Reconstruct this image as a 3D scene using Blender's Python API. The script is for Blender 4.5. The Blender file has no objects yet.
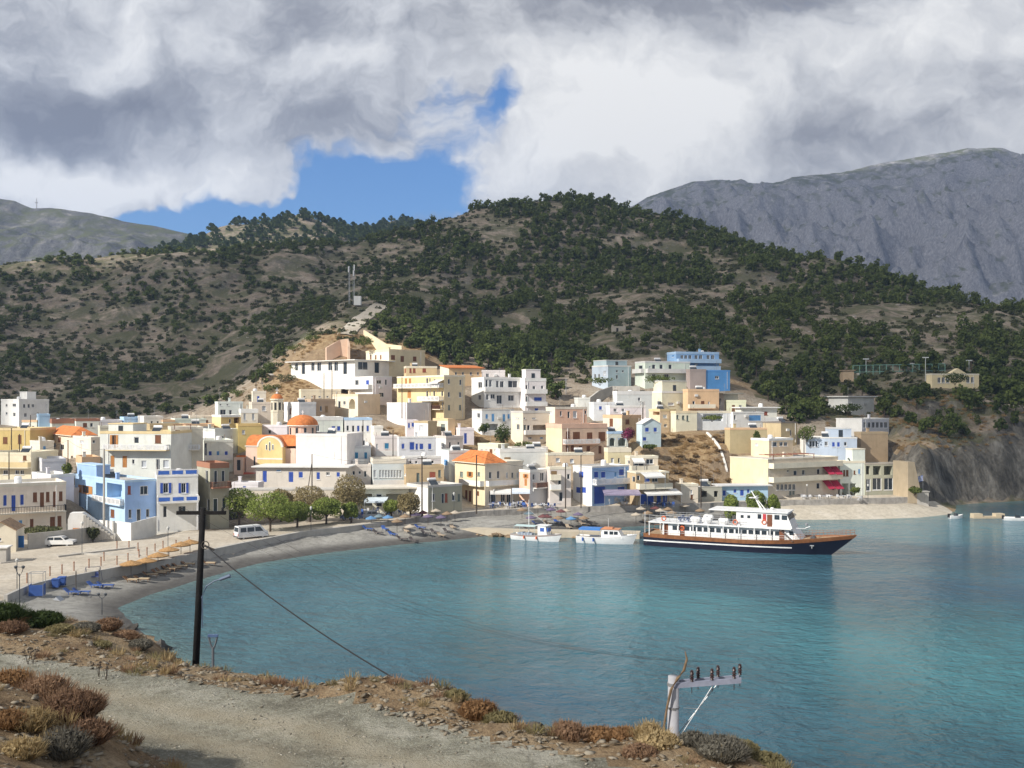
import bpy, math, random
import numpy as np
from mathutils import Vector, Matrix
R = math.radians
rnd = random.Random(7)
scene = bpy.context.scene
COL = scene.collection

# ------------------------------------------------------------------ camera, sky, sun
HC = 23.0                       # eye height above the water
cam_d = bpy.data.cameras.new('camera'); cam = bpy.data.objects.new('camera', cam_d); COL.objects.link(cam)
cam.location = (0, 0, HC); cam.rotation_euler = (R(90), 0, 0)
cam_d.sensor_width = 36; cam_d.lens = 36 * 1000 / 1024; cam_d.shift_y = 16 / 1024
cam_d.clip_start = 0.3; cam_d.clip_end = 20000
scene.camera = cam
vs = scene.view_settings
vs.view_transform = 'Standard'; vs.look = 'None'; vs.exposure = 0.60; vs.gamma = 1.0; vs.use_curve_mapping = False

SUN = Vector((-0.68, -0.48, 0.56)).normalized()
sd_ = bpy.data.lights.new('sun', 'SUN'); sd_.energy = 4.5; sd_.angle = R(0.5); sd_.color = (1.0, 0.945, 0.865)
sun = bpy.data.objects.new('sun', sd_); COL.objects.link(sun)
sun.rotation_euler = SUN.to_track_quat('Z', 'Y').to_euler(); sun.location = SUN * 300

world = bpy.data.worlds.new('World'); scene.world = world; world.use_nodes = True
class NT:
    def __init__(s, tree): s.t = tree; s.n = tree.nodes; s.l = tree.links
    def node(s, typ, **kw):
        n = s.n.new(typ)
        for k, v in kw.items():
            if k in n.bl_rna.properties.keys(): setattr(n, k, v)
        return n
    def put(s, sock, v):
        if hasattr(v, 'is_linked') or isinstance(v, bpy.types.NodeSocket): s.l.new(v, sock)
        else: sock.default_value = v
    def math(s, op, a, b=None, c=None, clamp=False):
        n = s.n.new('ShaderNodeMath'); n.operation = op; n.use_clamp = clamp
        s.put(n.inputs[0], a)
        if b is not None: s.put(n.inputs[1], b)
        if c is not None: s.put(n.inputs[2], c)
        return n.outputs[0]
    def mix(s, f, a, b):
        n = s.n.new('ShaderNodeMix'); n.data_type = 'RGBA'
        s.put(n.inputs[0], f); s.put(n.inputs[6], a); s.put(n.inputs[7], b)
        return n.outputs[2]
    def noise(s, vec, scale, detail=6, rough=0.55, dist=0.0, out=0):
        n = s.n.new('ShaderNodeTexNoise'); s.put(n.inputs['Vector'], vec)
        n.inputs['Scale'].default_value = scale; n.inputs['Detail'].default_value = detail
        n.inputs['Roughness'].default_value = rough; n.inputs['Distortion'].default_value = dist
        return n.outputs[out]
    def ramp(s, f, stops):
        n = s.n.new('ShaderNodeValToRGB'); e = n.color_ramp.elements
        while len(e) < len(stops): e.new(0.5)
        for i, (p, c) in enumerate(stops):
            e[i].position = p; e[i].color = c if len(c) == 4 else (*c, 1)
        s.put(n.inputs[0], f); return n.outputs[0]
    def smooth(s, v, a, b):
        n = s.n.new('ShaderNodeMapRange'); n.interpolation_type = 'SMOOTHSTEP'
        s.put(n.inputs[0], v); n.inputs[1].default_value = a; n.inputs[2].default_value = b
        return n.outputs[0]

def make_world():
    t = NT(world.node_tree); t.n.clear()
    out = t.node('ShaderNodeOutputWorld'); bg = t.node('ShaderNodeBackground')
    sky = t.node('ShaderNodeTexSky'); sky.sky_type = 'NISHITA'; sky.sun_disc = False
    sky.sun_elevation = math.asin(SUN.z); sky.sun_rotation = math.atan2(SUN.x, SUN.y)
    sky.air_density = 1.0; sky.dust_density = 0.2; sky.ozone_density = 2.5
    tc = t.node('ShaderNodeTexCoord'); dirv = tc.outputs['Generated']
    sep = t.node('ShaderNodeSeparateXYZ'); t.l.new(dirv, sep.inputs[0])
    ay = t.math('MAXIMUM', t.math('ABSOLUTE', sep.outputs[1]), 0.06)
    w1 = t.noise(dirv, 5.0, 5, 0.6, 0, 1)
    ws = t.node('ShaderNodeSeparateXYZ'); t.l.new(w1, ws.inputs[0])
    u = t.math('DIVIDE', sep.outputs[0], ay); v = t.math('DIVIDE', sep.outputs[2], ay)
    u = t.math('ADD', u, t.math('MULTIPLY', t.math('SUBTRACT', ws.outputs[0], 0.5), 0.26))
    v = t.math('ADD', v, t.math('MULTIPLY', t.math('SUBTRACT', ws.outputs[1], 0.5), 0.17))
    def gauss(px, py, rx, ry, amp):
        a = t.math('DIVIDE', t.math('SUBTRACT', u, (px - 512) / 1000), rx / 1000)
        b = t.math('DIVIDE', t.math('SUBTRACT', v, (400 - py) / 1000), ry / 1000)
        r = t.math('ADD', t.math('MULTIPLY', a, a), t.math('MULTIPLY', b, b))
        return t.math('MULTIPLY', t.math('EXPONENT', t.math('MULTIPLY', r, -1.0)), amp)
    def total(base, lst):
        s = base
        for g in lst: s = t.math('ADD', s, gauss(*g))
        return s
    # stretch the cloud noise along the horizon so that puffs lie in flat layers
    cmb = t.node('ShaderNodeCombineXYZ')
    t.put(cmb.inputs[0], t.math('MULTIPLY', u, 1.0)); t.put(cmb.inputs[1], t.math('MULTIPLY', v, 1.35)); cmb.inputs[2].default_value = 2.3
    n1 = t.noise(cmb.outputs[0], 4.4, 10, 0.58, 0.05)
    n2 = t.noise(cmb.outputs[0], 12.0, 9, 0.60, 0.04)
    n3 = t.noise(dirv, 2.2, 4, 0.5, 0.2)
    cover = total(0.62, [(330, 200, 150, 28, -1.1), (170, 222, 150, 17, -1.2), (400, 205, 80, 36, -0.55), (488, 104, 30, 30, -0.62), (230, 182, 35, 22, -0.35),
                         (452, 150, 55, 34, -0.30), (275, 190, 36, 15, 0.95), (80, 180, 120, 24, 0.95), (570, 160, 80, 60, 0.4), (760, 80, 260, 120, 0.3), (120, 40, 260, 70, 0.5), (60, 125, 110, 40, 0.6)])
    dens = t.math('ADD', cover, t.math('ADD', t.math('MULTIPLY', t.math('SUBTRACT', n1, 0.5), 1.9), t.math('MULTIPLY', t.math('SUBTRACT', n2, 0.5), 1.2)))
    alpha = t.smooth(dens, 0.05, 0.55)
    br = total(0.43, [(150, 110, 280, 40, -0.26), (90, 60, 70, 22, 0.25), (290, 70, 110, 22, 0.28), (80, 182, 130, 26, 0.62), (150, 8, 320, 18, 0.10), (640, 5, 180, 18, -0.22),
                      (580, 125, 120, 75, 0.6), (700, 90, 130, 60, 0.32), (900, 45, 140, 48, 0.5), (850, 130, 180, 28, -0.16), (440, 120, 40, 26, 0.25), (330, 140, 120, 18, -0.12), (790, 0, 60, 16, -0.2)])
    br = t.math('ADD', br, t.math('ADD', t.math('MULTIPLY', t.math('SUBTRACT', n1, 0.5), 1.25), t.math('MULTIPLY', t.math('SUBTRACT', n2, 0.5), 1.25)))
    ccol = t.ramp(br, [(0.0, (0.15, 0.152, 0.17)), (0.30, (0.25, 0.255, 0.275)), (0.60, (0.47, 0.475, 0.485)), (0.95, (0.70, 0.695, 0.68))])
    sc = t.node('ShaderNodeVectorMath', operation='SCALE'); t.l.new(sky.outputs[0], sc.inputs[0]); sc.inputs['Scale'].default_value = 0.075
    tint = t.node('ShaderNodeMix'); tint.data_type = 'RGBA'; tint.blend_type = 'MULTIPLY'; tint.inputs[0].default_value = 1.0
    t.l.new(sc.outputs[0], tint.inputs[6]); tint.inputs[7].default_value = (0.54, 0.88, 1.26, 1)
    # below the horizon: plain dim
    full = t.mix(alpha, tint.outputs[2], ccol)
    up = t.smooth(sep.outputs[2], -0.02, 0.0)
    full = t.mix(up, (0.12, 0.14, 0.15, 1), full)
    t.l.new(full, bg.inputs[0]); bg.inputs[1].default_value = 1.0
    t.l.new(bg.outputs[0], out.inputs[0])
make_world()

# ------------------------------------------------------------------ small helpers
def P(px, py, D):              # a point at depth D seen at that place in the photograph
    return Vector(((px - 512) / 1000 * D, D, HC - (py - 400) / 1000 * D))
def G(px, py, z):              # a point at height z
    return P(px, py, (HC - z) * 1000 / (py - 400))

def tag(o, label=None, cat=None, group=None, kind=None):
    if label: o['label'] = label
    if cat: o['category'] = cat
    if group: o['group'] = group
    if kind: o['kind'] = kind
    return o
def empty(name, loc, rz=0.0, label=None, cat=None, group=None):
    o = bpy.data.objects.new(name, None); COL.objects.link(o); o.empty_display_size = 0.5
    o.location = loc; o.rotation_euler = (0, 0, rz)
    return tag(o, label, cat, group)
KIDS = {}
def link(name, mesh, parent=None):
    o = bpy.data.objects.new(name, mesh); COL.objects.link(o)
    if parent is not None: o.parent = parent; KIDS.setdefault(parent.name, []).append(o)
    return o
def dup(root, loc, rz=0.0, sc=None, label=None, group=None):
    def cp(o, par):
        c = o.copy(); COL.objects.link(c)
        if par is not None: c.parent = par
        for k in KIDS.get(o.name, []):
            d = cp(k, c); KIDS.setdefault(c.name, []).append(d)
        return c
    c = cp(root, None); c.location = loc; c.rotation_euler = (0, 0, rz)
    if sc is not None: c.scale = sc if hasattr(sc, '__len__') else (sc, sc, sc)
    if label: c['label'] = label
    if group: c['group'] = group
    return c

class MB:
    def __init__(s): s.v = []; s.f = []; s.m = []
    def quad(s, *pts, m=0):
        i = len(s.v); s.v += [tuple(p) for p in pts]; s.f.append(tuple(range(i, i + len(pts)))); s.m.append(m)
    def box(s, x0, x1, y0, y1, z0, z1, m=0, skip=''):
        i = len(s.v)
        s.v += [(x0, y0, z0), (x1, y0, z0), (x1, y1, z0), (x0, y1, z0), (x0, y0, z1), (x1, y0, z1), (x1, y1, z1), (x0, y1, z1)]
        for k, f in (('b', (3, 2, 1, 0)), ('t', (4, 5, 6, 7)), ('f', (0, 1, 5, 4)), ('r', (1, 2, 6, 5)), ('k', (2, 3, 7, 6)), ('l', (3, 0, 4, 7))):
            if k in skip: continue
            s.f.append(tuple(i + a for a in f)); s.m.append(m)
    def tube(s, pts, r, n=8, m=0, cap=True):
        pts = [Vector(p) for p in pts]; rr = r if hasattr(r, '__len__') else [r] * len(pts)
        rings = []
        for k, p in enumerate(pts):
            d = (pts[min(k + 1, len(pts) - 1)] - pts[max(k - 1, 0)]).normalized()
            a = Vector((0, 0, 1)) if abs(d.z) < 0.9 else Vector((1, 0, 0))
            e1 = d.cross(a).normalized(); e2 = d.cross(e1)
            i = len(s.v); rings.append(i)
            for j in range(n):
                t = 2 * math.pi * j / n
                s.v.append(tuple(p + (e1 * math.cos(t) + e2 * math.sin(t)) * rr[k]))
        for k in range(len(rings) - 1):
            for j in range(n):
                s.f.append((rings[k] + j, rings[k] + (j + 1) % n, rings[k + 1] + (j + 1) % n, rings[k + 1] + j)); s.m.append(m)
        if cap:
            s.f.append(tuple(rings[0] + j for j in range(n - 1, -1, -1))); s.m.append(m)
            s.f.append(tuple(rings[-1] + j for j in range(n))); s.m.append(m)
    def lathe(s, prof, n=16, c=(0, 0, 0), m=0, a0=0.0, a1=2 * math.pi):
        full = abs(a1 - a0 - 2 * math.pi) < 1e-6; k = n if full else n + 1; i = len(s.v)
        for (r, z) in prof:
            for j in range(k):
                t = a0 + (a1 - a0) * j / n
                s.v.append((c[0] + r * math.cos(t), c[1] + r * math.sin(t), c[2] + z))
        for q in range(len(prof) - 1):
            for j in range(n):
                b = (j + 1) % k
                s.f.append((i + q * k + j, i + q * k + b, i + (q + 1) * k + b, i + (q + 1) * k + j)); s.m.append(m)
    def prism(s, poly, a, b, axis='y', m=0):   # poly = (p, q) outline pushed from a to b along the axis
        def mk(p, q, t): return (p, t, q) if axis == 'y' else ((t, p, q) if axis == 'x' else (p, q, t))
        i = len(s.v); n = len(poly)
        s.v += [mk(p, q, a) for p, q in poly] + [mk(p, q, b) for p, q in poly]
        s.f.append(tuple(i + j for j in range(n))); s.f.append(tuple(i + n + j for j in range(n - 1, -1, -1))); s.m += [m, m]
        for j in range(n):
            s.f.append((i + j, i + n + j, i + n + (j + 1) % n, i + (j + 1) % n)); s.m.append(m)
    def mesh(s, name, mats, smooth=False):
        me = bpy.data.meshes.new(name); me.from_pydata(s.v, [], s.f)
        for mt in (mats if isinstance(mats, (list, tuple)) else [mats]): me.materials.append(mt)
        if any(s.m): me.polygons.foreach_set('material_index', s.m)
        if smooth: me.polygons.foreach_set('use_smooth', [True] * len(s.f))
        me.update(); return me
    def build(s, name, mats, parent=None, smooth=False):
        return link(name, s.mesh(name, mats, smooth), parent)

def np_mesh(name, verts, quads, mats, attrs=None, smooth=False):
    me = bpy.data.meshes.new(name); nv, nf = len(verts), len(quads); k = quads.shape[1]
    me.vertices.add(nv); me.vertices.foreach_set('co', np.asarray(verts, np.float32).ravel())
    me.loops.add(nf * k); me.loops.foreach_set('vertex_index', quads.astype(np.int32).ravel())
    me.polygons.add(nf); me.polygons.foreach_set('loop_start', np.arange(0, nf * k, k, dtype=np.int32))
    if smooth: me.polygons.foreach_set('use_smooth', np.ones(nf, bool))
    for a, d in (attrs or {}).items():
        at = me.attributes.new(a, 'FLOAT', 'POINT'); at.data.foreach_set('value', np.asarray(d, np.float32))
    for mt in (mats if isinstance(mats, (list, tuple)) else [mats]): me.materials.append(mt)
    me.update(calc_edges=True); me.validate(); return me

# ------------------------------------------------------------------ materials
MC = {}
def mat(name, col, rough=0.8, var=0.12, scale=0.6, metal=0.0, bump=0.0, bscale=6.0, spec=0.3, grime=0.0, obj_var=0.0):
    key = (name, tuple(round(c, 3) for c in col), rough, var)
    if key in MC: return MC[key]
    m = bpy.data.materials.new(name); m.use_nodes = True; t = NT(m.node_tree)
    b = t.n['Principled BSDF']; b.inputs['Roughness'].default_value = rough; b.inputs['Metallic'].default_value = metal
    b.inputs['Specular IOR Level'].default_value = spec
    tc = t.node('ShaderNodeTexCoord'); ge = t.node('ShaderNodeNewGeometry')
    n = t.noise(ge.outputs['Position'], scale, 7, 0.62)
    lo = tuple(max(0, c * (1 - var)) for c in col); hi = tuple(min(0.95, c * (1 + var * 0.7)) for c in col)
    c = t.mix(t.smooth(n, 0.3, 0.7), (*lo, 1), (*hi, 1))
    if grime > 0:
        # rain streaks and stains of their own shape
        mp = t.node('ShaderNodeMapping'); t.l.new(ge.outputs['Position'], mp.inputs[0]); mp.inputs['Scale'].default_value = (1, 1, 0.16)
        g = t.noise(mp.outputs[0], 1.7, 6, 0.7)
        c = t.mix(t.math('MULTIPLY', t.smooth(g, 0.52, 0.72), grime), c, (col[0] * .55, col[1] * .52, col[2] * .47, 1))
    t.l.new(c, b.inputs['Base Color'])
    if bump > 0:
        bn = t.node('ShaderNodeBump'); bn.inputs['Strength'].default_value = bump; bn.inputs['Distance'].default_value = 0.05
        t.l.new(t.noise(ge.outputs['Position'], bscale, 6, 0.6), bn.inputs['Height']); t.l.new(bn.outputs[0], b.inputs['Normal'])
    MC[key] = m; return m
def plaster(col): return mat('plaster', col, 0.85, 0.10, 0.35, bump=0.2, bscale=3.0, grime=0.26, spec=0.15)
def paint(col, rough=0.5): return mat('paint', col, rough, 0.12, 1.2)
PAL = dict(w=(0.76, 0.75, 0.715), c=(0.74, 0.63, 0.43), y=(0.72, 0.58, 0.33), m=(0.64, 0.48, 0.21), o=(0.68, 0.47, 0.29), p=(0.70, 0.47, 0.35),
           t=(0.50, 0.39, 0.25), g=(0.58, 0.56, 0.52), b=(0.32, 0.51, 0.77), l=(0.44, 0.60, 0.78), s=(0.42, 0.38, 0.32), k=(0.70, 0.65, 0.55), i=(0.76, 0.70, 0.56),
           L=(0.55, 0.63, 0.71), B=(0.12, 0.33, 0.70), r=(0.34, 0.17, 0.11), G=(0.62, 0.62, 0.62), D=(0.22, 0.19, 0.16))
GLASS = mat('window_glass', (0.035, 0.045, 0.055), 0.12, 0.3, 0.8, spec=0.6)
DARK = mat('dark_opening', (0.03, 0.028, 0.026), 0.7)
SHUT = dict(b=(0.045, 0.10, 0.42), n=(0.20, 0.085, 0.04), o=(0.48, 0.22, 0.07), u=(0.13, 0.33, 0.62), e=(0.05, 0.24, 0.42), g=(0.20, 0.24, 0.22), w=(0.66, 0.67, 0.66), q=(0.34, 0.10, 0.06), v=(0.05, 0.05, 0.20))
TILE_O = mat('roof_tile', (0.60, 0.20, 0.06), 0.8, 0.25, 1.5, bump=0.5, bscale=5)
CONC = mat('concrete', (0.44, 0.42, 0.38), 0.9, 0.15, 0.5, bump=0.3, bscale=4, grime=0.3)
ROOFG = mat('roof_screed', (0.50, 0.48, 0.44), 0.9, 0.18, 0.4, grime=0.3)
ROOFW = mat('roof_white', (0.74, 0.73, 0.70), 0.9, 0.12, 0.4, grime=0.3)
WHITE = paint((0.78, 0.78, 0.77), 0.45); BLUE = paint((0.06, 0.16, 0.55)); RUST = mat('rusty_steel', (0.22, 0.12, 0.08), 0.8, 0.3, 3)
METAL = mat('grey_metal', (0.40, 0.41, 0.42), 0.45, 0.1, 2, metal=0.6); BLACK = paint((0.02, 0.02, 0.022), 0.6)
WOODK = mat('weathered_wood', (0.075, 0.058, 0.045), 0.9, 0.3, 2.5, bump=0.3, bscale=12)
CANVAS = mat('canvas', (0.72, 0.71, 0.68), 0.9, 0.08, 1.0); STRAW = mat('straw', (0.40, 0.235, 0.10), 0.95, 0.35, 4, bump=0.6, bscale=14)
# ------------------------------------------------------------------ the houses of the village: where each stands, its walls and openings
BL = []
def B(name, label, x, yt, yb, D, col, cat='house', **k):
    k.update(name=name, label=label, x=x, yt=yt, yb=yb, D=D, col=col, cat=cat, id=len(BL)); BL.append(k)
    xl, xc, xr = x; c = P(xc, yb, D); Cx, Cy = c.x, c.y
    r = k.get('r', 0); th = k.get('th'); dep = k.get('dep', 9.0)
    ks = ((xr if r else xl) - 512) / 1000; kf = ((xl if r else xr) - 512) / 1000
    if th is None:
        if (xr if r else xl) == xc: th = k['th'] = 0.0
        else:
            a = Cx - ks * Cy; q = math.hypot(1, ks) * dep
            th = math.asin(max(-0.98, min(0.98, a / q))) - math.atan(ks)
            th = max(-R(70), min(R(70), th))
    else: th = R(th)
    s, co = math.sin(th), math.cos(th)
    if (xr if r else xl) != xc:
        den = s + ks * co
        dep = (Cx - ks * Cy) / den if abs(den) > 1e-4 else dep
        dep = max(3.0, min(26.0, dep))
    W = (kf * Cy - Cx) / (co - kf * s)
    W = max(-45, min(45, W))
    k.update(C=c, th=th, W=W, dep=dep, zb=c.z, zt=P(xc, yt, D).z)
    assert (W < 0) == bool(r), (label, W)
    return k

# --- far left of the village
B('apartment_building', 'white apartment block at the far left with three dark windows in its bluish end wall', (1, 19, 49), 399, 426, 262, 'w', cat='apartment block', dep=13, win='d 5.5 404 7.5 407 1; d 12.5 403.5 16 407; d 5.5 412 7.5 415; d 13 412.5 15.5 416.5; v 23 404 25.5 408; v 27.5 404 30 408; v 31.5 404 34.5 407.5; d 24 413 27 417', ups=[(.45, .75, .3, .7, 2.0)], heater=1)
B('house', 'small brown house with an orange roof edge in front of the white apartment block', (22, 22, 37), 420, 436, 246, 'k', th=-8, dep=8, trim='o', win='n 27 426 29.5 429; n 32 426 34 429')
B('house', 'tall narrow blank pale house wall beside the brown house at far left', (37, 39, 50), 414, 441, 242, 'l', dep=8, win='d 41 433 43 437')
B('house', 'grey house with a dark red band under its roof', (49, 52, 74), 419, 441, 238, 'g', dep=9, trim='r', par=1.1, win='d 54 427 56.5 430.5; d 60 427 62.5 430.5; d 54 435 56 439', tank=1)
B('house', 'low white house with a red stripe behind the orange hip roof', (74, 76, 100), 419, 440, 236, 'w', dep=8, trim='r', win='n 83 423 87 427; d 90 423 93 427')
B('house', 'mustard yellow house with two brown shutters at the left edge of the photo', (-12, -12, 30), 428, 449, 216, 'm', th=-6, dep=10, trim='y', win='n 3 437 7.5 443.5; n 18 435 21.5 443.5', heater=1)
B('house', 'small white house with a blue grey side next to the mustard house', (30, 40, 54), 441, 462, 204, 'k', dep=6, win='u 43 446 46 450', tank=1)
B('house', 'pale yellow house under a broad orange hip roof', (50, 73, 95), 436, 460, 212, 'i', dep=13, hip=(1.9, TILE_O), th=38, win='d 54 443 56 448; n 58 437 61 442; v 60 444 64 450')
B('house', 'cream cube shaped house in front of the orange hip roof', (73, 91, 100), 437, 462, 198, 'i', dep=11, win='w 80 440 84 444; d 93 440 95 443')
B('house', 'low house with a short terracotta lean to roof behind the light blue house', (76, 82, 100), 457, 485, 182, 'w', dep=8, trim='o', par=1.3, win='D 82 463 90 469')
B('house', 'white house with a yellow balcony ledge at the left edge above the waterfront', (-12, -12, 31), 452, 492, 180, 'i', th=-5, dep=9, win='d 3 470 8 474.5; d 15 470 19 474.5; d 20 470 24 474.5; n 23 455 26.5 460', bal=[(-10, 31, 467, 'y', 1.1)], heater=1)
B('house', 'plain blank grey white house with no windows behind the waterfront terrace', (37.5, 42, 66), 459, 492, 176, 'G', dep=9, win='')
B('house', 'low white house with one small window and a grey terrace parapet', (32, 51, 74), 474.5, 496, 166, 'w', dep=9, trim='w', win='d 44.5 479 47.5 482')
B('house', 'long two storey cream waterfront house with blue shutters left and brown ones right', (-20, -20, 66), 485, 541, 152, 'i', th=33, dep=9, trim='k', win='b 3 495 7 506; B 11 495 16 511; b 20 494.5 24 505; n 33 492.5 37 501.5; N 40 492.5 44 507; n 46 492 49.5 501.5; N 53 491.5 56 507; n 59 491.5 62.5 500.5; u 10 521 14 528; u 18.5 520 22.5 527.5; n 30 519 33.5 527; N 50 517 55 531; n 57.5 516 61.5 526', bal=[(-18, 65, 512, 'r', 1.3)], heater=0)
B('shed', 'yellow plastered shed with a sloping gable at the lower left edge', (-14, -14, 16), 531, 551, 140, 'i', cat='shed', th=14, dep=5, gable=(1.2, mat('old_tile', (0.30, 0.20, 0.12), 0.9, 0.3, 1.5)), win='d -2 538 1 541')
B('house', 'big cream house with an upper balcony of white balusters and yellow ledges', (100, 100, 171), 431, 492, 184, 'w', dep=9, trim='y', th=-6, win='o 112 435 116 447; D 134 437 139 443; n 155 435 161 443; O 110.5 455.5 114.5 467; O 122.5 456 127 467.5; d 132 459.5 134.5 464; w 141.5 460.5 146.5 467.5; v 156 459 160 470; w 163 460 169 468', bal=[(107, 169.5, 449.5, 'l', 1.4)], ups=[(.05, .4, .2, .8, 1.4)], heater=1)
B('house', 'grey walled house with a pergola terrace and two small brown windows', (168, 171, 203), 427, 485, 190, 'k', dep=9, trim='k', win='n 174.5 430 180 435.5; d 185 431 188 435; n 174 457 179 461.5; n 186.5 457 191 461.5', bal=[(171, 199, 449.5, 'l', 1.2)], pergola=1)
B('house', 'white house with three small blue windows and a shaded front behind the brick red band', (198, 204, 233), 440, 472, 202, 'w', dep=10, win='v 203.5 443 205 457; b 208.5 451 212 457; u 216.5 451 219.5 456; b 224.5 451 228 456', bal=[(199, 232, 459.5, 'w', 1.0)])
B('house', 'grey house with a white gable wall above the three blue windows', (200, 215, 240), 429, 456, 212, 'G', side='w', dep=9, win='d 222 436 224 440')
B('house', 'unfinished tan house with a red band and four dark doorways beside the trees', (197, 210, 229), 463, 528, 164, 's', dep=7, trim='r', par=.9, win='D 205.5 470 208 483; D 214 470.5 217.5 484; D 221.5 470.5 225 481; D 206.5 498.5 209.5 511; D 213 498.5 218 511; D 222 498 226 508', bal=[(199, 228, 487, 'n', 1.6)])
B('house', 'light blue two storey corner house with an orange shutter and dark windows', (75, 125, 156), 480.5, 537, 158, 'b', side='l', dep=13, th=44, trim='l', par=.35, win='o 82 485 89 494; V 96 482.5 104 500; V 107 482.5 122 500; q 128.5 486 130 494; d 140 486 148 494.5; n 110.5 509 114.5 517.5; v 128.5 509.5 131.5 518; D 136.5 509 141 521; v 146 509 149.5 517', sbal=[(96, 124, 502.5, 'l', 0.7)], ups=[(.0, .45, .55, .95, 1.9), ], heater=1)
B('house', 'white house with blue panelled balconies and open blue shutters beside the light blue house', (155, 157, 198), 476, 530, 160, 'w', dep=10, trim='w', par=.25, win='bo 163 483 168.5 493; bo 181 483 186 493; D 163 506 167 517; d 178 506 186 513', bal=[(157, 198, 501, 'p', 1.8)], toprail='p', porch=1)
# --- flat roofs at the foot of the hill, left
for (x, yt, D, c, lab, kw) in [
    ((98, 100, 122), 420, 250, 'w', 'low white house with a water tank, first of the far row under the hill', dict(tank=1)),
    ((120, 124, 143), 417, 252, 'l', 'blue grey flat roofed house in the far row under the hill', dict(win='d 128 422 131 426')),
    ((138, 144, 163), 416, 246, 'w', 'white box house with one tiny window in the far row under the hill', dict(win='d 151 421 152.5 425; d 157 421 158.5 424')),
    ((161, 163, 175), 420, 244, 'k', 'beige house with a terracotta edge in the far row under the hill', dict(trim='o', win='n 165 424 168 428')),
    ((171, 175, 206), 418.5, 248, 'w', 'long white house with a roof antenna in the far row under the hill', dict(heater=1, win='d 180 423 183 427 ; d 192 423 195 427')),
    ((188, 190, 214), 415.5, 256, 'i', 'cream house with a pinkish front at the right end of the far row', dict(win='n 203 420 208 424')),
    ((98, 100, 130), 426, 228, 'k', 'dusty beige roofed house above the big cream house', dict(tank=1, win='d 106 431 109 434')),
    ((146, 150, 185), 424, 224, 't', 'brown plastered low house behind the pergola terrace', dict(win='n 158 428 161 432')),
    ((182, 186, 214), 424, 222, 'i', 'cream house with a red tiled shed on its roof', dict(trim='o', win='w 203 426 209 430'))]:
    B('house', lab, x, yt, yt + 26, D, c, dep=8, **kw)
# --- around the church
B('house', 'white house with two small windows above the mustard houses', (215, 218, 243), 401.5, 421, 238, 'w', dep=8, win='d 219.5 403.5 221.5 405.5; d 226.5 403.5 228.5 405.5; d 220 409.5 226 415; D 229 410 232 416')
B('house', 'mustard house with a cream arch and deep openings', (212, 221, 241), 415, 435, 224, 'm', side='y', dep=8, trim='w', win='d 229 419 231 423; V 234 417 239 423')
B('house', 'cream block house with mustard cornice left of the church domes', (239, 241, 258), 409, 436, 226, 'i', dep=8, trim='w', par=.9, win='w 243.5 413 246 420; w 252 413 254.5 420')
B('house', 'mustard flat roofed house below the cream block', (236, 238, 262), 424, 446, 214, 'm', dep=7, trim='m', win='w 242 430 245 434')
B('house', 'small cream tower house with one blue door left of the little dome', (251.5, 253, 266), 391, 418, 254, 'i', dep=7, win='B 257 396 259.5 402')
B('house', 'cream terrace wall house between the tower house and the little dome', (249, 252, 272), 402, 422, 246, 'i', dep=8, win='w 262 406 266 411')
B('house', 'white and bluish house right of the little dome', (284, 299, 316), 402, 424, 236, 'w', dep=11, win='n 289.5 408 291.5 414')
B('house', 'olive brown plain house with a flat roof beside the bluish house', (298, 311, 335), 399, 424, 241, 't', dep=9, win='d 320 406 322 411; k 325 406 328 412')
B('house', 'long cream house with a row of four small vents under the white school', (299, 301, 341), 389, 412, 252, 'i', dep=7, win='d 303.5 396 305.5 397.5; d 311.5 396 313.5 397.5; d 318.5 396 321 397.5; d 326.5 396 328.5 397.5')
B('house', 'cream and tan stone house with two arched porches on the hill', (332, 358, 380), 394, 414, 243, 'c', dep=15, th=40, side='i', win='d 333.5 401 335.5 405; D 338 401 340.5 408; d 343 401 345.5 405; V 349 399 355 409', arch=1)
B('house', 'white house with a stair and two blue windows in the middle of the village', (296, 300, 343), 417, 444, 222, 'w', dep=9, trim='w', par=.8, win='v 301.5 426 303.5 431; v 304.5 426 306 430; d 315.5 424.5 319.5 431.5; b 331.5 426 335.5 431; b 337 426 340.5 431; D 311.5 436 314 441; D 325 436 327.5 441')
B('house', 'pale blue trimmed house with a row of five dark windows', (342, 345, 372), 418, 443, 224, 'w', dep=8, trim='l', win='v 346.5 425.5 349 431; v 352 425.5 354.5 432; b 357 425.5 359.5 431.5; v 361.5 425.5 364 432; b 366.5 425.5 369 431.5')
B('house', 'small white cube house right of the five dark windows', (371, 374, 383), 426, 446, 220, 'w', dep=6, win='d 372.5 428 373.5 431')
B('house', 'big bright white blank house beside the church', (296, 296, 347), 433.5, 470, 196, 'w', dep=10, th=-9, win='')
B('house', 'white house with three wide turquoise blue shutters', (345, 346, 371), 446, 472, 199, 'w', dep=9, trim='G', th=10, win='e 347.5 452 352 459; e 353.5 452 358.5 459.5; e 364 452 367.5 459', bal=[(346, 371, 463.5, 'w', 1.0)])
B('house', 'cream low house with three small dark windows behind the brown tree', (343, 345, 371), 464.5, 490, 192, 'k', dep=8, win='d 352.5 471 355 475; d 358.5 471 361 474; d 364 471 366.5 477')
B('house', 'grey house fronted by a wide band of white glazed panels', (370, 373, 406), 459, 491, 191, 'G', dep=8, trim='k', par=.9, win='w 373 470 402 477.5 10', bal=[(371, 405.5, 484.5, 'w', 1.1)])
B('house', 'white annex with one green window left of the four blue windows', (372, 375, 399), 436, 462, 212, 'w', dep=8, win='e 384.5 443 389 449; w 376 444 378 449', bal=[(376, 398, 455, 'w', .8)])
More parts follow.
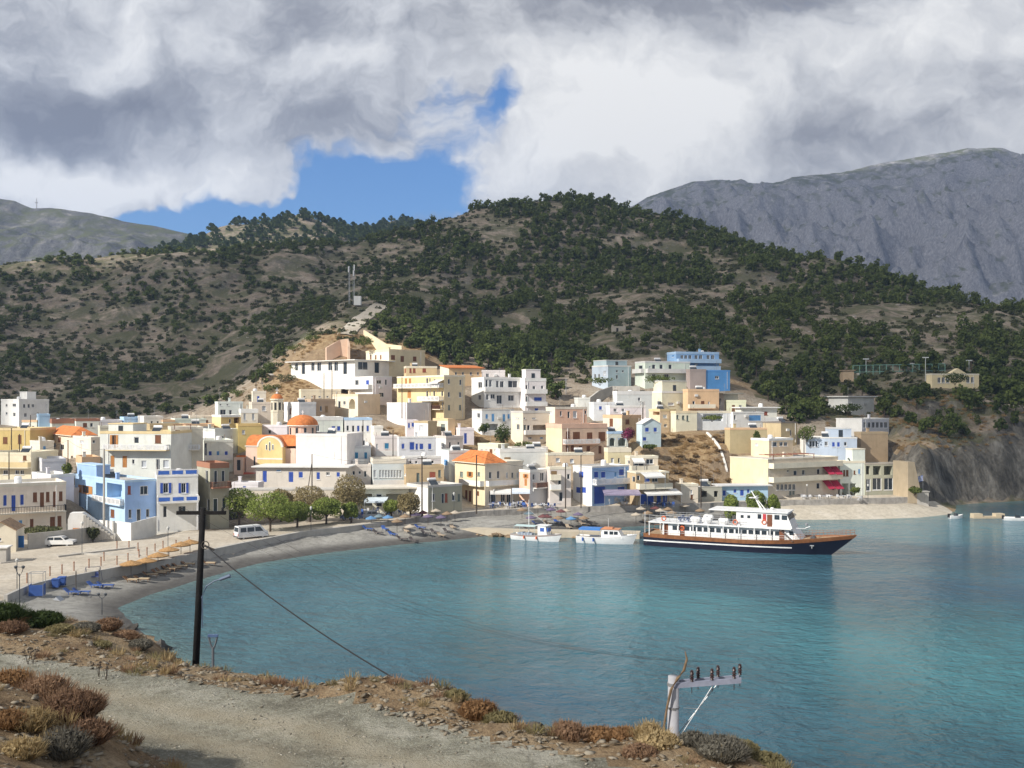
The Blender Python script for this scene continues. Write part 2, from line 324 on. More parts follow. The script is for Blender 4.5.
B('house', 'white house with four deep blue shuttered windows and a thin roof slab', (397, 399, 436), 437, 462, 207, 'w', dep=9, th=14, trim='w', par=.3, win='b 401.5 443.5 404.5 449; b 409.5 442 414.5 450; b 415.5 443.5 418 450; b 419.5 443.5 423.5 449.5; b 428 443.5 431.5 449.5')
B('house', 'cream block house with three tall dark windows under the rocky slope', (434, 446, 463), 436, 462, 212, 'k', side='w', dep=9, th=30, win='d 441 442.5 443.5 447; d 449 442 451 448; d 457.5 442 459.5 448')
B('house', 'white upper storey with a row of four square black windows above a tan wall', (403, 405, 441), 456.5, 470, 195, 'w', dep=8, th=14, trim='w', win='v 409 461 411.5 463.5; v 415 461 417.5 463.5; v 425.5 460.5 427.5 463.5; v 431 460.5 434 463.5')
B('house', 'tan stuccoed house with a brown gate between the two power poles', (404, 406, 444), 465.5, 493, 188, 't', dep=7, th=12, win='d 404.5 473 407 477; g 416.5 473 419.5 484; q 429.5 472 435.5 480; g 438.5 470 440.5 477', lean=1)
B('house', 'white blank sided house with a pale blue window left of the orange tiled roof', (437, 449, 471), 450.5, 486, 199, 'w', dep=9, th=24, win='u 444 459 447.5 466')
B('house', 'low grey stone house on the waterfront with white lit end wall', (407, 428, 462), 485.5, 513, 179, 's', side='w', dep=9, th=38, trim='g', par=.4, win='d 431.5 493.5 435 501; D 441.5 493.5 444.5 503; q 445 493.5 447.5 502; d 452 493.5 455 500.5; g 458 494 459.5 501')
# --- the hill
B('school', 'long white school with an overhanging roof slab at the top left of the village hill', (291, 355, 389), 359.5, 379, 262, 'w', cat='school', th=52, dep=18, trim='w', par=.25, over=1.2, win='d 295 361.8 298 370.5 ; D 301.5 361.8 305 374; d 311 361.8 314.5 371; d 317 361.8 321 371; d 328 361.8 332 370.5; d 334 361.8 338 371; D 343 361.8 347 374; v 358 361.5 368 370; D 374.5 362 379.5 373')
B('house', 'white two storey house with a balcony and one blue door under the school', (349, 373, 392), 376, 404, 252, 'w', side='w', dep=11, th=34, trim='w', par=.3, win='g 349.5 377.5 352 386; d 355 380 358.5 387; B 366 380 369 387; v 376.5 380 381.5 384; d 385 379.5 387 385; v 379 392.5 384 397', sbal=[(349.5, 372.5, 388.5, 'w', 1.2)])
B('house', 'long cream house with brown windows standing at the very top of the village', (366, 389, 425), 349, 372, 272, 'c', side='i', dep=13, th=36, trim='c', par=.6, win='n 370 355 371.5 359; n 375 355 376.5 359; n 380 355 381.5 359; n 391 355 395 359.5; N 400.5 356 404 362; n 413 356.5 416.5 361')
B('house', 'yellow house with red windows just below the top cream house', (404, 406, 437), 366, 396, 262, 'y', dep=8, th=12, trim='i', win='q 404.5 367.5 407 372; q 409.5 368 411.5 372.5; q 413 368 415.5 372.5; q 422.5 368.5 426 372')
B('apartment_building', 'tall tan apartment block with yellow balconies on the village hill', (397, 444, 465), 375, 419, 236, 'c', cat='apartment block', side='y', dep=17, th=40, trim='i', par=.4, win='O 405 378.5 407 386; O 409 378.5 411 387; D 426 378 428 386; d 429 378 430.5 382; D 433.5 379 435.5 386; O 407.5 390.5 411 398; D 426 391 428 399; d 429.5 391 430.5 396; D 433 391 435 396; D 441 391 443 396; V 433 403 439 408; D 442 402 443.5 409; d 448 379 450 384; d 459.5 379.5 461.5 385; d 448 392 450 397; d 459 392 461.5 397.5; g 448 405 450 410; g 459 405 461 410', sbal=[(398, 443.5, 387.5, 'l', 1.4), (422, 443.5, 400.5, 'l', 1.4), (431, 443.5, 409, 'n', 1.0)], awn_s=[(436, 444, 380, 1.8)])
B('house', 'cream house with a bright red mono pitch roof on the hill', (440, 449, 483), 367.5, 385, 254, 'y', side='i', dep=8, th=22, lowroof=(0.9, TILE_O), win='d 455 372 457 375; d 462 372 464 375; d 470 372 472 375; d 477 372 479 375')
B('house', 'white house with a roof antenna right of the red mono pitch roof', (480, 482, 505), 370, 388, 256, 'w', dep=8, win='d 486 373.5 489 377.5')
B('apartment_building', 'white apartment block with four projecting white bays on its upper floor', (471.5, 484, 521), 377, 406, 243, 'w', cat='apartment block', dep=10, th=26, trim='w', par=.5, win='d 478 382 482 388; d 485.5 379.5 488 387; d 489 379.5 492 387; d 496 380.5 499 389; d 500 381 504 390; d 508 380.5 517.5 388; v 486 394 489 400; v 478 395 481 400; v 490.5 394 495 399; d 496.5 395 502 404; v 508 395 514 401', bal=[(472, 520, 391, 'w', .8)])
B('house', 'white three storey house with a square penthouse and blue shutters on the hill', (518.5, 525, 546), 378, 413, 244, 'w', dep=9, th=20, trim='w', par=.8, win='v 525 385 527.5 392; v 532.5 386 535.5 391; v 541 385.5 543.5 389; b 534 397 542 401; g 526 396.5 528 403; b 534.5 408 538.5 412', bal=[(525, 546, 393, 'w', 1.0), (525, 546, 405.5, 'w', 1.0)], ups=[(.1, .8, .2, .8, 2.2)])
B('house', 'white blank house with a bluish front standing on the rocky slope', (387, 407, 431), 402.5, 424, 234, 'w', dep=10, th=36, trim='w', par=.3, win='', )
B('house', 'tiny white house with two deep blue shutters below the blank white house', (405, 407, 418), 420, 440, 226, 'w', dep=6, win='b 408 423 410 428; b 411.5 422.5 414.5 427')
B('house', 'white and tan small house left of the yellow cube', (414, 428, 437), 421, 440, 222, 't', side='w', dep=8, th=40, win='w 419 425 424 432')
B('house', 'yellow cube house with a grey door on the rocky slope', (433, 448, 455), 418.5, 442, 224, 'y', side='i', dep=9, th=42, win='g 441 424 445 433')
B('house', 'white house with pale blue doors under the block with projecting bays', (472, 482, 514), 409, 434, 231, 'w', dep=9, th=24, trim='g', par=.3, win='d 477 413 480 418; u 485.5 414 488 419; U 491.5 413.5 494.5 421.5; U 502.5 414 505.5 421.5; u 507.5 414 510 419; u 484 424 487.5 432; V 489 424 498 430', heater=0)
B('house', 'greyish cream terrace house with three slit windows and a row of dark openings', (511, 523, 550), 411, 446, 226, 'k', side='i', dep=9, th=24, trim='g', par=.5, win='d 515 417.5 519 419; d 521.5 417.5 525.5 419; d 532 417.5 536 419; d 516.5 424 519.5 430; g 523.5 425 526 430; D 527 425 530 430; V 533 425 548 430; d 528 437 532 439; u 540 437 543 439', bal=[(524, 550, 434, 'w', .9)])
B('house', 'low cream house in front of the dark tree on the slope', (478, 498, 509), 444, 464, 214, 'i', side='i', dep=9, th=40, win='w 480.5 449 483 452; w 485 449 488 454; n 489.5 449 492.5 455; w 494 449 497 453')
# --- waterfront, middle
B('house', 'two storey cream house with an orange hip roof on the waterfront', (455, 485, 523), 464, 507, 190, 'i', side='c', dep=10, th=36, trim='i', par=.2, hipleft=(2.3, TILE_O, .55), win='g 460 471.5 463 477; o 468.5 471.5 471.5 477; g 477.5 472 480 476; d 489 472 491.5 478.5; d 497 471 499.5 478.5; w 506 472.5 508 478; d 511.5 472.5 513.5 478; w 516.5 472.5 518.5 478; N 465 490 467.5 501; N 468.5 490.5 471.5 502; N 476.5 491 479 496; D 489 491 496 502; v 500 491 512 503 2', bal=[(486, 522.5, 484.5, 'w', 1.0)], sbal=[(463, 484.5, 484.5, 'w', 1.0)])
B('house', 'white flat roofed house with a turquoise window right of the orange hip roof', (496, 500, 546), 449, 482, 199, 'w', dep=9, th=16, trim='w', par=.7, win='e 518 460 523.5 464.5; p 504 457 511 462', heater=1)
B('house', 'low white roofed house behind the turquoise window', (508, 512, 548), 447, 462, 208, 'k', dep=8, th=12, win='d 520 453 523 456')
B('house', 'narrow pink fronted house with an orange door on the waterfront', (521.5, 530, 549), 470, 507, 190, 'G', side='p', dep=7, th=42, trim='w', win='o 524.5 474 527 478; O 524.5 479 527 486; d 532.5 474 535 480; d 540 472 544 481; u 538 485 543 488', bal=[(533, 548, 487, 'n', 1.0)])
B('house', 'narrow cream house with two balconies left of the blue and white restaurant', (548.5, 550, 571), 467, 507, 190, 'k', dep=8, th=10, trim='i', win='k 551 471 557 476; d 558 480 561 485; D 567 474 570 479; D 559 492 563 501', bal=[(550, 560, 479, 'i', 1.0), (550, 560, 489, 'w', 1.0)])
B('restaurant', 'white and bright blue two storey restaurant with arched blue doors on the waterfront', (573, 592, 629), 466.5, 504.5, 190, 'b', cat='restaurant', side='w', dep=8, th=34, trim='w', par=.3, win='b 579 471 583.5 478; b 576 486.5 581 493.5; b 581.5 486.5 586 493.5; b 594 471.5 598.5 478; b 601 471.5 605.5 478; b 619 469 624 475.5; u 614.5 472 616.5 477; B 594 486.5 605.5 503; b 617.5 486.5 625.5 494', bal=[(592.5, 629, 483, 'l', 1.3)], heater=0)
B('restaurant', 'tan tavern with white awnings over a dark blue front on the waterfront', (627, 636, 669), 472, 505, 191, 't', cat='restaurant', dep=8, th=18, trim='i', par=.3, win='D 632 476 635 482; D 637 475.5 640 480; b 644.5 476.5 650 482; v 652 478 658 482; b 640 494 654 504; b 656 494 668 503 2', bal=[(636, 671, 487.5, 'i', 1.6)], awn=[(641, 676, 489.5, 2.6), (640, 660, 472.5, 2.4)])
B('house', 'cream house with a small white awning above the tavern', (626, 630, 658), 456, 482, 199, 'i', dep=8, th=12, trim='i', win='D 627.5 460 630 464; d 633 459 644 466; v 646 459 653.5 464', awn=[(631.5, 643, 458.5, 1.3)], bal=[(630, 657, 470, 'i', 1.0)])
B('house', 'cream house with a broad parapet beneath the grey arches', (605, 608, 631), 448, 470, 205, 'c', dep=8, th=10, trim='i', par=.9, win='w 611 458 614 463; d 618 458 620 463')
B('house', 'pink and cream three storey house with brown shutters and a tall blank side wall', (546, 562, 607), 424, 462, 208, 'p', side='c', dep=9, th=26, trim='p', par=.9, win='n 566 431.5 569.5 438; n 573 432 580 439; n 587 432.5 592.5 439; n 598.5 432 605.5 440.5; n 566 445.5 568.5 452; n 571 445.5 574 452; n 579 446 582 452; n 586.5 446 590 454; n 598.5 446 601.5 453', bal=[(563, 597, 443.5, 'l', 1.2)])
B('house', 'cream terrace wall house under the pink house', (545, 548, 594), 453, 478, 200, 'c', dep=7, th=12, trim='i', win='w 556 458 560 462; w 570 459 574 463')
B('house', 'grey house fronted by two white arches beside the bougainvillea', (606, 608, 628), 431.5, 456, 212, 'G', dep=8, th=14, trim='l', win='V 609.5 438 615 446; V 618 438 626 446', arch=1)
B('house', 'small pale blue house with a pointed front and deep blue shutters on the slope edge', (639, 642, 661), 424, 446, 214, 'L', dep=7, th=16, trim='w', par=.3, gablefront=1.2, win='b 645 427.5 649 432; b 653.5 427.5 657 432; b 641 437 646.5 441')
B('house', 'orange house with cream trim and a brown door', (603, 622, 641), 415, 438, 222, 'o', side='i', dep=9, th=34, trim='o', par=.7, win='n 609.5 418.5 613 426.5; n 625.5 419.5 629.5 424')
B('house', 'cream house with white end wall and pinkish front above the pink house', (546, 555, 587), 407, 432, 226, 'p', side='i', dep=8, th=24, trim='k', win='w 549 411 552 415; d 560 411 562 416; D 567.5 411.5 570 418; w 573 411 577 418; d 585 410.5 586.5 414')
B('house', 'cream white box house on the skyline of the middle row', (574, 578, 590), 397.5, 416, 246, 'w', dep=7, win='')
B('house', 'big bright white house with a railing like parapet in the upper middle', (613, 617, 652), 391, 416, 240, 'w', dep=9, th=14, trim='w', par=.9, win='d 638 397.5 640.5 401', tank=1)
B('house', 'long white terrace house with two small windows under the big white house', (606, 610, 646), 405.5, 428, 231, 'w', dep=8, th=12, trim='w', win='d 613.5 408.5 617 412; d 621.5 408.5 624.5 412')
B('house', 'cream house topped by a plain white box storey', (651, 662, 689), 391, 418, 246, 'i', dep=8, th=24, trim='w', win='n 658 391 661 394; d 657 401 661 405; d 663 391.5 667 394; d 674 391.5 678 394; w 668 402.5 674 405.5', ups=[(.05, .95, .1, .9, 2.6)])
B('house', 'orange beige house with a pale balcony and brown openings', (685, 688, 719), 389, 414, 244, 'o', dep=8, th=14, trim='o', par=.6, win='d 692.5 401 695 406; n 701 401 704.5 407; w 708 401.5 710 406', bal=[(687, 714, 408, 'i', 1.0)])
B('house', 'grey house with a jutting flat slab roof at the right of the orange beige house', (715, 724, 738), 393, 414, 248, 's', side='G', dep=8, th=28, over=.9, par=.3, win='d 718 398 721 405')
B('house', 'yellow house with arched loggia and small dark windows in the right middle', (649, 660, 676), 409, 434, 229, 'c', dep=8, th=28, trim='y', win='V 653 410.5 660 415; w 663 414 667 418; d 664 424 667 427')
B('house', 'greenish cream house with three narrow windows', (673, 676, 697), 411, 430, 227, 'i', dep=8, th=14, trim='c', win='g 676.5 415 678 419; g 682 415.5 684.5 419.5; g 686.5 415.5 688.5 421')
B('house', 'white house with an open terrace full of green plants', (694, 697, 731), 411, 430, 229, 'w', dep=8, th=12, trim='i', par=.5, win='V 703 414 723 421')
B('house', 'white and pale blue low house at the right end of the upper row', (725, 733, 764), 412, 428, 230, 'w', dep=8, th=22, trim='w', par=.3, win='w 728 415 731 421; d 734 415 736 420; u 749 415 761 421', )
B('house', 'white house with a thin roof slab and one dark red window near the pines', (738, 741, 777), 407, 426, 238, 'w', dep=8, th=14, trim='w', over=.6, par=.3, win='d 753 411 756 413; q 763 411.5 767.5 415', tank=1, bal=[(760, 777, 421, 'w', 1.0)])
B('house', 'tan plastered blank house with an orange roof edge above the dry slope', (728, 730, 767), 428, 452, 217, 't', dep=8, th=10, trim='o', par=.4, win='')
B('house', 'tan house with a flat brown roof under the pines', (763, 781, 797), 422, 444, 228, 't', dep=9, th=32, trim='D', par=.3, win='d 790 430 791.5 436', heater=1)
B('house', 'low white forecourt wall and terrace house left of the blue door house', (230, 232, 258), 482, 500, 184, 'w', th=-6, dep=6, win='b 243 486 246 493')
B('house', 'white house with a flat roof just right of the small round bell tower', (253, 255, 287), 425, 447, 219, 'w', th=-8, dep=7, win='d 259 430 262 434; d 268 430 271 434')
B('house', 'small flat roofed white house beside the concrete terrace', (589, 594, 615), 402, 420, 237, 'w', dep=7, win='b 599 406 602 410; d 607 406 610 410')
B('house', 'low cream house with a brown door under the strong blue wall', (720, 727, 746), 400, 416, 247, 'i', dep=7, win='n 732 405 735 411; d 739 405 742 408')
B('house', 'cream house with a blue window squeezed in left of the light blue house', (65, 67, 79), 488, 524, 170, 'i', dep=6, win='b 69 492 72 498; n 70 505 73 512')
B('house', 'tiny white house with a blue door left of the yellow cube house', (455, 460, 474), 428, 444, 221, 'w', dep=6, win='B 464 433 467 442')
# --- right hand quay
B('hotel', 'large cream hotel with long balconies and a blank end wall on the right quay', (730, 768, 838), 459, 499.5, 203, 'k', cat='hotel', side='c', dep=13, th=30, trim='i', par=.2, win='D 772 450 774 456; D 793.5 470.5 797 475; d 802 470 805 475; d 787 470 789 472; D 817 469 820 474; D 833 468.5 835.5 474; d 776 484 796 490 5; D 816.5 483 820 488.5; D 832 483 835 490; G 789 491 795 497 2', bal=[(768.5, 837.5, 466, 'i', 1.5), (768.5, 837.5, 479.5, 'i', 1.5)], awnred=1, pergola=1)
B('house', 'cream penthouse house with a grey glazed front on top of the hotel', (751, 769, 793), 438.5, 462, 212, 'c', dep=9, th=32, trim='w', par=.5, win='w 755 443 758 446; v 771.5 442 777 446.5; v 779 442 788 446 2')
B('small_hotel', 'narrow white hotel with a tower like corner and arcade on the right quay', (837, 840, 865), 461, 498, 213, 'w', cat='hotel', dep=8, th=12, trim='i', par=.5, win='n 840.5 470.5 842 475; n 843.5 470 845 476; n 846 470 848.5 476; n 853.5 470.5 855.5 474; u 858.5 469 860 474; V 842 483.5 848.5 497; V 850 483.5 856 497; ', ups=[(.5, 1, .0, .9, 2.6)])
B('unfinished_building', 'unfinished concrete frame building with black upper openings on the right quay', (863.5, 865, 906), 463, 494, 214, 's', cat='building', dep=9, th=6, trim='s', par=.35, win='V 866 466 870 474.5; V 873 466 881 475; V 884 466 892.5 475; V 895 466 903 475; d 866 479 870.5 491; d 872.5 478 881.5 490; d 884 478 893 490; d 895.5 478 904.5 490', heater=0)
B('house', 'pale blue and white house with a raised roof block below the cliff houses', (800, 806, 857), 437, 462, 222, 'L', side='w', dep=8, th=-6, trim='w', par=.3, win='v 809 441 818 447 3; d 824.5 441.5 828 446; b 832 442 835 447; b 837 442 840 447; d 844 442 847 446', ups=[(.5, .92, .2, .9, 2.0)], solar=1)
B('house', 'white house with a glazed veranda on a high tan wall', (836, 862, 889), 418.5, 434, 230, 'G', side='w', dep=10, th=36, trim='w', par=.3, win='v 863 422 888 428 6')
B('house', 'tall tan basement house with plain walls under the glazed veranda', (858, 861, 888), 432, 466, 226, 't', dep=8, th=10, trim='t', win='')
B('villa', 'white villa with a flat roof among the pines on the right slope', (828, 848, 874), 396, 415, 262, 'w', cat='villa', dep=10, th=32, trim='w', over=.7, par=.3, win='d 849 403 853 408')
B('villa', 'yellow villa with a small pointed gable on the cliff at right', (929, 932, 979), 373.5, 388, 282, 'c', cat='villa', dep=9, th=8, trim='i', par=.4, gabmid=1.5, win='d 937 377.5 950 383 3; v 966 377 975 383 2')
B('shed', 'small brown shed in the pines beside the sports court fence', (840, 843, 854), 370, 384, 292, 't', cat='shed', dep=5, over=.4, par=.2, win='')
B('house', 'light blue grey house on a concrete terrace at the upper right', (592, 608, 631), 365, 388, 262, 'L', side='L', dep=10, th=30, trim='w', par=.4, win='d 594 374 596 379; d 598 374 600 379; w 603 371 606 375; v 616 370 618 372.5; v 616 375 618 379; d 622 370 624 372.5', ups=[(-.0, .9, .1, .9, 1.4)])
B('hotel', 'white two storey hotel with dark doors and a long balcony at the upper right', (635, 645, 690), 361, 386, 260, 'w', cat='hotel', dep=9, th=18, trim='w', par=.4, win='D 638.5 365.5 642.5 370; D 652 364.5 655.5 370.5; D 659.5 364.5 663 370.5; D 668.5 364.5 672 371; w 649 366 651 368; d 652 374 656 379; d 664 374 669 380', bal=[(645.5, 690, 372.5, 'w', 1.3)], sbal=[(635.5, 644.5, 372.5, 'w', 1.0)])
B('hotel', 'blue hotel with a banded top floor at the upper right', (667, 676, 719), 351.5, 374, 266, 'b', cat='hotel', dep=9, th=16, trim='l', par=.6, win='u 672 354.5 674 357; v 680 355 692 360 3; v 694 355 703 360 2; v 706 355 715 360 2', bal=[(676.5, 719, 362.5, 'b', 1.4), (676.5, 719, 369.5, 'b', 1.0)], tank=1)
B('house', 'strong blue house wall stepping down right of the blue hotel', (702, 706, 730), 370, 390, 258, 'B', dep=8, th=12, trim='B', par=.4, win='v 715 376 719 379')
B('house', 'tan rubble walled house between the white hotel and the strong blue house', (687, 690, 706), 369, 388, 257, 's', dep=7, th=10, win='')
# --- low houses and sheds of the quay
B('house', 'long low white house with thin roof slab and blue doors below the church', (256, 256, 346), 466, 489, 189, 'k', dep=7, th=-4, trim='w', over=.7, par=.25, win='B 262.5 470.5 267 482; u 276 469.5 281 471.5; B 288.5 471.5 293.5 482; b 298.5 471.5 303 478; b 316.5 472 320 479.5; d 326 472 330 475.5; b 336.5 472 340 477', heater=0)
B('shop', 'low grey shop with a wide flat roof behind the waterfront trees', (225, 229, 347), 489, 515.5, 178, 'k', cat='shop', dep=9, th=3, par=.3, trim='g', win='D 236 497 240 508; D 262 497 268 508; D 285 497 289 508; d 300 497 306 504; D 330 498 336 510', heater=0)
B('house', 'small cream house with a rounded door on the quay under the dry slope', (679, 681, 698), 484, 502, 196, 'i', dep=6, th=12, trim='i', win='w 690.5 490 692.5 494; n 691 494.5 692.5 499')
B('ruin', 'roofless grey stone ruin between the cream house and the pale blue house', (697, 698, 722), 487, 502, 199, 's', cat='ruin', dep=6, th=6, par=.05, win='V 701 491 707 497; V 714 491 718 497')
B('house', 'low pale blue house with a flat roof and blue shutters on the right quay', (718, 720, 768), 485, 503, 201, 'l', dep=6, th=5, trim='G', over=.7, par=.25, win='b 722.5 490 726 496; b 733.5 489 736.5 493; b 740 489.5 744 496; b 747 489 749.5 493', heater=0)
B('shop', 'low cafe with a beige flat canopy roof behind the brown tree', (346, 348, 409), 487, 512.5, 182, 'k', cat='cafe', dep=8, th=6, trim='k', par=.3, over=1.5, win='V 358 494 372 506; D 376 494 382 506; V 386 494 402 506', heater=0)
# ------------------------------------------------------------------ the lie of the land
def vnoise(x, y, seed=0):
    xi = np.floor(x).astype(np.int64); yi = np.floor(y).astype(np.int64); fx = x - xi; fy = y - yi
    fx = fx * fx * (3 - 2 * fx); fy = fy * fy * (3 - 2 * fy)
    def h(a, b):
        n = (a * 374761393 + b * 668265263 + seed * 1442695041) & 0x7fffffff
        n = ((n ^ (n >> 13)) * 1274126177) & 0x7fffffff
        return ((n ^ (n >> 16)) & 0xffff) / 65535.0
    return (h(xi, yi) * (1 - fx) + h(xi + 1, yi) * fx) * (1 - fy) + (h(xi, yi + 1) * (1 - fx) + h(xi + 1, yi + 1) * fx) * fy
def fbm(x, y, sc, octv=4, seed=0, ridged=False):
    x = np.asarray(x, float) / sc; y = np.asarray(y, float) / sc; a = 1.0; s = 0; t = 0
    for o in range(octv):
        v = vnoise(x, y, seed + o * 17)
        if ridged: v = 1 - abs(2 * v - 1)
        s = s + a * v; t += a; a *= 0.5; x, y = x * 2.03 + 11.3, y * 2.03 + 5.7
    return s / t
COAST = [(3000, -400), (200, 8), (60, 24), (30, 33), (15, 41), (0, 48), (-14, 62), (-24, 78), (-34, 95), (-43.6, 110.6), (-42.7, 118), (-40, 128), (-35.5, 141), (-27.5, 151),
         (-17.8, 159), (-11.7, 163), (-4, 169), (9, 176), (27, 184), (40, 192), (48, 194), (57, 192), (70, 193), (80, 196), (88, 201), (92, 208), (97, 219), (106, 224), (120, 230), (140, 234), (200, 242), (320, 237), (600, 190), (3000, -100)]
WALL = [G(-40, 640, 2.42), G(5, 595, 2.42), G(27, 585, 2.42), G(48, 579.6, 2.42), G(89, 572, 2.42), G(120, 566, 2.42), G(155, 559.5, 2.42), G(200, 551, 2.2), G(240, 544, 2.0), G(300, 532.5, 2.1), G(380, 523, 2.3), G(430, 516.5, 2.4), G(470, 512.5, 2.5),
        G(520, 509.5, 2.6), G(548, 508, 2.6), G(600, 507, 2.7), G(648, 506, 2.7), G(700, 504, 2.7), G(740, 502.5, 2.7), G(780, 501, 2.7), G(830, 500, 2.7), G(868, 499, 2.7), G(921, 497.5, 2.7)]
for p in WALL[:8]: p.z = 2.0
WALL2 = [(p.x, p.y) for p in WALL]
def seg_dist(x, y, pts):        # unsigned distance to a chain and the side of it (+ on its left)
    best = np.full(x.shape, 1e9); side = np.zeros(x.shape)
    for (ax, ay), (bx, by) in zip(pts[:-1], pts[1:]):
        dx, dy = bx - ax, by - ay; L = dx * dx + dy * dy
        t = np.clip(((x - ax) * dx + (y - ay) * dy) / L, 0, 1)
        d = np.hypot(x - ax - t * dx, y - ay - t * dy); sgn = np.sign(dx * (y - ay) - dy * (x - ax))
        m = d < best - 1e-6; best = np.where(m, d, best); side = np.where(m, sgn, side)
    return best, side
def in_poly(x, y, pts):
    c = np.zeros(x.shape, bool); n = len(pts)
    for i in range(n):
        (ax, ay), (bx, by) = pts[i], pts[(i + 1) % n]
        if ay == by: continue
        c ^= ((ay > y) != (by > y)) & (x < (bx - ax) * (y - ay) / (by - ay) + ax)
    return c
CP = []                          # control points
def cp(px, py, D): CP.append(tuple(P(px, py, D)))
# the near headland: gravel road, its stony verge and the drop to the sea
ROADZ = 16.5
for (px, py) in [(-160, 655), (-60, 656), (0, 657), (59, 663), (117, 672), (176, 679), (234, 691), (280, 696), (335, 706), (389, 717), (444, 735), (499, 749), (553, 758), (640, 790), (720, 830)]:
    cp(px, py, 6500 / (py - 400))
for (x, y) in [(-20, 22), (-14, 20.5), (-9, 20.5), (-6.5, 18), (-4, 17), (-2, 15), (0, 13.5), (3, 12), (6, 9), (-3, 12), (0, 8), (5, 5), (10, 4), (-2, 9.5)]: CP.append((x, y, ROADZ))
CREST = [(-90, 600, 31), (0, 606, 30), (40, 618, 29), (75, 620, 29), (100, 616, 29.5), (113, 623, 29), (130, 644, 28.6), (150, 657, 28.2), (175, 664, 27.6), (200, 671, 27.2), (240, 676, 26), (290, 679, 24.2), (340, 678, 23.3), (400, 673, 22.6), (440, 688, 21.6), (500, 718, 20.2),
         (530, 731, 19.9), (560, 734, 19.7), (600, 733, 19.7), (640, 738, 19.4), (680, 746, 19.1), (720, 743, 18.9), (760, 748, 18.7), (800, 768, 18.2), (850, 795, 17.8), (950, 850, 17)]
for c in CREST: cp(*c)
for (px, py, D) in CREST:
    q = P(px, py, D); k = 1 if px > 170 else 0.8
    CP.append((q.x + 1.2, q.y + 3.6, q.z - 2.6 * k)); CP.append((q.x + 3.5, q.y + 9.5, q.z - 7.5 * k))
for (x, y, z) in [(-8.45, 16.5, 18.55), (-7.8, 16.0, 18.45), (-7.15, 15.8, 18.35), (-6.5, 15.4, 18.2), (-6.1, 15.0, 18.0), (-5.8, 14.4, 17.8), (-5.6, 13.5, 17.7), (-7, 14, 18.3), (-7.2, 14, 18.35), (-6, 13, 18.2), (-9, 14, 18.8), (-5.1, 15.6, 16.6), (-5.7, 17.0, 16.6), (-8.2, 18.1, 16.7), (-11, 19.4, 16.8), (-11, 17.0, 18.8), (-14, 18.5, 18.9), (-10, 14, 18.9), (-8, 12, 18.9), (-13, 13, 19.8), (-18, 17, 19.6), (-20, 8, 21), (-9, 6, 20.8), (-6, 10, 18.9), (-13.2, 21.2, 16.9),
                  (-30, 10, 22), (-30, 26, 17.5), (0, 3, 20), (-4, 6, 18.8), (30, 5, 14), (40, 14, 10), (-45, 60, 9), (-40, 45, 12), (-30, 45, 9), (-55, 85, 7), (-75, 95, 8), (-60, 108, 3.2), (-110, 90, 14), (-110, 60, 22), (-70, 30, 22), (-140, 130, 12), (-45, 90, 3), (-50, 100, 2.6)]: CP.append((x, y, z))
for (x, y) in COAST[3:9]: CP.append((x, y, 0.0))
for x in (88.5, 90.5, 92.5, 94.5): k_ = (x - 86) * .95; CP += [(x, 210.5 + k_, 2.4), (x, 213.2 + k_, 11.5), (x, 216.5 + k_, 13.5), (x, 222 + k_, 14.2)]
for (x, y) in ((99, 221.5), (103, 223.5), (108, 226), (114, 229), (122, 232)): CP += [(x - .6, y + 4.2, 11.5), (x - 1, y + 7, 14.0), (x, y + .6, .8)]
# the flat ground of the waterfront
for a, b in zip(WALL[1:-1], WALL[2:]):
    d = Vector((b.x - a.x, b.y - a.y, 0)).normalized(); n = Vector((-d.y, d.x, 0))
    for o in (0, 5, 10): q = a + n * o; CP.append((q.x, q.y, a.z))
for (px, py) in [(0, 556), (40, 552), (80, 545), (130, 541), (200, 532), (250, 527)]: q = G(px, py, 2.0); CP.append(tuple(q))
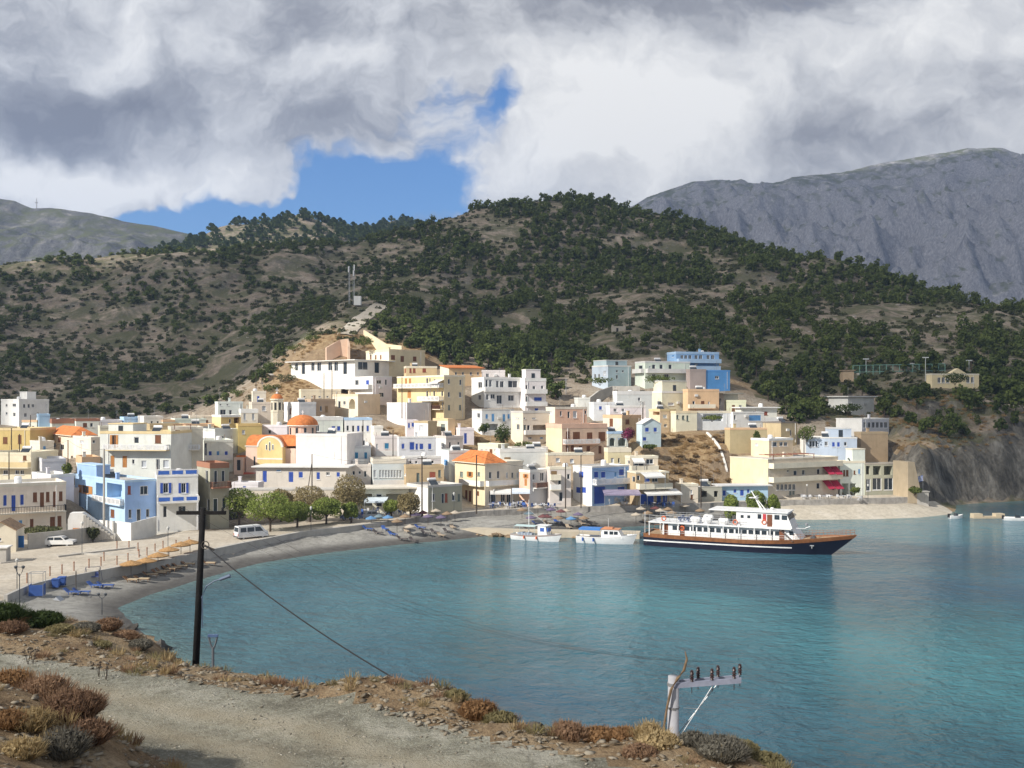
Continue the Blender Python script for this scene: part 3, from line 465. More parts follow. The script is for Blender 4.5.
# hills
for (px, py, D) in [(-300, 285, 440), (-150, 268, 465), (0, 262, 470), (60, 256, 475), (120, 254, 480), (200, 248, 490), (260, 245, 500), (330, 245, 520), (380, 237, 535), (420, 227, 550), (470, 210, 560), (520, 203, 565), (560, 202, 565),
                    (620, 206, 560), (660, 213, 555), (700, 227, 545), (740, 244, 525), (780, 256, 505), (830, 267, 480), (880, 277, 460), (930, 286, 440), (980, 297, 420), (1024, 307, 405), (1120, 338, 380), (1300, 380, 350)]:
    cp(px, py, D); q = P(px, py, D); s = 1.17; CP.append((q.x * s, q.y * s, q.z - 22))
for (px, py, D) in [(100, 422, 295), (0, 424, 292), (60, 418, 300), (160, 414, 295), (200, 408, 295), (100, 390, 325), (0, 390, 330), (100, 345, 385), (0, 340, 385), (200, 352, 372), (200, 300, 425), (100, 300, 430), (0, 300, 430), (150, 320, 405), (280, 300, 425), (330, 268, 470), (260, 330, 385), (230, 385, 318), (215, 400, 300),
                    (245, 385, 290), (262, 372, 296), (285, 352, 296), (300, 345, 292), (318, 335, 296), (335, 318, 318), (352, 302, 338), (370, 298, 352), (395, 292, 378), (400, 320, 330), (380, 338, 300), (430, 345, 305), (450, 362, 290), (480, 368, 288), (520, 375, 283), (470, 335, 345), (520, 330, 355), (430, 300, 405), (480, 285, 430), (520, 270, 450), (560, 270, 455), (440, 260, 470),
                    (560, 375, 290), (580, 350, 322), (600, 345, 318), (622, 335, 325), (640, 322, 335), (662, 330, 335), (690, 345, 322), (600, 310, 385), (640, 300, 400), (620, 260, 470), (700, 300, 405), (680, 260, 480), (740, 350, 322), (740, 370, 292), (760, 390, 272), (740, 290, 430), (800, 345, 330), (800, 380, 285), (810, 400, 268), (850, 380, 288), (850, 350, 325), (850, 310, 390), (900, 340, 335), (900, 380, 288), (900, 310, 385), (960, 389, 284), (990, 385, 288), (960, 345, 330), (960, 320, 365), (1024, 350, 325), (1024, 400, 275), (1100, 395, 290), (1200, 400, 300),
                    (892, 402, 256), (910, 404, 252), (940, 409, 249), (975, 411, 249), (1024, 414, 249), (1100, 414, 250), (894, 425, 245), (930, 430, 234), (980, 434, 238), (1024, 441, 240), (1100, 440, 244), (1200, 440, 245), (885, 445, 236), (902, 450, 224), (908, 462, 219.5), (925, 446, 224.5), (950, 446, 229), (985, 447, 234),
                    # dry slope above the tavern
                    (665, 483, 204), (700, 484, 206), (730, 486, 206), (660, 455, 213), (690, 455, 216), (715, 460, 214), (668, 435, 224), (700, 433, 226), (725, 440, 219), (690, 428, 230),
                    # orange slope on top of the village hill
                    (330, 340, 288), (360, 345, 288), (310, 352, 284), (345, 334, 292), (372, 330, 305), (420, 350, 286), (400, 345, 290), (255, 390, 276), (290, 388, 268),
                    # far green hills behind
                    (190, 246, 780), (215, 228, 780), (240, 223, 790), (270, 227, 790), (300, 214, 800), (330, 227, 800), (352, 237, 800), (345, 240, 980), (395, 220, 1000), (430, 228, 1000), (470, 240, 1000), (100, 286, 800), (0, 292, 800), (-200, 288, 820), (60, 295, 1000), (150, 285, 1000), (0, 305, 1120), (-150, 300, 1000), (90, 282, 620), (0, 284, 620), (560, 240, 1000), (700, 290, 900), (900, 330, 800), (1100, 340, 700), (250, 262, 680), (330, 262, 680), (420, 262, 760)]:
    cp(px, py, D)
for b in BL:
    c = b['C']; th = b['th']; f = Vector((math.cos(th), math.sin(th), 0)); k = Vector((-math.sin(th), math.cos(th), 0))
    CP.append((c.x, c.y, c.z - 0.15)); q = c + f * b['W'] + k * 0.5; CP.append((q.x, q.y, c.z - 0.15)); q = c + k * (b['dep'] - .5); CP.append((q.x, q.y, c.z + (.3 if b['dep'] > 12 else .8))); q = c + f * (b['W'] * .5) - k * 1.4; CP.append((q.x, q.y, c.z - .35)); q = c + f * b['W'] - k * 1.2; CP.append((q.x, q.y, c.z - .35)); q = c + f * (b['W'] * .5) + k * (b['dep'] * .55); CP.append((q.x, q.y, c.z - 0.1))
CPA = np.array(CP)
_n = len(CPA); _d = np.hypot(CPA[:, None, 0] - CPA[None, :, 0], CPA[:, None, 1] - CPA[None, :, 1])
_A = np.zeros((_n + 3, _n + 3)); _A[:_n, :_n] = -_d + np.eye(_n) * 0.6; _A[:_n, _n] = 1; _A[:_n, _n + 1:] = CPA[:, :2] / 100; _A[_n, :_n] = 1; _A[_n + 1:, :_n] = CPA[:, :2].T / 100
_w = np.linalg.solve(_A, np.concatenate([CPA[:, 2], [0, 0, 0]]))
def rbf(x, y):
    out = np.empty(x.size); xf = x.ravel(); yf = y.ravel()
    for i in range(0, x.size, 20000):
        a = xf[i:i + 20000]; b = yf[i:i + 20000]
        out[i:i + 20000] = -np.hypot(a[:, None] - CPA[None, :, 0], b[:, None] - CPA[None, :, 1]) @ _w[:_n] + _w[_n] + (a * _w[_n + 1] + b * _w[_n + 2]) / 100
    return out.reshape(x.shape)
def sstep(v, a, b):
    t = np.clip((v - a) / (b - a), 0, 1); return t * t * (3 - 2 * t)
ROADPOLY = [(-40, 27.5), (-20, 26.3), (-12.9, 25.3), (-10.9, 24.6), (-9.4, 23.9), (-7.8, 23.2), (-6.2, 22.3), (-5.1, 22), (-3.8, 21.3), (-2.5, 20.4), (-1.3, 19.4), (-.2, 18.6), (.9, 18), (3.4, 16.2), (7, 13.2), (14, 7), (18, 2), (4, 1), (-1, 8), (-3, 11.5), (-4.4, 14), (-5.0, 15.6), (-5.6, 17.3), (-8.1, 18.6), (-11, 20.1), (-14, 21.6), (-22, 22.6), (-40, 23)]
def height(x, y):
    x = np.asarray(x, float); y = np.asarray(y, float)
    z = rbf(x, y)
    d, _ = seg_dist(x, y, COAST); wet = in_poly(x, y, COAST); sd = np.where(wet, -d, d)
    dw, sw = seg_dist(x, y, WALL2); tw = dw * sw
    near = y < 75
    # relief of the wild ground
    hill = sstep(y + 0.25 * np.maximum(x - 60, 0), 285, 345)
    z = z + hill * ((fbm(x, y, 70, 4, 3, True) - 0.64) * (15 - 8 * sstep(y, 440, 540)) * sstep(y, 300, 420) + (fbm(x, y, 16, 4, 9) - 0.5) * 4.0)
    cl = sstep(x, 84, 96) * sstep(300 - y, 10, 40) * (y > 150)
    z = z + cl * ((fbm(x, y, 15, 5, 21, True) - .6) * 7.5 + (fbm(x, y, 5, 4, 5, True) - .6) * 3.4)
    road = in_poly(x, y, ROADPOLY); rd, _ = seg_dist(x, y, ROADPOLY + ROADPOLY[:1]); off = np.where(road, 0, sstep(rd, 0, 0.9))
    nz = (y < 70) & ~wet
    z = z + np.where(nz, (0.06 + 0.94 * off) * ((fbm(x, y, 1.7, 4, 31) - 0.5) * 0.55 + (fbm(x, y, 0.55, 3, 37) - .5) * 0.26) + (fbm(x, y, 5, 3, 41) - .5) * 0.3 * off + (1 - off) * (fbm(x * .8 + y * .5, y * .9 - x * .3, 1.1, 4, 47) - .5) * .17 - (1 - off) * .13 * np.exp(-((np.abs(rd - 2.6) - 0) / .35) ** 2) * (x > -14), 0)
    # the shore
    beachy = (x < 89) & (y > 98)
    w = np.where(beachy, sstep(tw, -0.3, 1.6), sstep(sd, 0, np.where(y < 98, 5.0, 3.0)))
    zb = np.clip(np.where(y > 165, 0.22, 0.15) * sd, -6, 1.65) + (fbm(x, y, 3, 3, 51) - .5) * .12
    zb = np.where(sd < 0, np.maximum(-8, 0.16 * sd - 0.02), zb)
    w = np.where(wet, 0, w)
    z = zb * (1 - w) + z * w
    z = np.where(beachy & ~wet & (tw > 1.6) & (tw < 9) & (y < 210), np.maximum(z, 1.75), z)
    return np.where(~wet & ~beachy, np.maximum(z, np.minimum(0.1 + sd * .3, 1)), z), sd, tw, road
def hz(x, y): return float(height(np.array([x]), np.array([y]))[0][0])

def lines(*segs):
    o = []
    for a, b, s in segs:
        n = max(1, int(round((b - a) / s))); o += [a + (b - a) * i / n for i in range(n)]
    return np.array(o + [segs[-1][1]])
XS = lines((-950, -420, 22), (-420, -130, 5), (-130, -34, 2), (-34, 34, 0.42), (34, 130, 1.7), (130, 420, 5), (420, 950, 22))
YS = lines((2, 11, 0.5), (11, 33, 0.24), (33, 100, 2), (100, 240, 1.5), (240, 600, 3.2), (600, 1180, 11))
GX, GY = np.meshgrid(XS, YS); GZ, GSD, GTW, GRD = height(GX, GY)

# ground materials -------------------------------------------------
def gmat(name, cols, scale, bump, bscale, dry=None, rock=None, rough=0.95, veg=0.0, vsc=0.10):
    m = bpy.data.materials.new(name); m.use_nodes = True; t = NT(m.node_tree); b = t.n['Principled BSDF']
    b.inputs['Roughness'].default_value = rough; b.inputs['Specular IOR Level'].default_value = 0.15
    ge = t.node('ShaderNodeNewGeometry'); pos = ge.outputs['Position']
    n = t.noise(pos, scale, 9, 0.65, 0.4); f = t.smooth(n, 0.28, 0.72)
    c = t.ramp(f, [(i / (len(cols) - 1), q) for i, q in enumerate(cols)])
    n2 = t.noise(pos, scale * 9, 5, 0.7); n3 = t.noise(pos, scale * 30, 5, 0.75); c2 = t.mix(t.math('MULTIPLY', t.smooth(n2, 0.38, 0.72), 0.55), c, tuple(q * 0.55 for q in cols[0]) + (1,)); c2 = t.mix(t.math('MULTIPLY', t.smooth(n3, 0.5, 0.72), 0.55), c2, tuple(min(.7, q * 1.35) for q in cols[-1]) + (1,))
    c = c2
    if veg:
        vn = t.noise(pos, vsc, 6, 0.7, 0.6); c = t.mix(t.math('MULTIPLY', t.smooth(vn, 0.40, 0.57), veg), c, (0.085, 0.093, 0.042, 1))
    if dry:
        at = t.node('ShaderNodeAttribute'); at.attribute_name = 'dry'
        dn = t.noise(pos, 0.9, 6, 0.7)
        dcol = t.ramp(t.smooth(dn, 0.3, 0.7), [(0, dry[0]), (1, dry[1])]); c = t.mix(at.outputs['Fac'], c, dcol)
    if rock:
        # bare rock where the ground is steep
        sx = t.node('ShaderNodeSeparateXYZ'); t.l.new(ge.outputs['True Normal'], sx.inputs[0])
        mp = t.node('ShaderNodeMapping'); t.l.new(pos, mp.inputs[0]); mp.inputs['Scale'].default_value = (1, 1, .35)
        rn = t.noise(mp.outputs[0], 0.35, 9, 0.72, 0.6); rc = t.ramp(t.smooth(rn, 0.3, 0.72), [(0, rock[0]), (0.5, rock[1]), (1, rock[2])])
        c = t.mix(t.math('SUBTRACT', 1.0, t.smooth(sx.outputs[2], 0.62, 0.86)), c, rc)
    t.l.new(c, b.inputs['Base Color'])
    bn = t.node('ShaderNodeBump'); bn.inputs['Strength'].default_value = bump; bn.inputs['Distance'].default_value = 0.12 if bscale > 3 else 0.8
    t.l.new(t.noise(pos, bscale, 8, 0.7), bn.inputs['Height']); t.l.new(bn.outputs[0], b.inputs['Normal'])
    return m
M_HILL = gmat('hillside_soil', [(0.175, 0.14, 0.105), (0.30, 0.245, 0.185), (0.40, 0.335, 0.265)], 0.035, 1.0, 0.4, veg=0.85, dry=((0.27, 0.17, 0.09), (0.44, 0.34, 0.21)), rock=((0.055, 0.052, 0.044), (0.15, 0.138, 0.115), (0.28, 0.262, 0.225)))
M_VILL = gmat('village_soil', [(0.20, 0.16, 0.12), (0.33, 0.27, 0.20), (0.42, 0.37, 0.30)], 0.2, 0.6, 2.0, dry=((0.21, 0.125, 0.06), (0.42, 0.31, 0.17)), rock=((0.14, 0.11, 0.08), (0.28, 0.21, 0.14), (0.38, 0.30, 0.20)))
M_PROM = gmat('promenade_concrete', [(0.44, 0.38, 0.30), (0.52, 0.46, 0.37), (0.56, 0.51, 0.43)], 0.15, 0.15, 6)
M_BEACH = gmat('beach_gravel', [(0.22, 0.21, 0.19), (0.31, 0.30, 0.27), (0.38, 0.37, 0.335)], 0.12, 0.4, 7, dry=((0.075, 0.07, 0.065), (0.12, 0.115, 0.105)))
M_SAND = gmat('beach_sand', [(0.44, 0.39, 0.31), (0.52, 0.47, 0.38), (0.58, 0.53, 0.45)], 0.12, 0.2, 7)
M_HEAD = gmat('headland_soil', [(0.17, 0.115, 0.068), (0.34, 0.24, 0.14), (0.46, 0.36, 0.235)], 0.9, 1.0, 9)
M_ROAD = gmat('gravel', [(0.20, 0.185, 0.14), (0.38, 0.365, 0.285), (0.58, 0.55, 0.455)], 0.5, 1.0, 16, dry=((0.40, 0.34, 0.235), (0.56, 0.50, 0.38)))

def build_ground():
    ny, nx = GX.shape; V = np.stack([GX, GY, GZ], -1).reshape(-1, 3); idx = np.arange(ny * nx).reshape(ny, nx)
    Q = np.stack([idx[:-1, :-1], idx[:-1, 1:], idx[1:, 1:], idx[1:, :-1]], -1).reshape(-1, 4)
    def fc(A): return ((A[:-1, :-1] + A[:-1, 1:] + A[1:, 1:] + A[1:, :-1]) / 4).ravel()
    fx, fy, fsd, ftw = fc(GX), fc(GY), fc(GSD), fc(GTW); frd = GRD[:-1, :-1].ravel()
    zone = np.full(len(Q), 5)                                          # hillside
    zone[(fy < 300 + 0 * fx) & (fx > -190) & (fx < 88) & (fy > 98)] = 4    # village ground
    zone[(fx > 40) & (fy > 268 - 0.3 * (fx - 40))] = 5
    fz = fc(GZ); zone[(ftw > 0.5) & (ftw < 15) & (fy < 213) & (fx < 89) & (fy > 100) & (fz < 3.6)] = 3; zone[(fx > 76) & (fy > 208)] = 5
    zone[(ftw > 0.5) & (fy < 162) & (fx < -30) & (fx > -110) & (fy > 104)] = 3
    zone[(ftw <= 0.5) & (fsd > -14) & (fy > 98) & (fx < 91) & (fy < 215)] = 2
    zone[(zone == 2) & (fx > 44)] = 7; zone[(fsd <= -14)] = 6
    zone[(fy < 98) & (fsd > -14)] = 0
    zone[frd & (fy < 60)] = 1
    dry = np.zeros(V.shape[0])
    for (px, py, D, r) in [(690, 455, 216, 17), (715, 470, 210, 13), (665, 470, 208, 10), (335, 350, 286, 17), (305, 365, 280, 14), (330, 385, 262, 15), (290, 385, 268, 12), (400, 348, 288, 14), (470, 428, 228, 12), (490, 440, 220, 12), (440, 432, 224, 8), (900, 455, 225, 7), (410, 425, 228, 9), (735, 362, 270, 8)]:
        q = P(px, py, D); dry = np.maximum(dry, np.exp(-(((V[:, 0] - q.x) ** 2 + (V[:, 1] - q.y) ** 2) / r ** 2) ** 1.5))
    wet = np.exp(-(np.maximum(GSD.ravel(), 0) / 3.4) ** 4) * (GY.ravel() > 98)
    dry = np.where((GY.ravel() < 215) & (GSD.ravel() < 8) & (GTW.ravel() < .5), wet, dry)
    rd_ = seg_dist(GX, GY, ROADPOLY + ROADPOLY[:1])[0].ravel(); rut = np.maximum(np.exp(-((rd_ - 1.5) / .42) ** 2), np.exp(-((rd_ - 3.2) / .42) ** 2)); dry = np.where((GY.ravel() < 40) & GRD.ravel(), rut * .8, dry)
    names = [('headland', M_HEAD), ('gravel_road', M_ROAD), ('beach', M_BEACH), ('promenade', M_PROM), ('village_ground', M_VILL), ('hillside', M_HILL), ('seabed', M_BEACH), ('sand_beach', M_SAND)]
    for z, (nm, mt) in enumerate(names):
        f = Q[zone == z]
        if not len(f): continue
        u, inv = np.unique(f.ravel(), return_inverse=True)
        o = link(nm, np_mesh(nm, V[u], inv.reshape(-1, 4), mt, dict(dry=dry[u]), smooth=z not in (0,)))
        o['kind'] = 'structure'
build_ground()

# ------------------------------------------------------------------ the sea
def make_water():
    m = bpy.data.materials.new('sea_water'); m.use_nodes = True; t = NT(m.node_tree); b = t.n['Principled BSDF']
    ge = t.node('ShaderNodeNewGeometry'); pos = ge.outputs['Position']
    n1 = t.noise(pos, 0.018, 5, 0.55, 0.8); n2 = t.noise(pos, 0.06, 4, 0.6, 0.5)
    f = t.math('ADD', t.math('MULTIPLY', n1, 0.75), t.math('MULTIPLY', n2, 0.25))
    # pale sandy bottom shows turquoise, weed beds show dark blue
    c = t.ramp(t.smooth(f, 0.36, 0.64), [(0, (0.03, 0.082, 0.118)), (0.35, (0.036, 0.112, 0.15)), (0.7, (0.05, 0.142, 0.19)), (1, (0.07, 0.182, 0.222))])
    at = t.node('ShaderNodeAttribute'); at.attribute_name = 'shallow'
    sp = t.node('ShaderNodeSeparateXYZ'); t.l.new(t.noise(pos, 0.035, 4, 0.6, 0, 1), sp.inputs[0]); sq = t.node('ShaderNodeSeparateXYZ'); t.l.new(pos, sq.inputs[0])
    def patch(x, y, rx, ry):         # a sand bank or a weed bed on the bottom
        a = t.math('DIVIDE', t.math('SUBTRACT', t.math('ADD', sq.outputs[0], t.math('MULTIPLY', t.math('SUBTRACT', sp.outputs[0], .5), 34)), x), rx); b2 = t.math('DIVIDE', t.math('SUBTRACT', t.math('ADD', sq.outputs[1], t.math('MULTIPLY', t.math('SUBTRACT', sp.outputs[1], .5), 30)), y), ry)
        return t.math('EXPONENT', t.math('MULTIPLY', t.math('ADD', t.math('MULTIPLY', a, a), t.math('MULTIPLY', b2, b2)), -1.0))
    sand = t.math('ADD', patch(12, 112, 22, 15), t.math('ADD', patch(42, 88, 22, 18), t.math('MULTIPLY', patch(-14, 138, 20, 14), .6)))
    c = t.mix(t.math('MULTIPLY', sand, 0.75, clamp=True), c, (0.068, 0.235, 0.27, 1))
    weed = t.math('ADD', patch(62, 122, 24, 9), t.math('ADD', patch(-4, 76, 16, 10), t.math('MULTIPLY', patch(70, 150, 30, 14), .7)))
    c = t.mix(t.math('MULTIPLY', weed, 0.8, clamp=True), c, (0.03, 0.085, 0.14, 1))
    c = t.mix(t.math('MULTIPLY', at.outputs['Fac'], 0.75), c, (0.16, 0.25, 0.23, 1))
    t.l.new(c, b.inputs['Base Color']); b.inputs['Specular IOR Level'].default_value = 0.36; b.inputs['Roughness'].default_value = 0.08; b.inputs['IOR'].default_value = 1.33
    mp = t.node('ShaderNodeMapping'); t.l.new(pos, mp.inputs[0]); mp.inputs['Rotation'].default_value = (0, 0, R(25)); mp.inputs['Scale'].default_value = (0.78, 1.0, 1)
    w1 = t.noise(mp.outputs[0], 0.85, 5, 0.62, 0.5); w2 = t.noise(mp.outputs[0], 0.22, 3, 0.55, 0.3); w3 = t.noise(mp.outputs[0], 3.2, 3, 0.6, 0.2)
    hgt = t.math('ADD', t.math('ADD', t.math('MULTIPLY', w1, 0.42), t.math('MULTIPLY', w2, 0.62)), t.math('MULTIPLY', w3, 0.11))
    gust = t.noise(pos, 0.03, 3, 0.5, 0.5)
    bn = t.node('ShaderNodeBump'); bn.inputs['Distance'].default_value = 1.0
    t.l.new(t.math('ADD', 1.1, t.math('MULTIPLY', t.smooth(gust, 0.35, 0.65), 0.5)), bn.inputs['Strength']); t.l.new(hgt, bn.inputs['Height']); t.l.new(bn.outputs[0], b.inputs['Normal'])
    xs = lines((-64, 130, 2.0), (130, 700, 30), (700, 3000, 300)); ys = lines((-400, 30, 40), (30, 252, 2.0)); X, Y = np.meshgrid(xs, ys)
    d, _ = seg_dist(X, Y, COAST); sh = np.exp(-np.maximum(d, 0) / 3.5)
    V = np.stack([X, Y, np.zeros_like(X)], -1).reshape(-1, 3); idx = np.arange(X.size).reshape(X.shape)
    Q = np.stack([idx[:-1, :-1], idx[:-1, 1:], idx[1:, 1:], idx[1:, :-1]], -1).reshape(-1, 4)
    o = link('sea', np_mesh('sea', V, Q, m, dict(shallow=sh.ravel()))); o['kind'] = 'structure'
make_water()

# far mountains: real ridges a kilometre and more away
def mountain(name, prof, D0, depth, foot, seed, cols, label, amp):
    px = np.array([p[0] for p in prof], float); py = np.array([p[1] for p in prof], float)
    n = 520; m = 150; u = np.linspace(px[0], px[-1], n); ridge = (400 - np.interp(u, px, py)) / 1000 * D0 + HC
    x0 = (u - 512) / 1000 * D0; V = np.zeros((m, n, 3))
    for j in range(m):
        t = j / (m - 1) * 2 - 1                                         # -1 front foot, 0 ridge, 1 back foot
        y = D0 + t * depth; h = (1 - abs(t)) ** 0.85
        X = x0; Y = np.full(n, y) + (fbm(X, np.full(n, 0.0), 300, 2, seed) - .5) * 60
        Z = foot + (ridge - foot) * h; k = np.sin(np.pi * min(1, (1 - abs(t)) * 1.0)) if abs(t) > 0.02 else 0
        k = (1 - h) * h * 4 * 0.9 + .04
        Z = Z + k * amp * ((fbm(X, Y, 190, 6, seed, True) - .6) * 2.0 + (fbm(X, Y, 50, 5, seed + 3, True) - .6) * 0.8) + k * (fbm(X, Y, 18, 3, seed + 9) - .5) * amp * .22
        V[j, :, 0] = X; V[j, :, 1] = Y; V[j, :, 2] = Z
    idx = np.arange(n * m).reshape(m, n); Q = np.stack([idx[:-1, :-1], idx[:-1, 1:], idx[1:, 1:], idx[1:, :-1]], -1).reshape(-1, 4)
    mt = gmat(name + '_rock', cols, 0.042, 1.0, 0.16, rock=tuple(tuple(c * k for c in cols[1]) for k in (0.55, 1.0, 1.5)), veg=0.9, vsc=0.04)
    o = link(name, np_mesh(name, V.reshape(-1, 3), Q, mt, smooth=True)); o['kind'] = 'structure'; return o
mountain('mountain', [(400, 330), (520, 270), (600, 222), (645, 198), (690, 181), (720, 179), (745, 183), (770, 182), (800, 176), (830, 172), (880, 161), (930, 153), (975, 149), (1002, 146), (1015, 149), (1060, 168), (1200, 190), (1500, 250), (1800, 330)], 2100, 900, 0, 5,
         [(0.075, 0.078, 0.09), (0.205, 0.205, 0.22), (0.45, 0.44, 0.435)], '', 105)
mountain('rocky_ridge', [(-900, 240), (-300, 190), (-60, 188), (0, 200), (22, 202), (40, 210), (60, 210), (100, 215), (130, 222), (160, 226), (200, 236), (260, 250), (400, 300)], 1350, 420, 0, 8,
         [(0.045, 0.05, 0.05), (0.115, 0.115, 0.115), (0.28, 0.265, 0.245)], '', 44)
# ------------------------------------------------------------------ building the houses
HOUSES = 'houses of the village'
def face_hit(b, px, py, face):
    """local (along, z) on the front (y=0) or the side (x=0) wall where that picture ray meets it"""
    c, th = b['C'], b['th']; s, co = math.sin(th), math.cos(th); k = (px - 512) / 1000
    if face == 'f':
        t = (k * c.y - c.x) / (co - k * s); Y = c.y + t * s
    else:
        t = (c.x - k * c.y) / (s + k * co); Y = c.y + t * co
    return t, HC - (py - 400) / 1000 * Y - b['zb']

def wall_face(mb, conv, a0, a1, z0, z1, holes):
    us = sorted({a0, a1, *[h[0] for h in holes], *[h[1] for h in holes]}); zs = sorted({z0, z1, *[h[2] for h in holes], *[h[3] for h in holes]})
    for i in range(len(us) - 1):
        for j in range(len(zs) - 1):
            cu, cz = (us[i] + us[i + 1]) / 2, (zs[j] + zs[j + 1]) / 2
            if any(h[0] < cu < h[1] and h[2] < cz < h[3] for h in holes): continue
            mb.quad(conv(us[i], 0, zs[j]), conv(us[i + 1], 0, zs[j]), conv(us[i + 1], 0, zs[j + 1]), conv(us[i], 0, zs[j + 1]))
    for (p, q, r, s, d) in holes:
        for (x0, y0, x1, y1) in ((p, r, q, r), (q, r, q, s), (q, s, p, s), (p, s, p, r)):
            mb.quad(conv(x0, 0, y0), conv(x1, 0, y1), conv(x1, d, y1), conv(x0, d, y0))
        if d > 0.5: mb.quad(conv(p, d, r), conv(q, d, r), conv(q, d, s), conv(p, d, s))

def obox(mb, conv, a0, a1, d0, d1, z0, z1, m=0):
    p = [conv(a0, d0, z0), conv(a1, d0, z0), conv(a1, d1, z0), conv(a0, d1, z0), conv(a0, d0, z1), conv(a1, d0, z1), conv(a1, d1, z1), conv(a0, d1, z1)]
    i = len(mb.v); mb.v += p
    for f in ((3, 2, 1, 0), (4, 5, 6, 7), (0, 1, 5, 4), (1, 2, 6, 5), (2, 3, 7, 6), (3, 0, 4, 7)): mb.f.append(tuple(i + q for q in f)); mb.m.append(m)

def add_window(root, conv, h, code):
    p, q, r, s, d = h; k = code[0].lower(); door = code[0].isupper(); w = q - p
    fr = MB(); e = min(0.09, w * 0.12)
    fm = WHITE if k in 'dubevlwpx' else paint(SHUT.get(k, (0.3, 0.2, 0.1)))
    for (a, b2, c, dd) in ((p, p + e, r, s), (q - e, q, r, s), (p + e, q - e, s - e, s)) + (() if door else ((p + e, q - e, r, r + e),)):
        obox(fr, conv, a, b2, 0.06, 0.19, c, dd)
    if not door: obox(fr, conv, p - 0.06, q + 0.06, -0.09, 0.02, r - 0.09, r - 0.003)
    o = fr.build('door' if door else 'window', fm, root)
    pn = MB()
    if k == 'd' or code.endswith('o') or k in ('g', 'w') and not door or k == 'v':
        pn.quad(conv(p, 0.17, r), conv(q, 0.17, r), conv(q, 0.17, s), conv(p, 0.17, s))
        mtl = GLASS if k in 'dbnvo' else paint(SHUT[k])
        if k == 'w': mtl = paint((0.52, 0.55, 0.58))
        if not door and w > 0.7 and k in 'dvbno': obox(pn, conv, (p + q) / 2 - .025, (p + q) / 2 + .025, 0.11, 0.175, r + e, s - e, 1)
        pn.build('pane', [mtl, fm], o)
        if code.endswith('o'):
            for (a, b2) in ((p - w * .5, p - .01), (q + .01, q + w * .5)):
                sh = MB(); obox(sh, conv, a, b2, -0.06, -0.015, r, s); sh.build('shutter', paint(SHUT[k]), o)
    else:
        mid = (p + q) / 2
        for (a, b2) in ((p + e, mid - .012), (mid + .012, q - e)):
            sh = MB(); obox(sh, conv, a, b2, 0.02, 0.06, r + e * (not door), s - e)
            n = max(3, int((s - r) / 0.16))
            for j in range(n):                                              # louvres
                zz = r + .12 + (s - r - .24) * (j + .5) / n; obox(sh, conv, a + .04, b2 - .04, 0.005, 0.02, zz - .025, zz + .035)
            sh.build('door_leaf' if door else 'shutter', paint(SHUT.get(k, (.3, .2, .1))), o)

def rail(mb, conv, a0, a1, dep, z, kind, sides=True):
    runs = [(a0, a1, dep - .1, dep)]
    def seg(c0, c1, d0, d1):
        L = max(abs(c1 - c0), abs(d1 - d0)); al = abs(c1 - c0) > abs(d1 - d0)
        if kind in 'wybino' and kind not in 'no': obox(mb, conv, c0, c1, d0, d1, z, z + .92)
        elif kind == 'p':
            obox(mb, conv, c0, c1, d0, d1, z, z + .14); obox(mb, conv, c0, c1, d0, d1, z + .84, z + .98)
            n = max(1, int(L / 1.7))
            for i in range(n + 1):
                t = i / n
                if al: u = c0 + (c1 - c0) * t; obox(mb, conv, u - .12, u + .12, d0 - .01, d1 + .01, z + .14, z + .84)
                if i < n:
                    if al: obox(mb, conv, c0 + (c1 - c0) * t + .2, c0 + (c1 - c0) * (t + 1 / n) - .2, d0 + .03, d1 - .03, z + .19, z + .79, 1)
            if not al: obox(mb, conv, c0, c1, d0, d1, z + .14, z + .84)
        elif kind == 'l':
            obox(mb, conv, c0, c1, d0, d1, z, z + .1); obox(mb, conv, c0, c1, d0, d1, z + .82, z + .95)
            n = max(2, int(L / 0.28))
            for i in range(n + 1):
                t = i / n; u = c0 + (c1 - c0) * t if al else c0; v = d0 + (d1 - d0) * t if not al else d0
                ww = .07 if i % 6 else .13
                if al: obox(mb, conv, u - ww, u + ww, d0 + .01, d1 - .01, z + .1, z + .82)
                else: obox(mb, conv, c0 + .01, c1 - .01, v - ww, v + ww, z + .1, z + .82)
        else:
            obox(mb, conv, c0, c1, d0 + .03, d1 - .03, z + .86, z + .92, 0)
            n = max(2, int(L / 0.22))
            for i in range(n + 1):
                t = i / n
                if al: u = c0 + (c1 - c0) * t; obox(mb, conv, u - .018, u + .018, d0 + .03, d1 - .03, z, z + .86)
                else: v = d0 + (d1 - d0) * t; obox(mb, conv, c0 + .03, c1 - .03, v - .018, v + .018, z, z + .86)
    seg(a0, a1, dep, dep - .12)
    if sides: seg(a0, a0 + .12, 0.0, dep - .12); seg(a1 - .12, a1, 0.0, dep - .12)
RAILM = dict(w=lambda: plaster(PAL['w']), y=lambda: plaster(PAL['y']), b=lambda: plaster(PAL['l']), i=lambda: plaster(PAL['i']), l=lambda: WHITE, p=lambda: [WHITE, BLUE], r=lambda: BLACK, n=lambda: RUST)

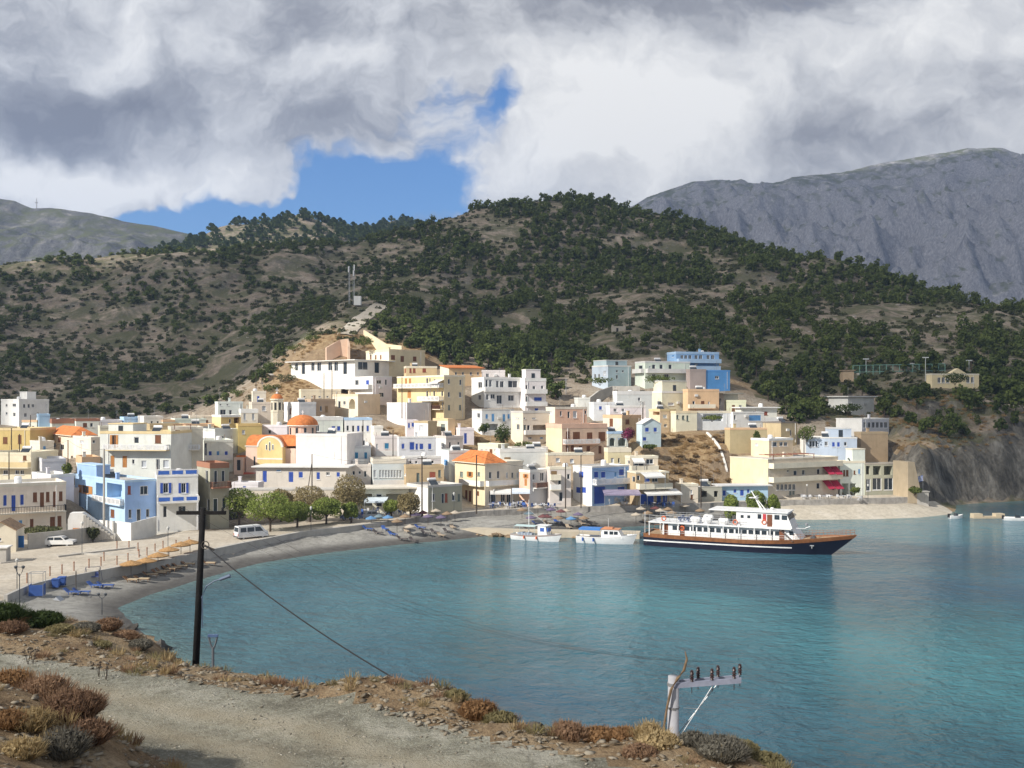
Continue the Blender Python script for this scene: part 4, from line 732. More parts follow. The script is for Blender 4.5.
def make_building(b):
    bid = b['id']; rr = random.Random(bid * 31 + 5)
    C, th, W, dep = b['C'], b['th'], b['W'], b['dep']; H = b['zt'] - b['zb']; right = W < 0; W = abs(W)
    x0, x1 = (-W, 0.0) if right else (0.0, W)
    root = empty(b['name'], C, th, b['label'], b['cat'])
    if b['cat'] in ('house', 'apartment block', 'villa'): root['group'] = HOUSES
    par = b.get('par', 0.5); sloped = 'hip' in b or 'hipleft' in b or 'gable' in b or 'lowroof' in b or 'gablefront' in b
    zr = H if sloped else H - par
    if zr < 1.2: zr = max(1.2, H * .8); par = H - zr
    convf = lambda a, d, z: (a, d, z)
    convs = (lambda a, d, z: (-d, a, z)) if right else (lambda a, d, z: (d, a, z))
    # openings
    holes = dict(f=[], s=[]); xc = b['x'][1]
    for w in b.get('win', '').split(';'):
        w = w.split()
        if len(w) < 5: continue
        code = w[0]; px0, py0, px1, py1 = map(float, w[1:5]); n = int(w[5]) if len(w) > 5 else 1
        mid = (px0 + px1) / 2; hasside = b['x'][2 if right else 0] != xc
        face = 's' if hasside and ((mid > xc) if right else (mid < xc)) else 'f'
        for i in range(n):
            qa = px0 + (px1 - px0) * (i + (.12 if n > 1 else 0)) / n; qb = px0 + (px1 - px0) * (i + (.88 if n > 1 else 1)) / n
            a, zt = face_hit(b, qa, py0, face); c, zb = face_hit(b, qb, py1, face)
            a, c = min(a, c), max(a, c); lo, hi = (x0, x1) if face == 'f' else (0, dep)
            a = max(a, lo + .15); c = min(c, hi - .15)
            if c - a < .4: m_ = (a + c) / 2; a, c = m_ - .25, m_ + .25
            if a < lo + .1: a, c = lo + .1, lo + .1 + (c - a)
            zb = max(zb, 0.06); zt = min(zt, zr - .12)
            if code[0].isupper() and zb < 0.5: zb = 0.06
            if zt - zb < .28 or c > hi - .05 or c - a < .3: continue
            deep = code[0] == 'V'
            h = (a, c, zb, zt, 2.2 if deep else 0.2)
            if any(a < g[0][1] + .03 and c > g[0][0] - .03 and zb < g[0][3] + .06 and zt > g[0][2] - .06 for g in holes[face]): continue
            holes[face].append((h, code))
    wf, ws = MB(), MB()
    wall_face(wf, convf, x0, x1, -2.6, zr, [h for h, _ in holes['f']])
    wall_face(ws, convs, 0, dep, -2.6, zr, [h for h, _ in holes['s']])
    xo = x0 if right else x1
    wf.quad((xo, 0, -2.6), (xo, dep, -2.6), (xo, dep, zr), (xo, 0, zr)); wf.quad((x0, dep, -2.6), (x1, dep, -2.6), (x1, dep, zr), (x0, dep, zr))
    base = tuple(c * rr.uniform(0.93, 1.05) for c in PAL[b['col']]); colw = plaster(base)
    wf.build('wall', colw, root)
    cs = b.get('side'); so = ws.build('wall', plaster(PAL[cs]) if cs else colw, root)  # sunlit end and shaded front tones are put into some wall colours
    if cs: so['label'] = 'end wall of another colour'
    for f, cv in (('f', convf), ('s', convs)):
        for h, code in holes[f]:
            if code[0] in 'Vx' : continue
            add_window(root, cv, h, code)
    # roof
    trim = plaster(PAL[b['trim']]) if 'trim' in b else colw
    rm = rr.choice([ROOFG, ROOFW, ROOFW, ROOFG])
    if not sloped:
        rf = MB(); rf.quad((x0, 0, zr + .02), (x1, 0, zr + .02), (x1, dep, zr + .02), (x0, dep, zr + .02)); ro = rf.build('roof', rm, root)
        pp = MB(); e, w_ = b.get('over', 0.05), 0.2
        if 'over' in b:
            pp.box(x0 - e, x1 + e, -e, dep + e, zr + .03, H)
            pp.build('roof_slab', trim, root)
        else:
            pp.box(x0 - e, x1 + e, -e, w_, zr, H); pp.box(x0 - e, x1 + e, dep - w_, dep + e, zr, H)
            pp.box(x0 - e, x0 + w_, w_ + .002, dep - w_ - .002, zr, H); pp.box(x1 - w_, x1 + e, w_ + .002, dep - w_ - .002, zr, H)
            pp.build('parapet', trim, root)
        if 'toprail' in b:
            t = MB(); rail(t, convf, x0, x1, 0.14, H, b['toprail'], False); t.build('roof_railing', RAILM[b['toprail']](), root)
    elif 'hip' in b or 'hipleft' in b:
        hh, mt = (b.get('hip') or b['hipleft'])[:2]; o = .5; xa, xb = x0 - o, x1 + o; xr2 = x1
        if 'hipleft' in b:
            xb = x0 + (x1 - x0) * b['hipleft'][2]
            fl = MB(); fl.box(xb + .01, x1 + .15, -.15, dep + .15, H, H + .35); fl.build('roof_slab', trim, root)
        rf = MB(); ya, yb = -o, dep + o; w = min(xb - xa, yb - ya) / 2 * .97; z0, z1 = H + .1, H + hh
        bl = [(xa, ya, z0), (xb, ya, z0), (xb, yb, z0), (xa, yb, z0)]
        if xb - xa > yb - ya: t1, t2 = (xa + w, (ya + yb) / 2, z1), (xb - w, (ya + yb) / 2, z1); rf.quad(bl[0], bl[1], t2, t1); rf.quad(bl[2], bl[3], t1, t2); rf.quad(bl[1], bl[2], t2); rf.quad(bl[3], bl[0], t1)
        else: t1, t2 = ((xa + xb) / 2, ya + w, z1), ((xa + xb) / 2, yb - w, z1); rf.quad(bl[1], bl[2], t2, t1); rf.quad(bl[3], bl[0], t1, t2); rf.quad(bl[0], bl[1], t1); rf.quad(bl[2], bl[3], t2)
        ro = rf.build('roof', mt, root)
        ev = MB(); ev.box(xa, xb, ya, yb, H - .06, H + .097); ev.build('eaves', trim, root)
    elif 'gable' in b or 'gablefront' in b:
        hh = b['gable'][0] if 'gable' in b else b['gablefront']; mt = b['gable'][1] if 'gable' in b else trim
        xm = (x0 + x1) / 2; g = MB(); g.prism([(x0, H), (x1, H), (xm, H + hh)], 0, dep, 'y'); g.build('gable', colw, root)
        rf = MB()
        for (p, q) in ((x0 - .15, xm), (x1 + .15, xm)):
            rf.quad((p, -.2, H + .02), (q, -.2, H + hh + .08), (q, dep + .2, H + hh + .08), (p, dep + .2, H + .02)); rf.quad((p, -.2, H - .14), (q, -.2, H + hh - .06), (q, -.2, H + hh + .08), (p, -.2, H + .02))
        ro = rf.build('roof', mt, root)
    else:
        hh, mt = b['lowroof']; rf = MB(); rf.quad((x0 - .3, -.5, H), (x1 + .3, -.5, H), (x1 + .3, dep, H + hh), (x0 - .3, dep, H + hh)); rf.quad((x0 - .3, -.5, H - .15), (x1 + .3, -.5, H - .15), (x1 + .3, -.5, H), (x0 - .3, -.5, H))
        rf.quad((x0 - .3, -.5, H - .15), (x0 - .3, -.5, H), (x0 - .3, dep, H + hh), (x0 - .3, dep, H + hh - .15)); ro = rf.build('roof', mt, root)
        g = MB(); g.prism([(0.01, H - .02), (dep - .02, H - .02), (dep - .02, H + hh - .12)], x0, x1, 'x'); g.build('gable', plaster(PAL[b.get('side', b['col'])]), root)
    if 'gabmid' in b:
        g = MB(); xm = (x0 + x1) * .55; g.prism([(xm - 2.6, H), (xm + 2.6, H), (xm, H + b['gabmid'])], -.12, dep * .5, 'y'); g.build('gable', colw, root)
    for (u0, u1, v0, v1, h) in b.get('ups', []):
        a, c, d, e = x0 + W * u0, x0 + W * u1, dep * v0, dep * v1; up = MB(); up.box(a, c, d, e, zr + .03, H + h - .2)
        u = up.build('roof_room', colw, root)
        cp_ = MB(); cp_.box(a - .08, c + .08, d - .08, e + .08, H + h - .2, H + h); cp_.build('roof_slab', trim, u)
        if c - a > 3:
            wn = MB(); xm = (a + c) / 2; wn.box(xm - .45, xm + .45, d - .03, d + .02, zr + .05, zr + 2.0 if H + h - .4 > zr + 2 else H + h - .45); wn.build('door', GLASS, u)
    for key, cv in (('bal', convf), ('sbal', convs)):
        for (pa, pb, py, kind, out) in b.get(key, []):
            f = 'f' if key == 'bal' else 's'; a, z = face_hit(b, pa, py, f); c, z2 = face_hit(b, pb, py, f); a, c = min(a, c), max(a, c); lo, hi = (x0, x1) if f == 'f' else (0, dep); a = max(lo, a); c = min(hi, c)
            if c - a < .8: continue
            z = min((z + z2) / 2, zr - .3); z = max(z, .4)
            sl = MB(); obox(sl, cv, a, c, 0.0, -out, z - .18, z); so = sl.build('balcony', trim, root)
            r = MB(); rail(r, cv, a, c, -out, z, kind) if False else rail(r, (lambda A, Dd, Z, cv=cv: cv(A, -Dd, Z)), a, c, out, z, kind); r.build('railing', RAILM.get(kind, RAILM['w'])(), so)
            if b.get('porch'):
                for u in (a + .2, c - .2): p = MB(); obox(p, cv, u - .12, u + .12, -out + .24, -out, 0, z - .18); p.build('pillar', WHITE, so)
    for key, cv in (('awn', convf), ('awn_s', convs)):
        for (pa, pb, py, out) in b.get(key, []):
            f = 'f' if key == 'awn' else 's'; a, z = face_hit(b, pa, py, f); c, z2 = face_hit(b, pb, py, f); a, c = min(a, c), max(a, c); z = (z + z2) / 2
            aw = MB(); q0, q1 = z + .1, z - .6
            P8 = [cv(a, .02, q0), cv(c, .02, q0), cv(c, -out, q1), cv(a, -out, q1)]; lo8 = [(p[0], p[1], p[2] - .05) for p in P8]
            i = len(aw.v); aw.v += P8 + lo8
            for fq in ((0, 1, 2, 3), (7, 6, 5, 4), (0, 4, 5, 1), (1, 5, 6, 2), (2, 6, 7, 3), (3, 7, 4, 0)): aw.f.append(tuple(i + t for t in fq)); aw.m.append(0)
            obox(aw, cv, a, c, -out - .03, -out + .01, q1 - .3, q1 - .01)
            ao = aw.build('awning', CANVAS, root)
            for u in (a + .1, c - .1): p = MB(); obox(p, cv, u - .04, u + .04, -out + .1, -out + .02, max(0, q1 - 2.3), q1 - .06); p.build('pole', METAL, ao)
    if b.get('awnred'):
        red = mat('striped_canvas', (0.42, 0.03, 0.07), .9, .2, 2)
        for (pa, pb, y0, y1) in ((822, 828.5, 466.5, 474), (829.5, 836, 466.5, 474), (822, 828.5, 480.5, 488.5), (829.5, 837, 480.5, 488.5)):
            a, z = face_hit(b, pa, y0, 'f'); c, _ = face_hit(b, pb, y0, 'f'); _, zb = face_hit(b, pa, y1, 'f')
            aw = MB(); aw.quad((a, -.1, z), (c, -.1, z), (c + .3, -1.75, zb), (a + .3, -1.75, zb)); aw.quad((a, -.1, z - .06), (c, -.1, z - .06), (c + .3, -1.75, zb - .06), (a + .3, -1.75, zb - .06)); aw.build('awning', red, root)
    if b.get('pergola'):
        pg = MB(); z = H - par; 
        for u in np.linspace(x0 + .6, x0 + W * .6, 8): pg.box(u - .05, u + .05, -1.0, 3.2, z + .9, z + 1.02)
        for u in (x0 + .6, x0 + W * .6): pg.box(u - .06, u + .06, -.9, -.78, zr, z + .9)
        pg.build('pergola', paint((.20, .09, .06)), root)
    if b.get('arch'):
        ar = MB()
        hs = [h for h, c in holes['s' if 'c' == b['col'] else 'f'] if c[0] == 'V']
        cv = convs if b['col'] == 'c' else convf
        for h in hs:
            p, q, r, s, d = h; xm, rad = (p + q) / 2, (q - p) / 2
            for k in range(10):
                t0, t1 = math.pi * k / 10, math.pi * (k + 1) / 10
                pts = [(xm + rad * math.cos(t0), s - rad + rad * math.sin(t0)), (xm + rad * math.cos(t1), s - rad + rad * math.sin(t1))]
                ar.quad(cv(pts[0][0], .05, pts[0][1]), cv(pts[1][0], .05, pts[1][1]), cv(pts[1][0], .05, s), cv(pts[0][0], .05, s))
        if ar.f: ar.build('arch', trim, root)
    if b.get('solar') or (not sloped and 'over' not in b and b.get('heater', 1 if rr.random() < .28 else 0) and W > 4):
        u, v = x0 + W * rr.uniform(.3, .75), dep * rr.uniform(.35, .7); zz = zr + .03
        hb = MB(); hb.box(u - .9, u + .9, v, v + .1, zz + .9, zz + 1.0); hb.box(u - .85, u - .8, v - .9, v + .2, zz, zz + .06); hb.box(u + .8, u + .85, v - .9, v + .2, zz, zz + .06); hb.box(u - .85, u - .8, v + .05, v + .1, zz, zz + .95); hb.box(u + .8, u + .85, v + .05, v + .1, zz, zz + .95)
        ho = hb.build('solar_heater', METAL, root)
        tk = MB(); tk.tube([(u - .8, v + .25, zz + 1.15), (u + .8, v + .25, zz + 1.15)], .27, 10); tk.build('tank', WHITE, ho)
        pn = MB(); pn.quad((u - .85, v - .95, zz + .1), (u + .85, v - .95, zz + .1), (u + .85, v + .03, zz + .95), (u - .85, v + .03, zz + .95)); pn.build('panel', GLASS, ho)
    if b.get('tank') or (not sloped and rr.random() < .18):
        u, v = x0 + W * rr.uniform(.2, .8), dep * rr.uniform(.3, .8); tk = MB(); tk.lathe([(0.02, 0), (.55, 0), (.55, .9), (.4, 1.1), (.05, 1.15)], 12, (u, v, zr + .03)); tk.build('water_tank', WHITE, root)
    if not sloped and 'over' not in b and rr.random() < .35:
        u, v = x0 + W * rr.uniform(.1, .9), dep * rr.uniform(.2, .8); ch = MB(); ch.box(u - .25, u + .25, v - .25, v + .25, zr + .02, H + .8); ch.box(u - .32, u + .32, v - .32, v + .32, H + .8, H + .9); ch.build('chimney', colw, root)
    if not sloped and rr.random() < .4:
        u, v = x0 + W * rr.uniform(.1, .9), dep * rr.uniform(.2, .8); an = MB(); an.tube([(u, v, zr), (u, v, H + 2.4)], .025, 5)
        for k in range(4): an.tube([(u - .5 + k * .08, v, H + 1.6 + k * .22), (u + .5 - k * .08, v, H + 1.6 + k * .22)], .012, 4)
        an.build('antenna', METAL, root)
    if not sloped and 'over' not in b and rr.random() < .3 and W > 4:
        for (u, v) in ((x0 + .3, .3), (x1 - .3, .3), (x0 + .3, dep - .3), (x1 - .3, dep - .3)):
            rb = MB(); rb.tube([(u, v, H - .1), (u + .02, v + .03, H + rr.uniform(.5, 1.0))], .03, 4); rb.build('rebar', RUST, root)
    if W > 5 and rr.random() < .4:
        ac = MB(); u = x0 + W * rr.uniform(.2, .8); z = rr.uniform(2.2, max(2.3, zr - .9))
        if not any(h[0] - .5 < u < h[1] + .5 and h[2] - .6 < z < h[3] + .6 for h, _ in holes['f']): ac.box(u - .4, u + .4, -.32, -.02, z, z + .55); ac.box(u - .3, u + .3, -.335, -.321, z + .06, z + .5); ac.build('air_conditioner', mat('ac_case', (.62, .62, .60), .6), root)
    # pavement step and wall bits that show on most of these houses
    if not sloped and rr.random() < .5 and W > 5:
        dp = MB(); u = x0 + W * rr.choice([.12, .88]); dp.tube([(u, -.06, .3), (u, -.06, zr)], .05, 6); dp.build('drainpipe', WHITE, root)
    b['obj'] = root
for b in BL: make_building(b)

# ------------------------------------------------------------------ the church: cross of barrel vaults, drum and dome, belfry
def make_church():
    D = 199; o = P(270, 482, D); rz = R(-14)
    pk, ye, wh = plaster((0.70, 0.52, 0.42)), plaster((0.72, 0.55, 0.26)), plaster((0.78, 0.74, 0.66))
    s = D / 1000                                       # metres per pixel out there
    root = empty('church', o, rz, 'pink and yellow church with orange barrel roofs and a large orange dome', 'church')
    zt = lambda py: (482 - py) * s
    # main arm, gable to the viewer: x -3.2..3.0
    aw = 2.75; ze = zt(447); rad = aw
    def barrel(nm, mtl, axis, c0, c1, r, z0, thick=.25, parent=root):
        m = MB(); n = 18; pr = []
        for k in range(n + 1): t = math.pi * k / n; pr.append((r * math.cos(t), z0 + r * .78 * math.sin(t)))
        for k in range(n - 1, -1, -1): pass
        inner = [(p * (1 - thick / r), z0 + (q - z0) * (1 - thick / r)) for p, q in reversed(pr)]
        poly = pr + inner
        i = len(m.v)
        for e in (c0, c1):
            for p, q in poly: m.v.append((p, e, q) if axis == 'y' else (e, p, q))
        L = len(poly)
        for j in range(L): m.f.append((i + j, i + (j + 1) % L, i + L + (j + 1) % L, i + L + j)); m.m.append(0)
        for e in (0, L):
            for j in range(n): m.f.append((i + e + j, i + e + j + 1, i + e + L - 2 - j, i + e + L - 1 - j)); m.m.append(0)
        return m.build(nm, mtl, parent)
    f = MB(); pts = [(-aw, -2.5), (aw, -2.5), (aw, ze)] + [(aw * math.cos(math.pi * k / 16), ze + aw * .78 * math.sin(math.pi * k / 16)) for k in range(1, 16)] + [(-aw, ze)]
    f.prism(pts, -.1, 9.5, 'y'); f.build('wall', ye, root)
    tr = MB()
    for k in range(16):
        t0, t1 = math.pi * k / 16, math.pi * (k + 1) / 16; q = []
        for t in (t0, t1):
            for rr_ in (aw - .28, aw + .1): q.append((rr_ * math.cos(t), rr_ * .78 * math.sin(t) + ze))
        for y in (-.16,): tr.quad((q[0][0], y, q[0][1]), (q[2][0], y, q[2][1]), (q[3][0], y, q[3][1]), (q[1][0], y, q[1][1]))
        tr.quad((q[1][0], -.16, q[1][1]), (q[3][0], -.16, q[3][1]), (q[3][0], .35, q[3][1]), (q[1][0], .35, q[1][1]))
    tr.build('cornice', wh, root)
    barrel('roof', TILE_O, 'y', .36, 9.4, aw + .12, ze + .02)
    wl = MB(); wl.box(-aw - 3.1, -aw - .002, 1.0, 7.0, -2.5, ze); wl.box(aw + .002, aw + 2.2, 1.2, 6.4, -2.5, ze - .3); wl.build('wall', pk, root)['label'] = 'pink side wing'
    cw = MB(); cw.box(-aw - 3.25, -aw - .01, .85, 7.1, ze, ze + .18); cw.build('cornice', wh, root)
    # cross arm roof seen as the orange quarter left and right
    cr = MB(); n = 12
    prof = [(1.0 + 3.0 - 3.0 * math.cos(math.pi * k / n), ze + .19 + 2.1 * math.sin(math.pi * k / n)) for k in range(n + 1)]
    cr.prism(prof, -aw - 3.1, aw + 3.0, 'x'); cr.build('roof', TILE_O, root)
    # narrow windows
    for (px, y0, y1) in [(248.5, 457, 466), (252.5, 457, 466)]:
        x = (px - 270) * s + .35; w = MB(); w.box(x - .16, x + .16, .95, 1.03, zt(y1), zt(y0)); w.build('window', GLASS, root)
    for (px, y0, y1) in [(265.5, 444, 450), (269, 441.5, 451), (272.5, 444, 450)]:
        x = (px - 269) * s; w = MB(); w.box(x - .2, x + .2, -.14, -.07, zt(y1), zt(y0)); w.build('window', plaster((.8, .78, .7)), root); g = MB(); g.box(x - .1, x + .1, -.17, -.13, zt(y1) + .1, zt(y0) - .15); g.build('window', GLASS, root)
    bd = MB(); bd.box(-aw - .02, aw + .02, -.15, -.1, zt(459.5), zt(458)); bd.build('band', wh, root)
    # drum and dome
    cx, cy = (283.5 - 270) * s + 1.2, 6.6; k2 = (D + 7) / D; z0, z1 = ze + 1.6, zt(426.5) * k2 - .4
    dr = MB(); dr.lathe([(2.75, ze), (2.75, z1)], 20, (cx, cy, 0)); d = dr.build('drum', pk, root)
    for k in range(10):
        a = 2 * math.pi * (k + .5) / 10; w = MB(); c_, s_ = math.cos(a), math.sin(a)
        for (hw, o1, o2, m) in ((.24, 2.70, 2.79, 0),):
            p = [(cx + c_ * r_ - s_ * q, cy + s_ * r_ + c_ * q, z) for r_ in (o1, o2) for z in (z1 - 1.7, z1 - .35) for q in (-hw, hw)]
            i = len(w.v); w.v += p
            for fq in ((4, 5, 7, 6), (0, 1, 3, 2), (0, 4, 6, 2), (1, 5, 7, 3), (2, 3, 7, 6), (0, 1, 5, 4)): w.f.append(tuple(i + t for t in fq)); w.m.append(0)
        w.build('window', GLASS, d)
    ev = MB(); ev.lathe([(2.7, z1), (3.15, z1), (3.15, z1 + .18), (2.7, z1 + .18)], 24, (cx, cy, 0)); ev.build('cornice', wh, d)
    dm = MB(); hh = 2.1; dm.lathe([(3.1 * math.cos(t), z1 + .18 + hh * math.sin(t)) for t in np.linspace(0, math.pi / 2, 12)], 28, (cx, cy, 0)); dm.build('dome', TILE_O, root, True)
    cs = MB(); cs.box(cx - .05, cx + .05, cy - .05, cy + .05, z1 + hh, z1 + hh + 1.1); cs.box(cx - .3, cx + .3, cy - .05, cy + .05, z1 + hh + .65, z1 + hh + .75); cs.build('cross', WHITE, root)
    # porch and its awning on the left
    pc = MB(); x = (235 - 270) * s - .2; pc.box(x - 1.0, x + 1.0, .4, 4, -2.5, zt(458)); pc.build('porch', pk, root)
    dw = MB(); dw.box(x - .3, x + .45, .36, .41, zt(471), zt(460.5)); dw.lathe([(.02, 0), (.37, 0)], 10, (x + .07, .37, zt(460.5))); dw.build('window', GLASS, root)
    ra = MB(); ra.lathe([(1.1, 0), (1.25, 0), (1.25, .3), (1.1, .3)], 10, (x, 2, zt(458))); ra.build('porch_roof', TILE_O, root)
    ab = MB(); x = (246 - 270) * s; ab.quad((x - 1.9, -.9, zt(481)), (x + 1.7, -.9, zt(481)), (x + 1.7, .9, zt(473)), (x - 1.9, .9, zt(473))); ab.box(x - 1.9, x + 1.7, -.92, -.88, zt(481) - .5, zt(481)); ab.build('awning', mat('red_canvas', (.40, .10, .06), .9), root)
    return root
make_church()
def make_belfry():
    D = 240; o = P(277, 426, D); s = D / 1000; zt = lambda py: (426 - py) * s
    root = empty('bell_tower', o, R(20), 'small round bell tower with an orange cap and white cross behind the church', 'bell tower')
    wh = plaster((.72, .66, .52)); r = 1.45; z1 = zt(400)
    m = MB(); m.lathe([(r, -3), (r, zt(412)), (r + .1, zt(412)), (r + .1, zt(411)), (r, zt(411)), (r, z1)], 8); m.build('drum', wh, root)
    for k in range(8):
        a = 2 * math.pi * (k + .5) / 8; w = MB(); c_, s_ = math.cos(a), math.sin(a); ra = r * math.cos(math.pi / 8)
        p = [(c_ * q - s_ * t, s_ * q + c_ * t, z) for q in (ra - .05, ra + .03) for z in (zt(410), zt(402.5)) for t in (-.26, .26)]; i = len(w.v); w.v += p
        for fq in ((4, 5, 7, 6), (0, 1, 3, 2), (0, 4, 6, 2), (1, 5, 7, 3), (2, 3, 7, 6), (0, 1, 5, 4)): w.f.append(tuple(i + t for t in fq)); w.m.append(0)
        w.build('window', DARK, root)
    e = MB(); e.lathe([(r - .05, z1), (r + .22, z1), (r + .22, z1 + .3), (r - .05, z1 + .3)], 16); e.build('cornice', wh, root)
    d = MB(); d.lathe([(1.42 * math.cos(t), z1 + .3 + 1.2 * math.sin(t)) for t in np.linspace(0, math.pi / 2, 8)], 18); d.build('dome', TILE_O, root, True)
    c = MB(); zz = z1 + 1.45; c.lathe([(.02, 0), (.3, .1), (.3, .35), (.02, .5)], 8, (0, 0, zz)); c.box(-.07, .07, -.07, .07, zz + .4, zz + 1.5); c.box(-.42, .42, -.07, .07, zz + .85, zz + 1.0); c.build('cross', WHITE, root)
make_belfry()
# ------------------------------------------------------------------ quay walls, jetty, kerbs
def ribbon(pts, w0, w1, z0, z1, top_extra=0.0):     # solid wall following a chain; w measured to its left
    m = MB(); n = len(pts); nor = []
    for i in range(n):
        a, b = pts[max(0, i - 1)], pts[min(n - 1, i + 1)]; d = Vector((b[0] - a[0], b[1] - a[1])).normalized(); nor.append(Vector((-d.y, d.x)))
    for i, p in enumerate(pts):
        for w in (w0, w1):
            for z in (z0, z1): m.v.append((p[0] + nor[i].x * w, p[1] + nor[i].y * w, (z(i) if callable(z) else z)))
    for i in range(n - 1):
        a, b = i * 4, i * 4 + 4
        for q in ((0, 1), (1, 3), (3, 2), (2, 0)): m.f.append((a + q[0], b + q[0], b + q[1], a + q[1])); m.m.append(0)
    m.f += [(0, 2, 3, 1), ((n - 1) * 4, (n - 1) * 4 + 1, (n - 1) * 4 + 3, (n - 1) * 4 + 2)]; m.m += [0, 0]
    return m
def dense(pts, step=1.5):
    o = []
    for a, b in zip(pts[:-1], pts[1:]):
        L = (Vector(b) - Vector(a)).length; n = max(1, int(L / step))
        for k in range(n): o.append(tuple(Vector(a).lerp(Vector(b), k / n)))
    return o + [tuple(pts[-1])]
W3 = [tuple(p) for p in WALL]
beachwall = dense(W3[1:7]); quay = dense(W3[6:11]); quay2 = dense(W3[10:])
ww = ribbon(beachwall, -.25, .15, -1.0, lambda i: beachwall[i][2] + .42); tag(ww.build('beach_wall', CONC), 'low curved concrete wall between the beach and the left promenade', 'wall')
ww = ribbon(quay, -.2, .5, -1.0, lambda i: quay[i][2] + .12); tag(ww.build('kerb_wall', CONC), 'low concrete kerb edging the beach below the waterfront trees', 'kerb')
ww = ribbon(quay2, -.25, .45, -1.0, lambda i: quay2[i][2] + .16); tag(ww.build('quay_wall', mat('quay_stone', (.36, .34, .31), .9, .25, .8, bump=.5, bscale=3, grime=.5)), 'long grey quay wall under the restaurants and the hotel', 'wall')
pv = ribbon(dense(W3[6:]), .5, 7.0, -.5, lambda i: dense(W3[6:])[i][2] + .05) if False else None
D6 = dense(W3[6:]); pv = ribbon(D6, .46, 6.5, -.5, lambda i: D6[i][2] + .07); o = pv.build('pavement', M_PROM); o['kind'] = 'structure'
e = WALL[-1]; m = MB(); m.box(e.x - 1.2, e.x + 1.2, e.y - 1.0, e.y + 1.6, -1.5, 3.9); m.box(e.x - 1.35, e.x + 1.35, e.y - 1.15, e.y + 1.75, 3.9, 4.1); tag(m.build('stone_pier', CONC), 'square concrete pier at the end of the quay under the flag', 'pier')
# jetty on boulders
JET = [G(424, 520, 2.0), G(446, 527, 1.0), G(490, 529, 1.0), G(520, 530, 1.0), G(560, 530.5, 1.0), G(600, 531, 1.0), G(640, 532, 1.0)]
JT = [(p.x, p.y, 1.0) for p in JET]; jt = dense(JT); m = ribbon(jt, -1.4, 1.6, -1.5, 1.0); tag(m.build('jetty', plaster((.50, .44, .34))), 'low concrete jetty reaching out behind the moored boats', 'jetty')
def rock_mesh(seed, sub=2, flat=.6):
    import bmesh
    bm = bmesh.new(); bmesh.ops.create_icosphere(bm, subdivisions=sub, radius=1)
    r_ = random.Random(seed); off = Vector((r_.uniform(-50, 50), r_.uniform(-50, 50), r_.uniform(-50, 50)))
    from mathutils import noise as N
    ax = [Vector((r_.gauss(0, 1), r_.gauss(0, 1), r_.gauss(0, 1))).normalized() for _ in range(7)]
    for v in bm.verts:
        d = v.co.normalized(); k = 1 + .35 * N.noise(d * 1.6 + off) + .15 * N.noise(d * 4 + off)
        for a in ax:                                             # planar breaks
            t = d.dot(a)
            if t > .64: k *= .64 / t
        v.co = d * k; v.co.z *= flat
    me = bpy.data.meshes.new('rock'); bm.to_mesh(me); bm.free(); return me
ROCKM = mat('shore_rock', (.075, .068, .06), .95, .4, 1.2, bump=.6, bscale=5)
rocks = []
for k in range(5):
    me = rock_mesh(k + 3); me.materials.append(ROCKM); rocks.append(me)
ORANGE_R = mat('rusty_rock', (.26, .19, .12), .95, .5, .9, bump=.6, bscale=5)
r2 = []
for k in range(4): me = rock_mesh(k + 30); me.materials.append(ORANGE_R); r2.append(me)
for k in range(34):
    t = rnd.random(); i = 1 + int(t * (len(JT) - 3)); a, b = Vector(JT[i]), Vector(JT[i + 1]); q = a.lerp(b, rnd.random()); o = link('boulder', rnd.choice(r2)); o.location = (q.x + rnd.uniform(-.4, .4), q.y - rnd.uniform(1.5, 2.4), rnd.uniform(-.1, .35)); s = rnd.uniform(.3, .8); o.scale = (s, s, s); o.rotation_euler = (0, 0, rnd.uniform(0, 6)); tag(o, 'brown boulder heaped along the water side of the jetty', 'boulder', 'boulders along the jetty')
o = link('sea_rock', rocks[1]); q = G(161, 650, 0); o.location = (q.x, q.y, .2); o.scale = (1.25, 1.1, 1.2); tag(o, 'dark rock standing in the water near the left pole', 'rock')
for px, py, s in [(172, 652, .6), (150, 640, .9), (158, 655, .8), (140, 628, 1.1), (166, 660, .7)]:
    o = link('shore_boulder', rnd.choice(rocks)); q = G(px, py, .2); o.location = (q.x - 1.0, q.y, .1); o.scale = (s * 1.3, s, s); tag(o, 'dark boulder at the foot of the near bank beside the sea rock', 'boulder', 'boulders under the near bank')
# kerbed islands of the plaza
for k, pts in enumerate([[(0, 564), (33, 560)], [(58, 557), (100, 552), (135, 548)], [(72, 554), (140, 556)]]):
    ch = dense([tuple(G(px, py, 2.05)) for px, py in pts], 1.0); m = ribbon(ch, -.14, .14, 1.5, 2.22 + .003 * k)
    tag(m.build('kerb', CONC), ['short kerb at the left edge of the plaza', 'long curved kerb island on the plaza in front of the light blue house', 'thin kerb line crossing the plaza'][k], 'kerb')

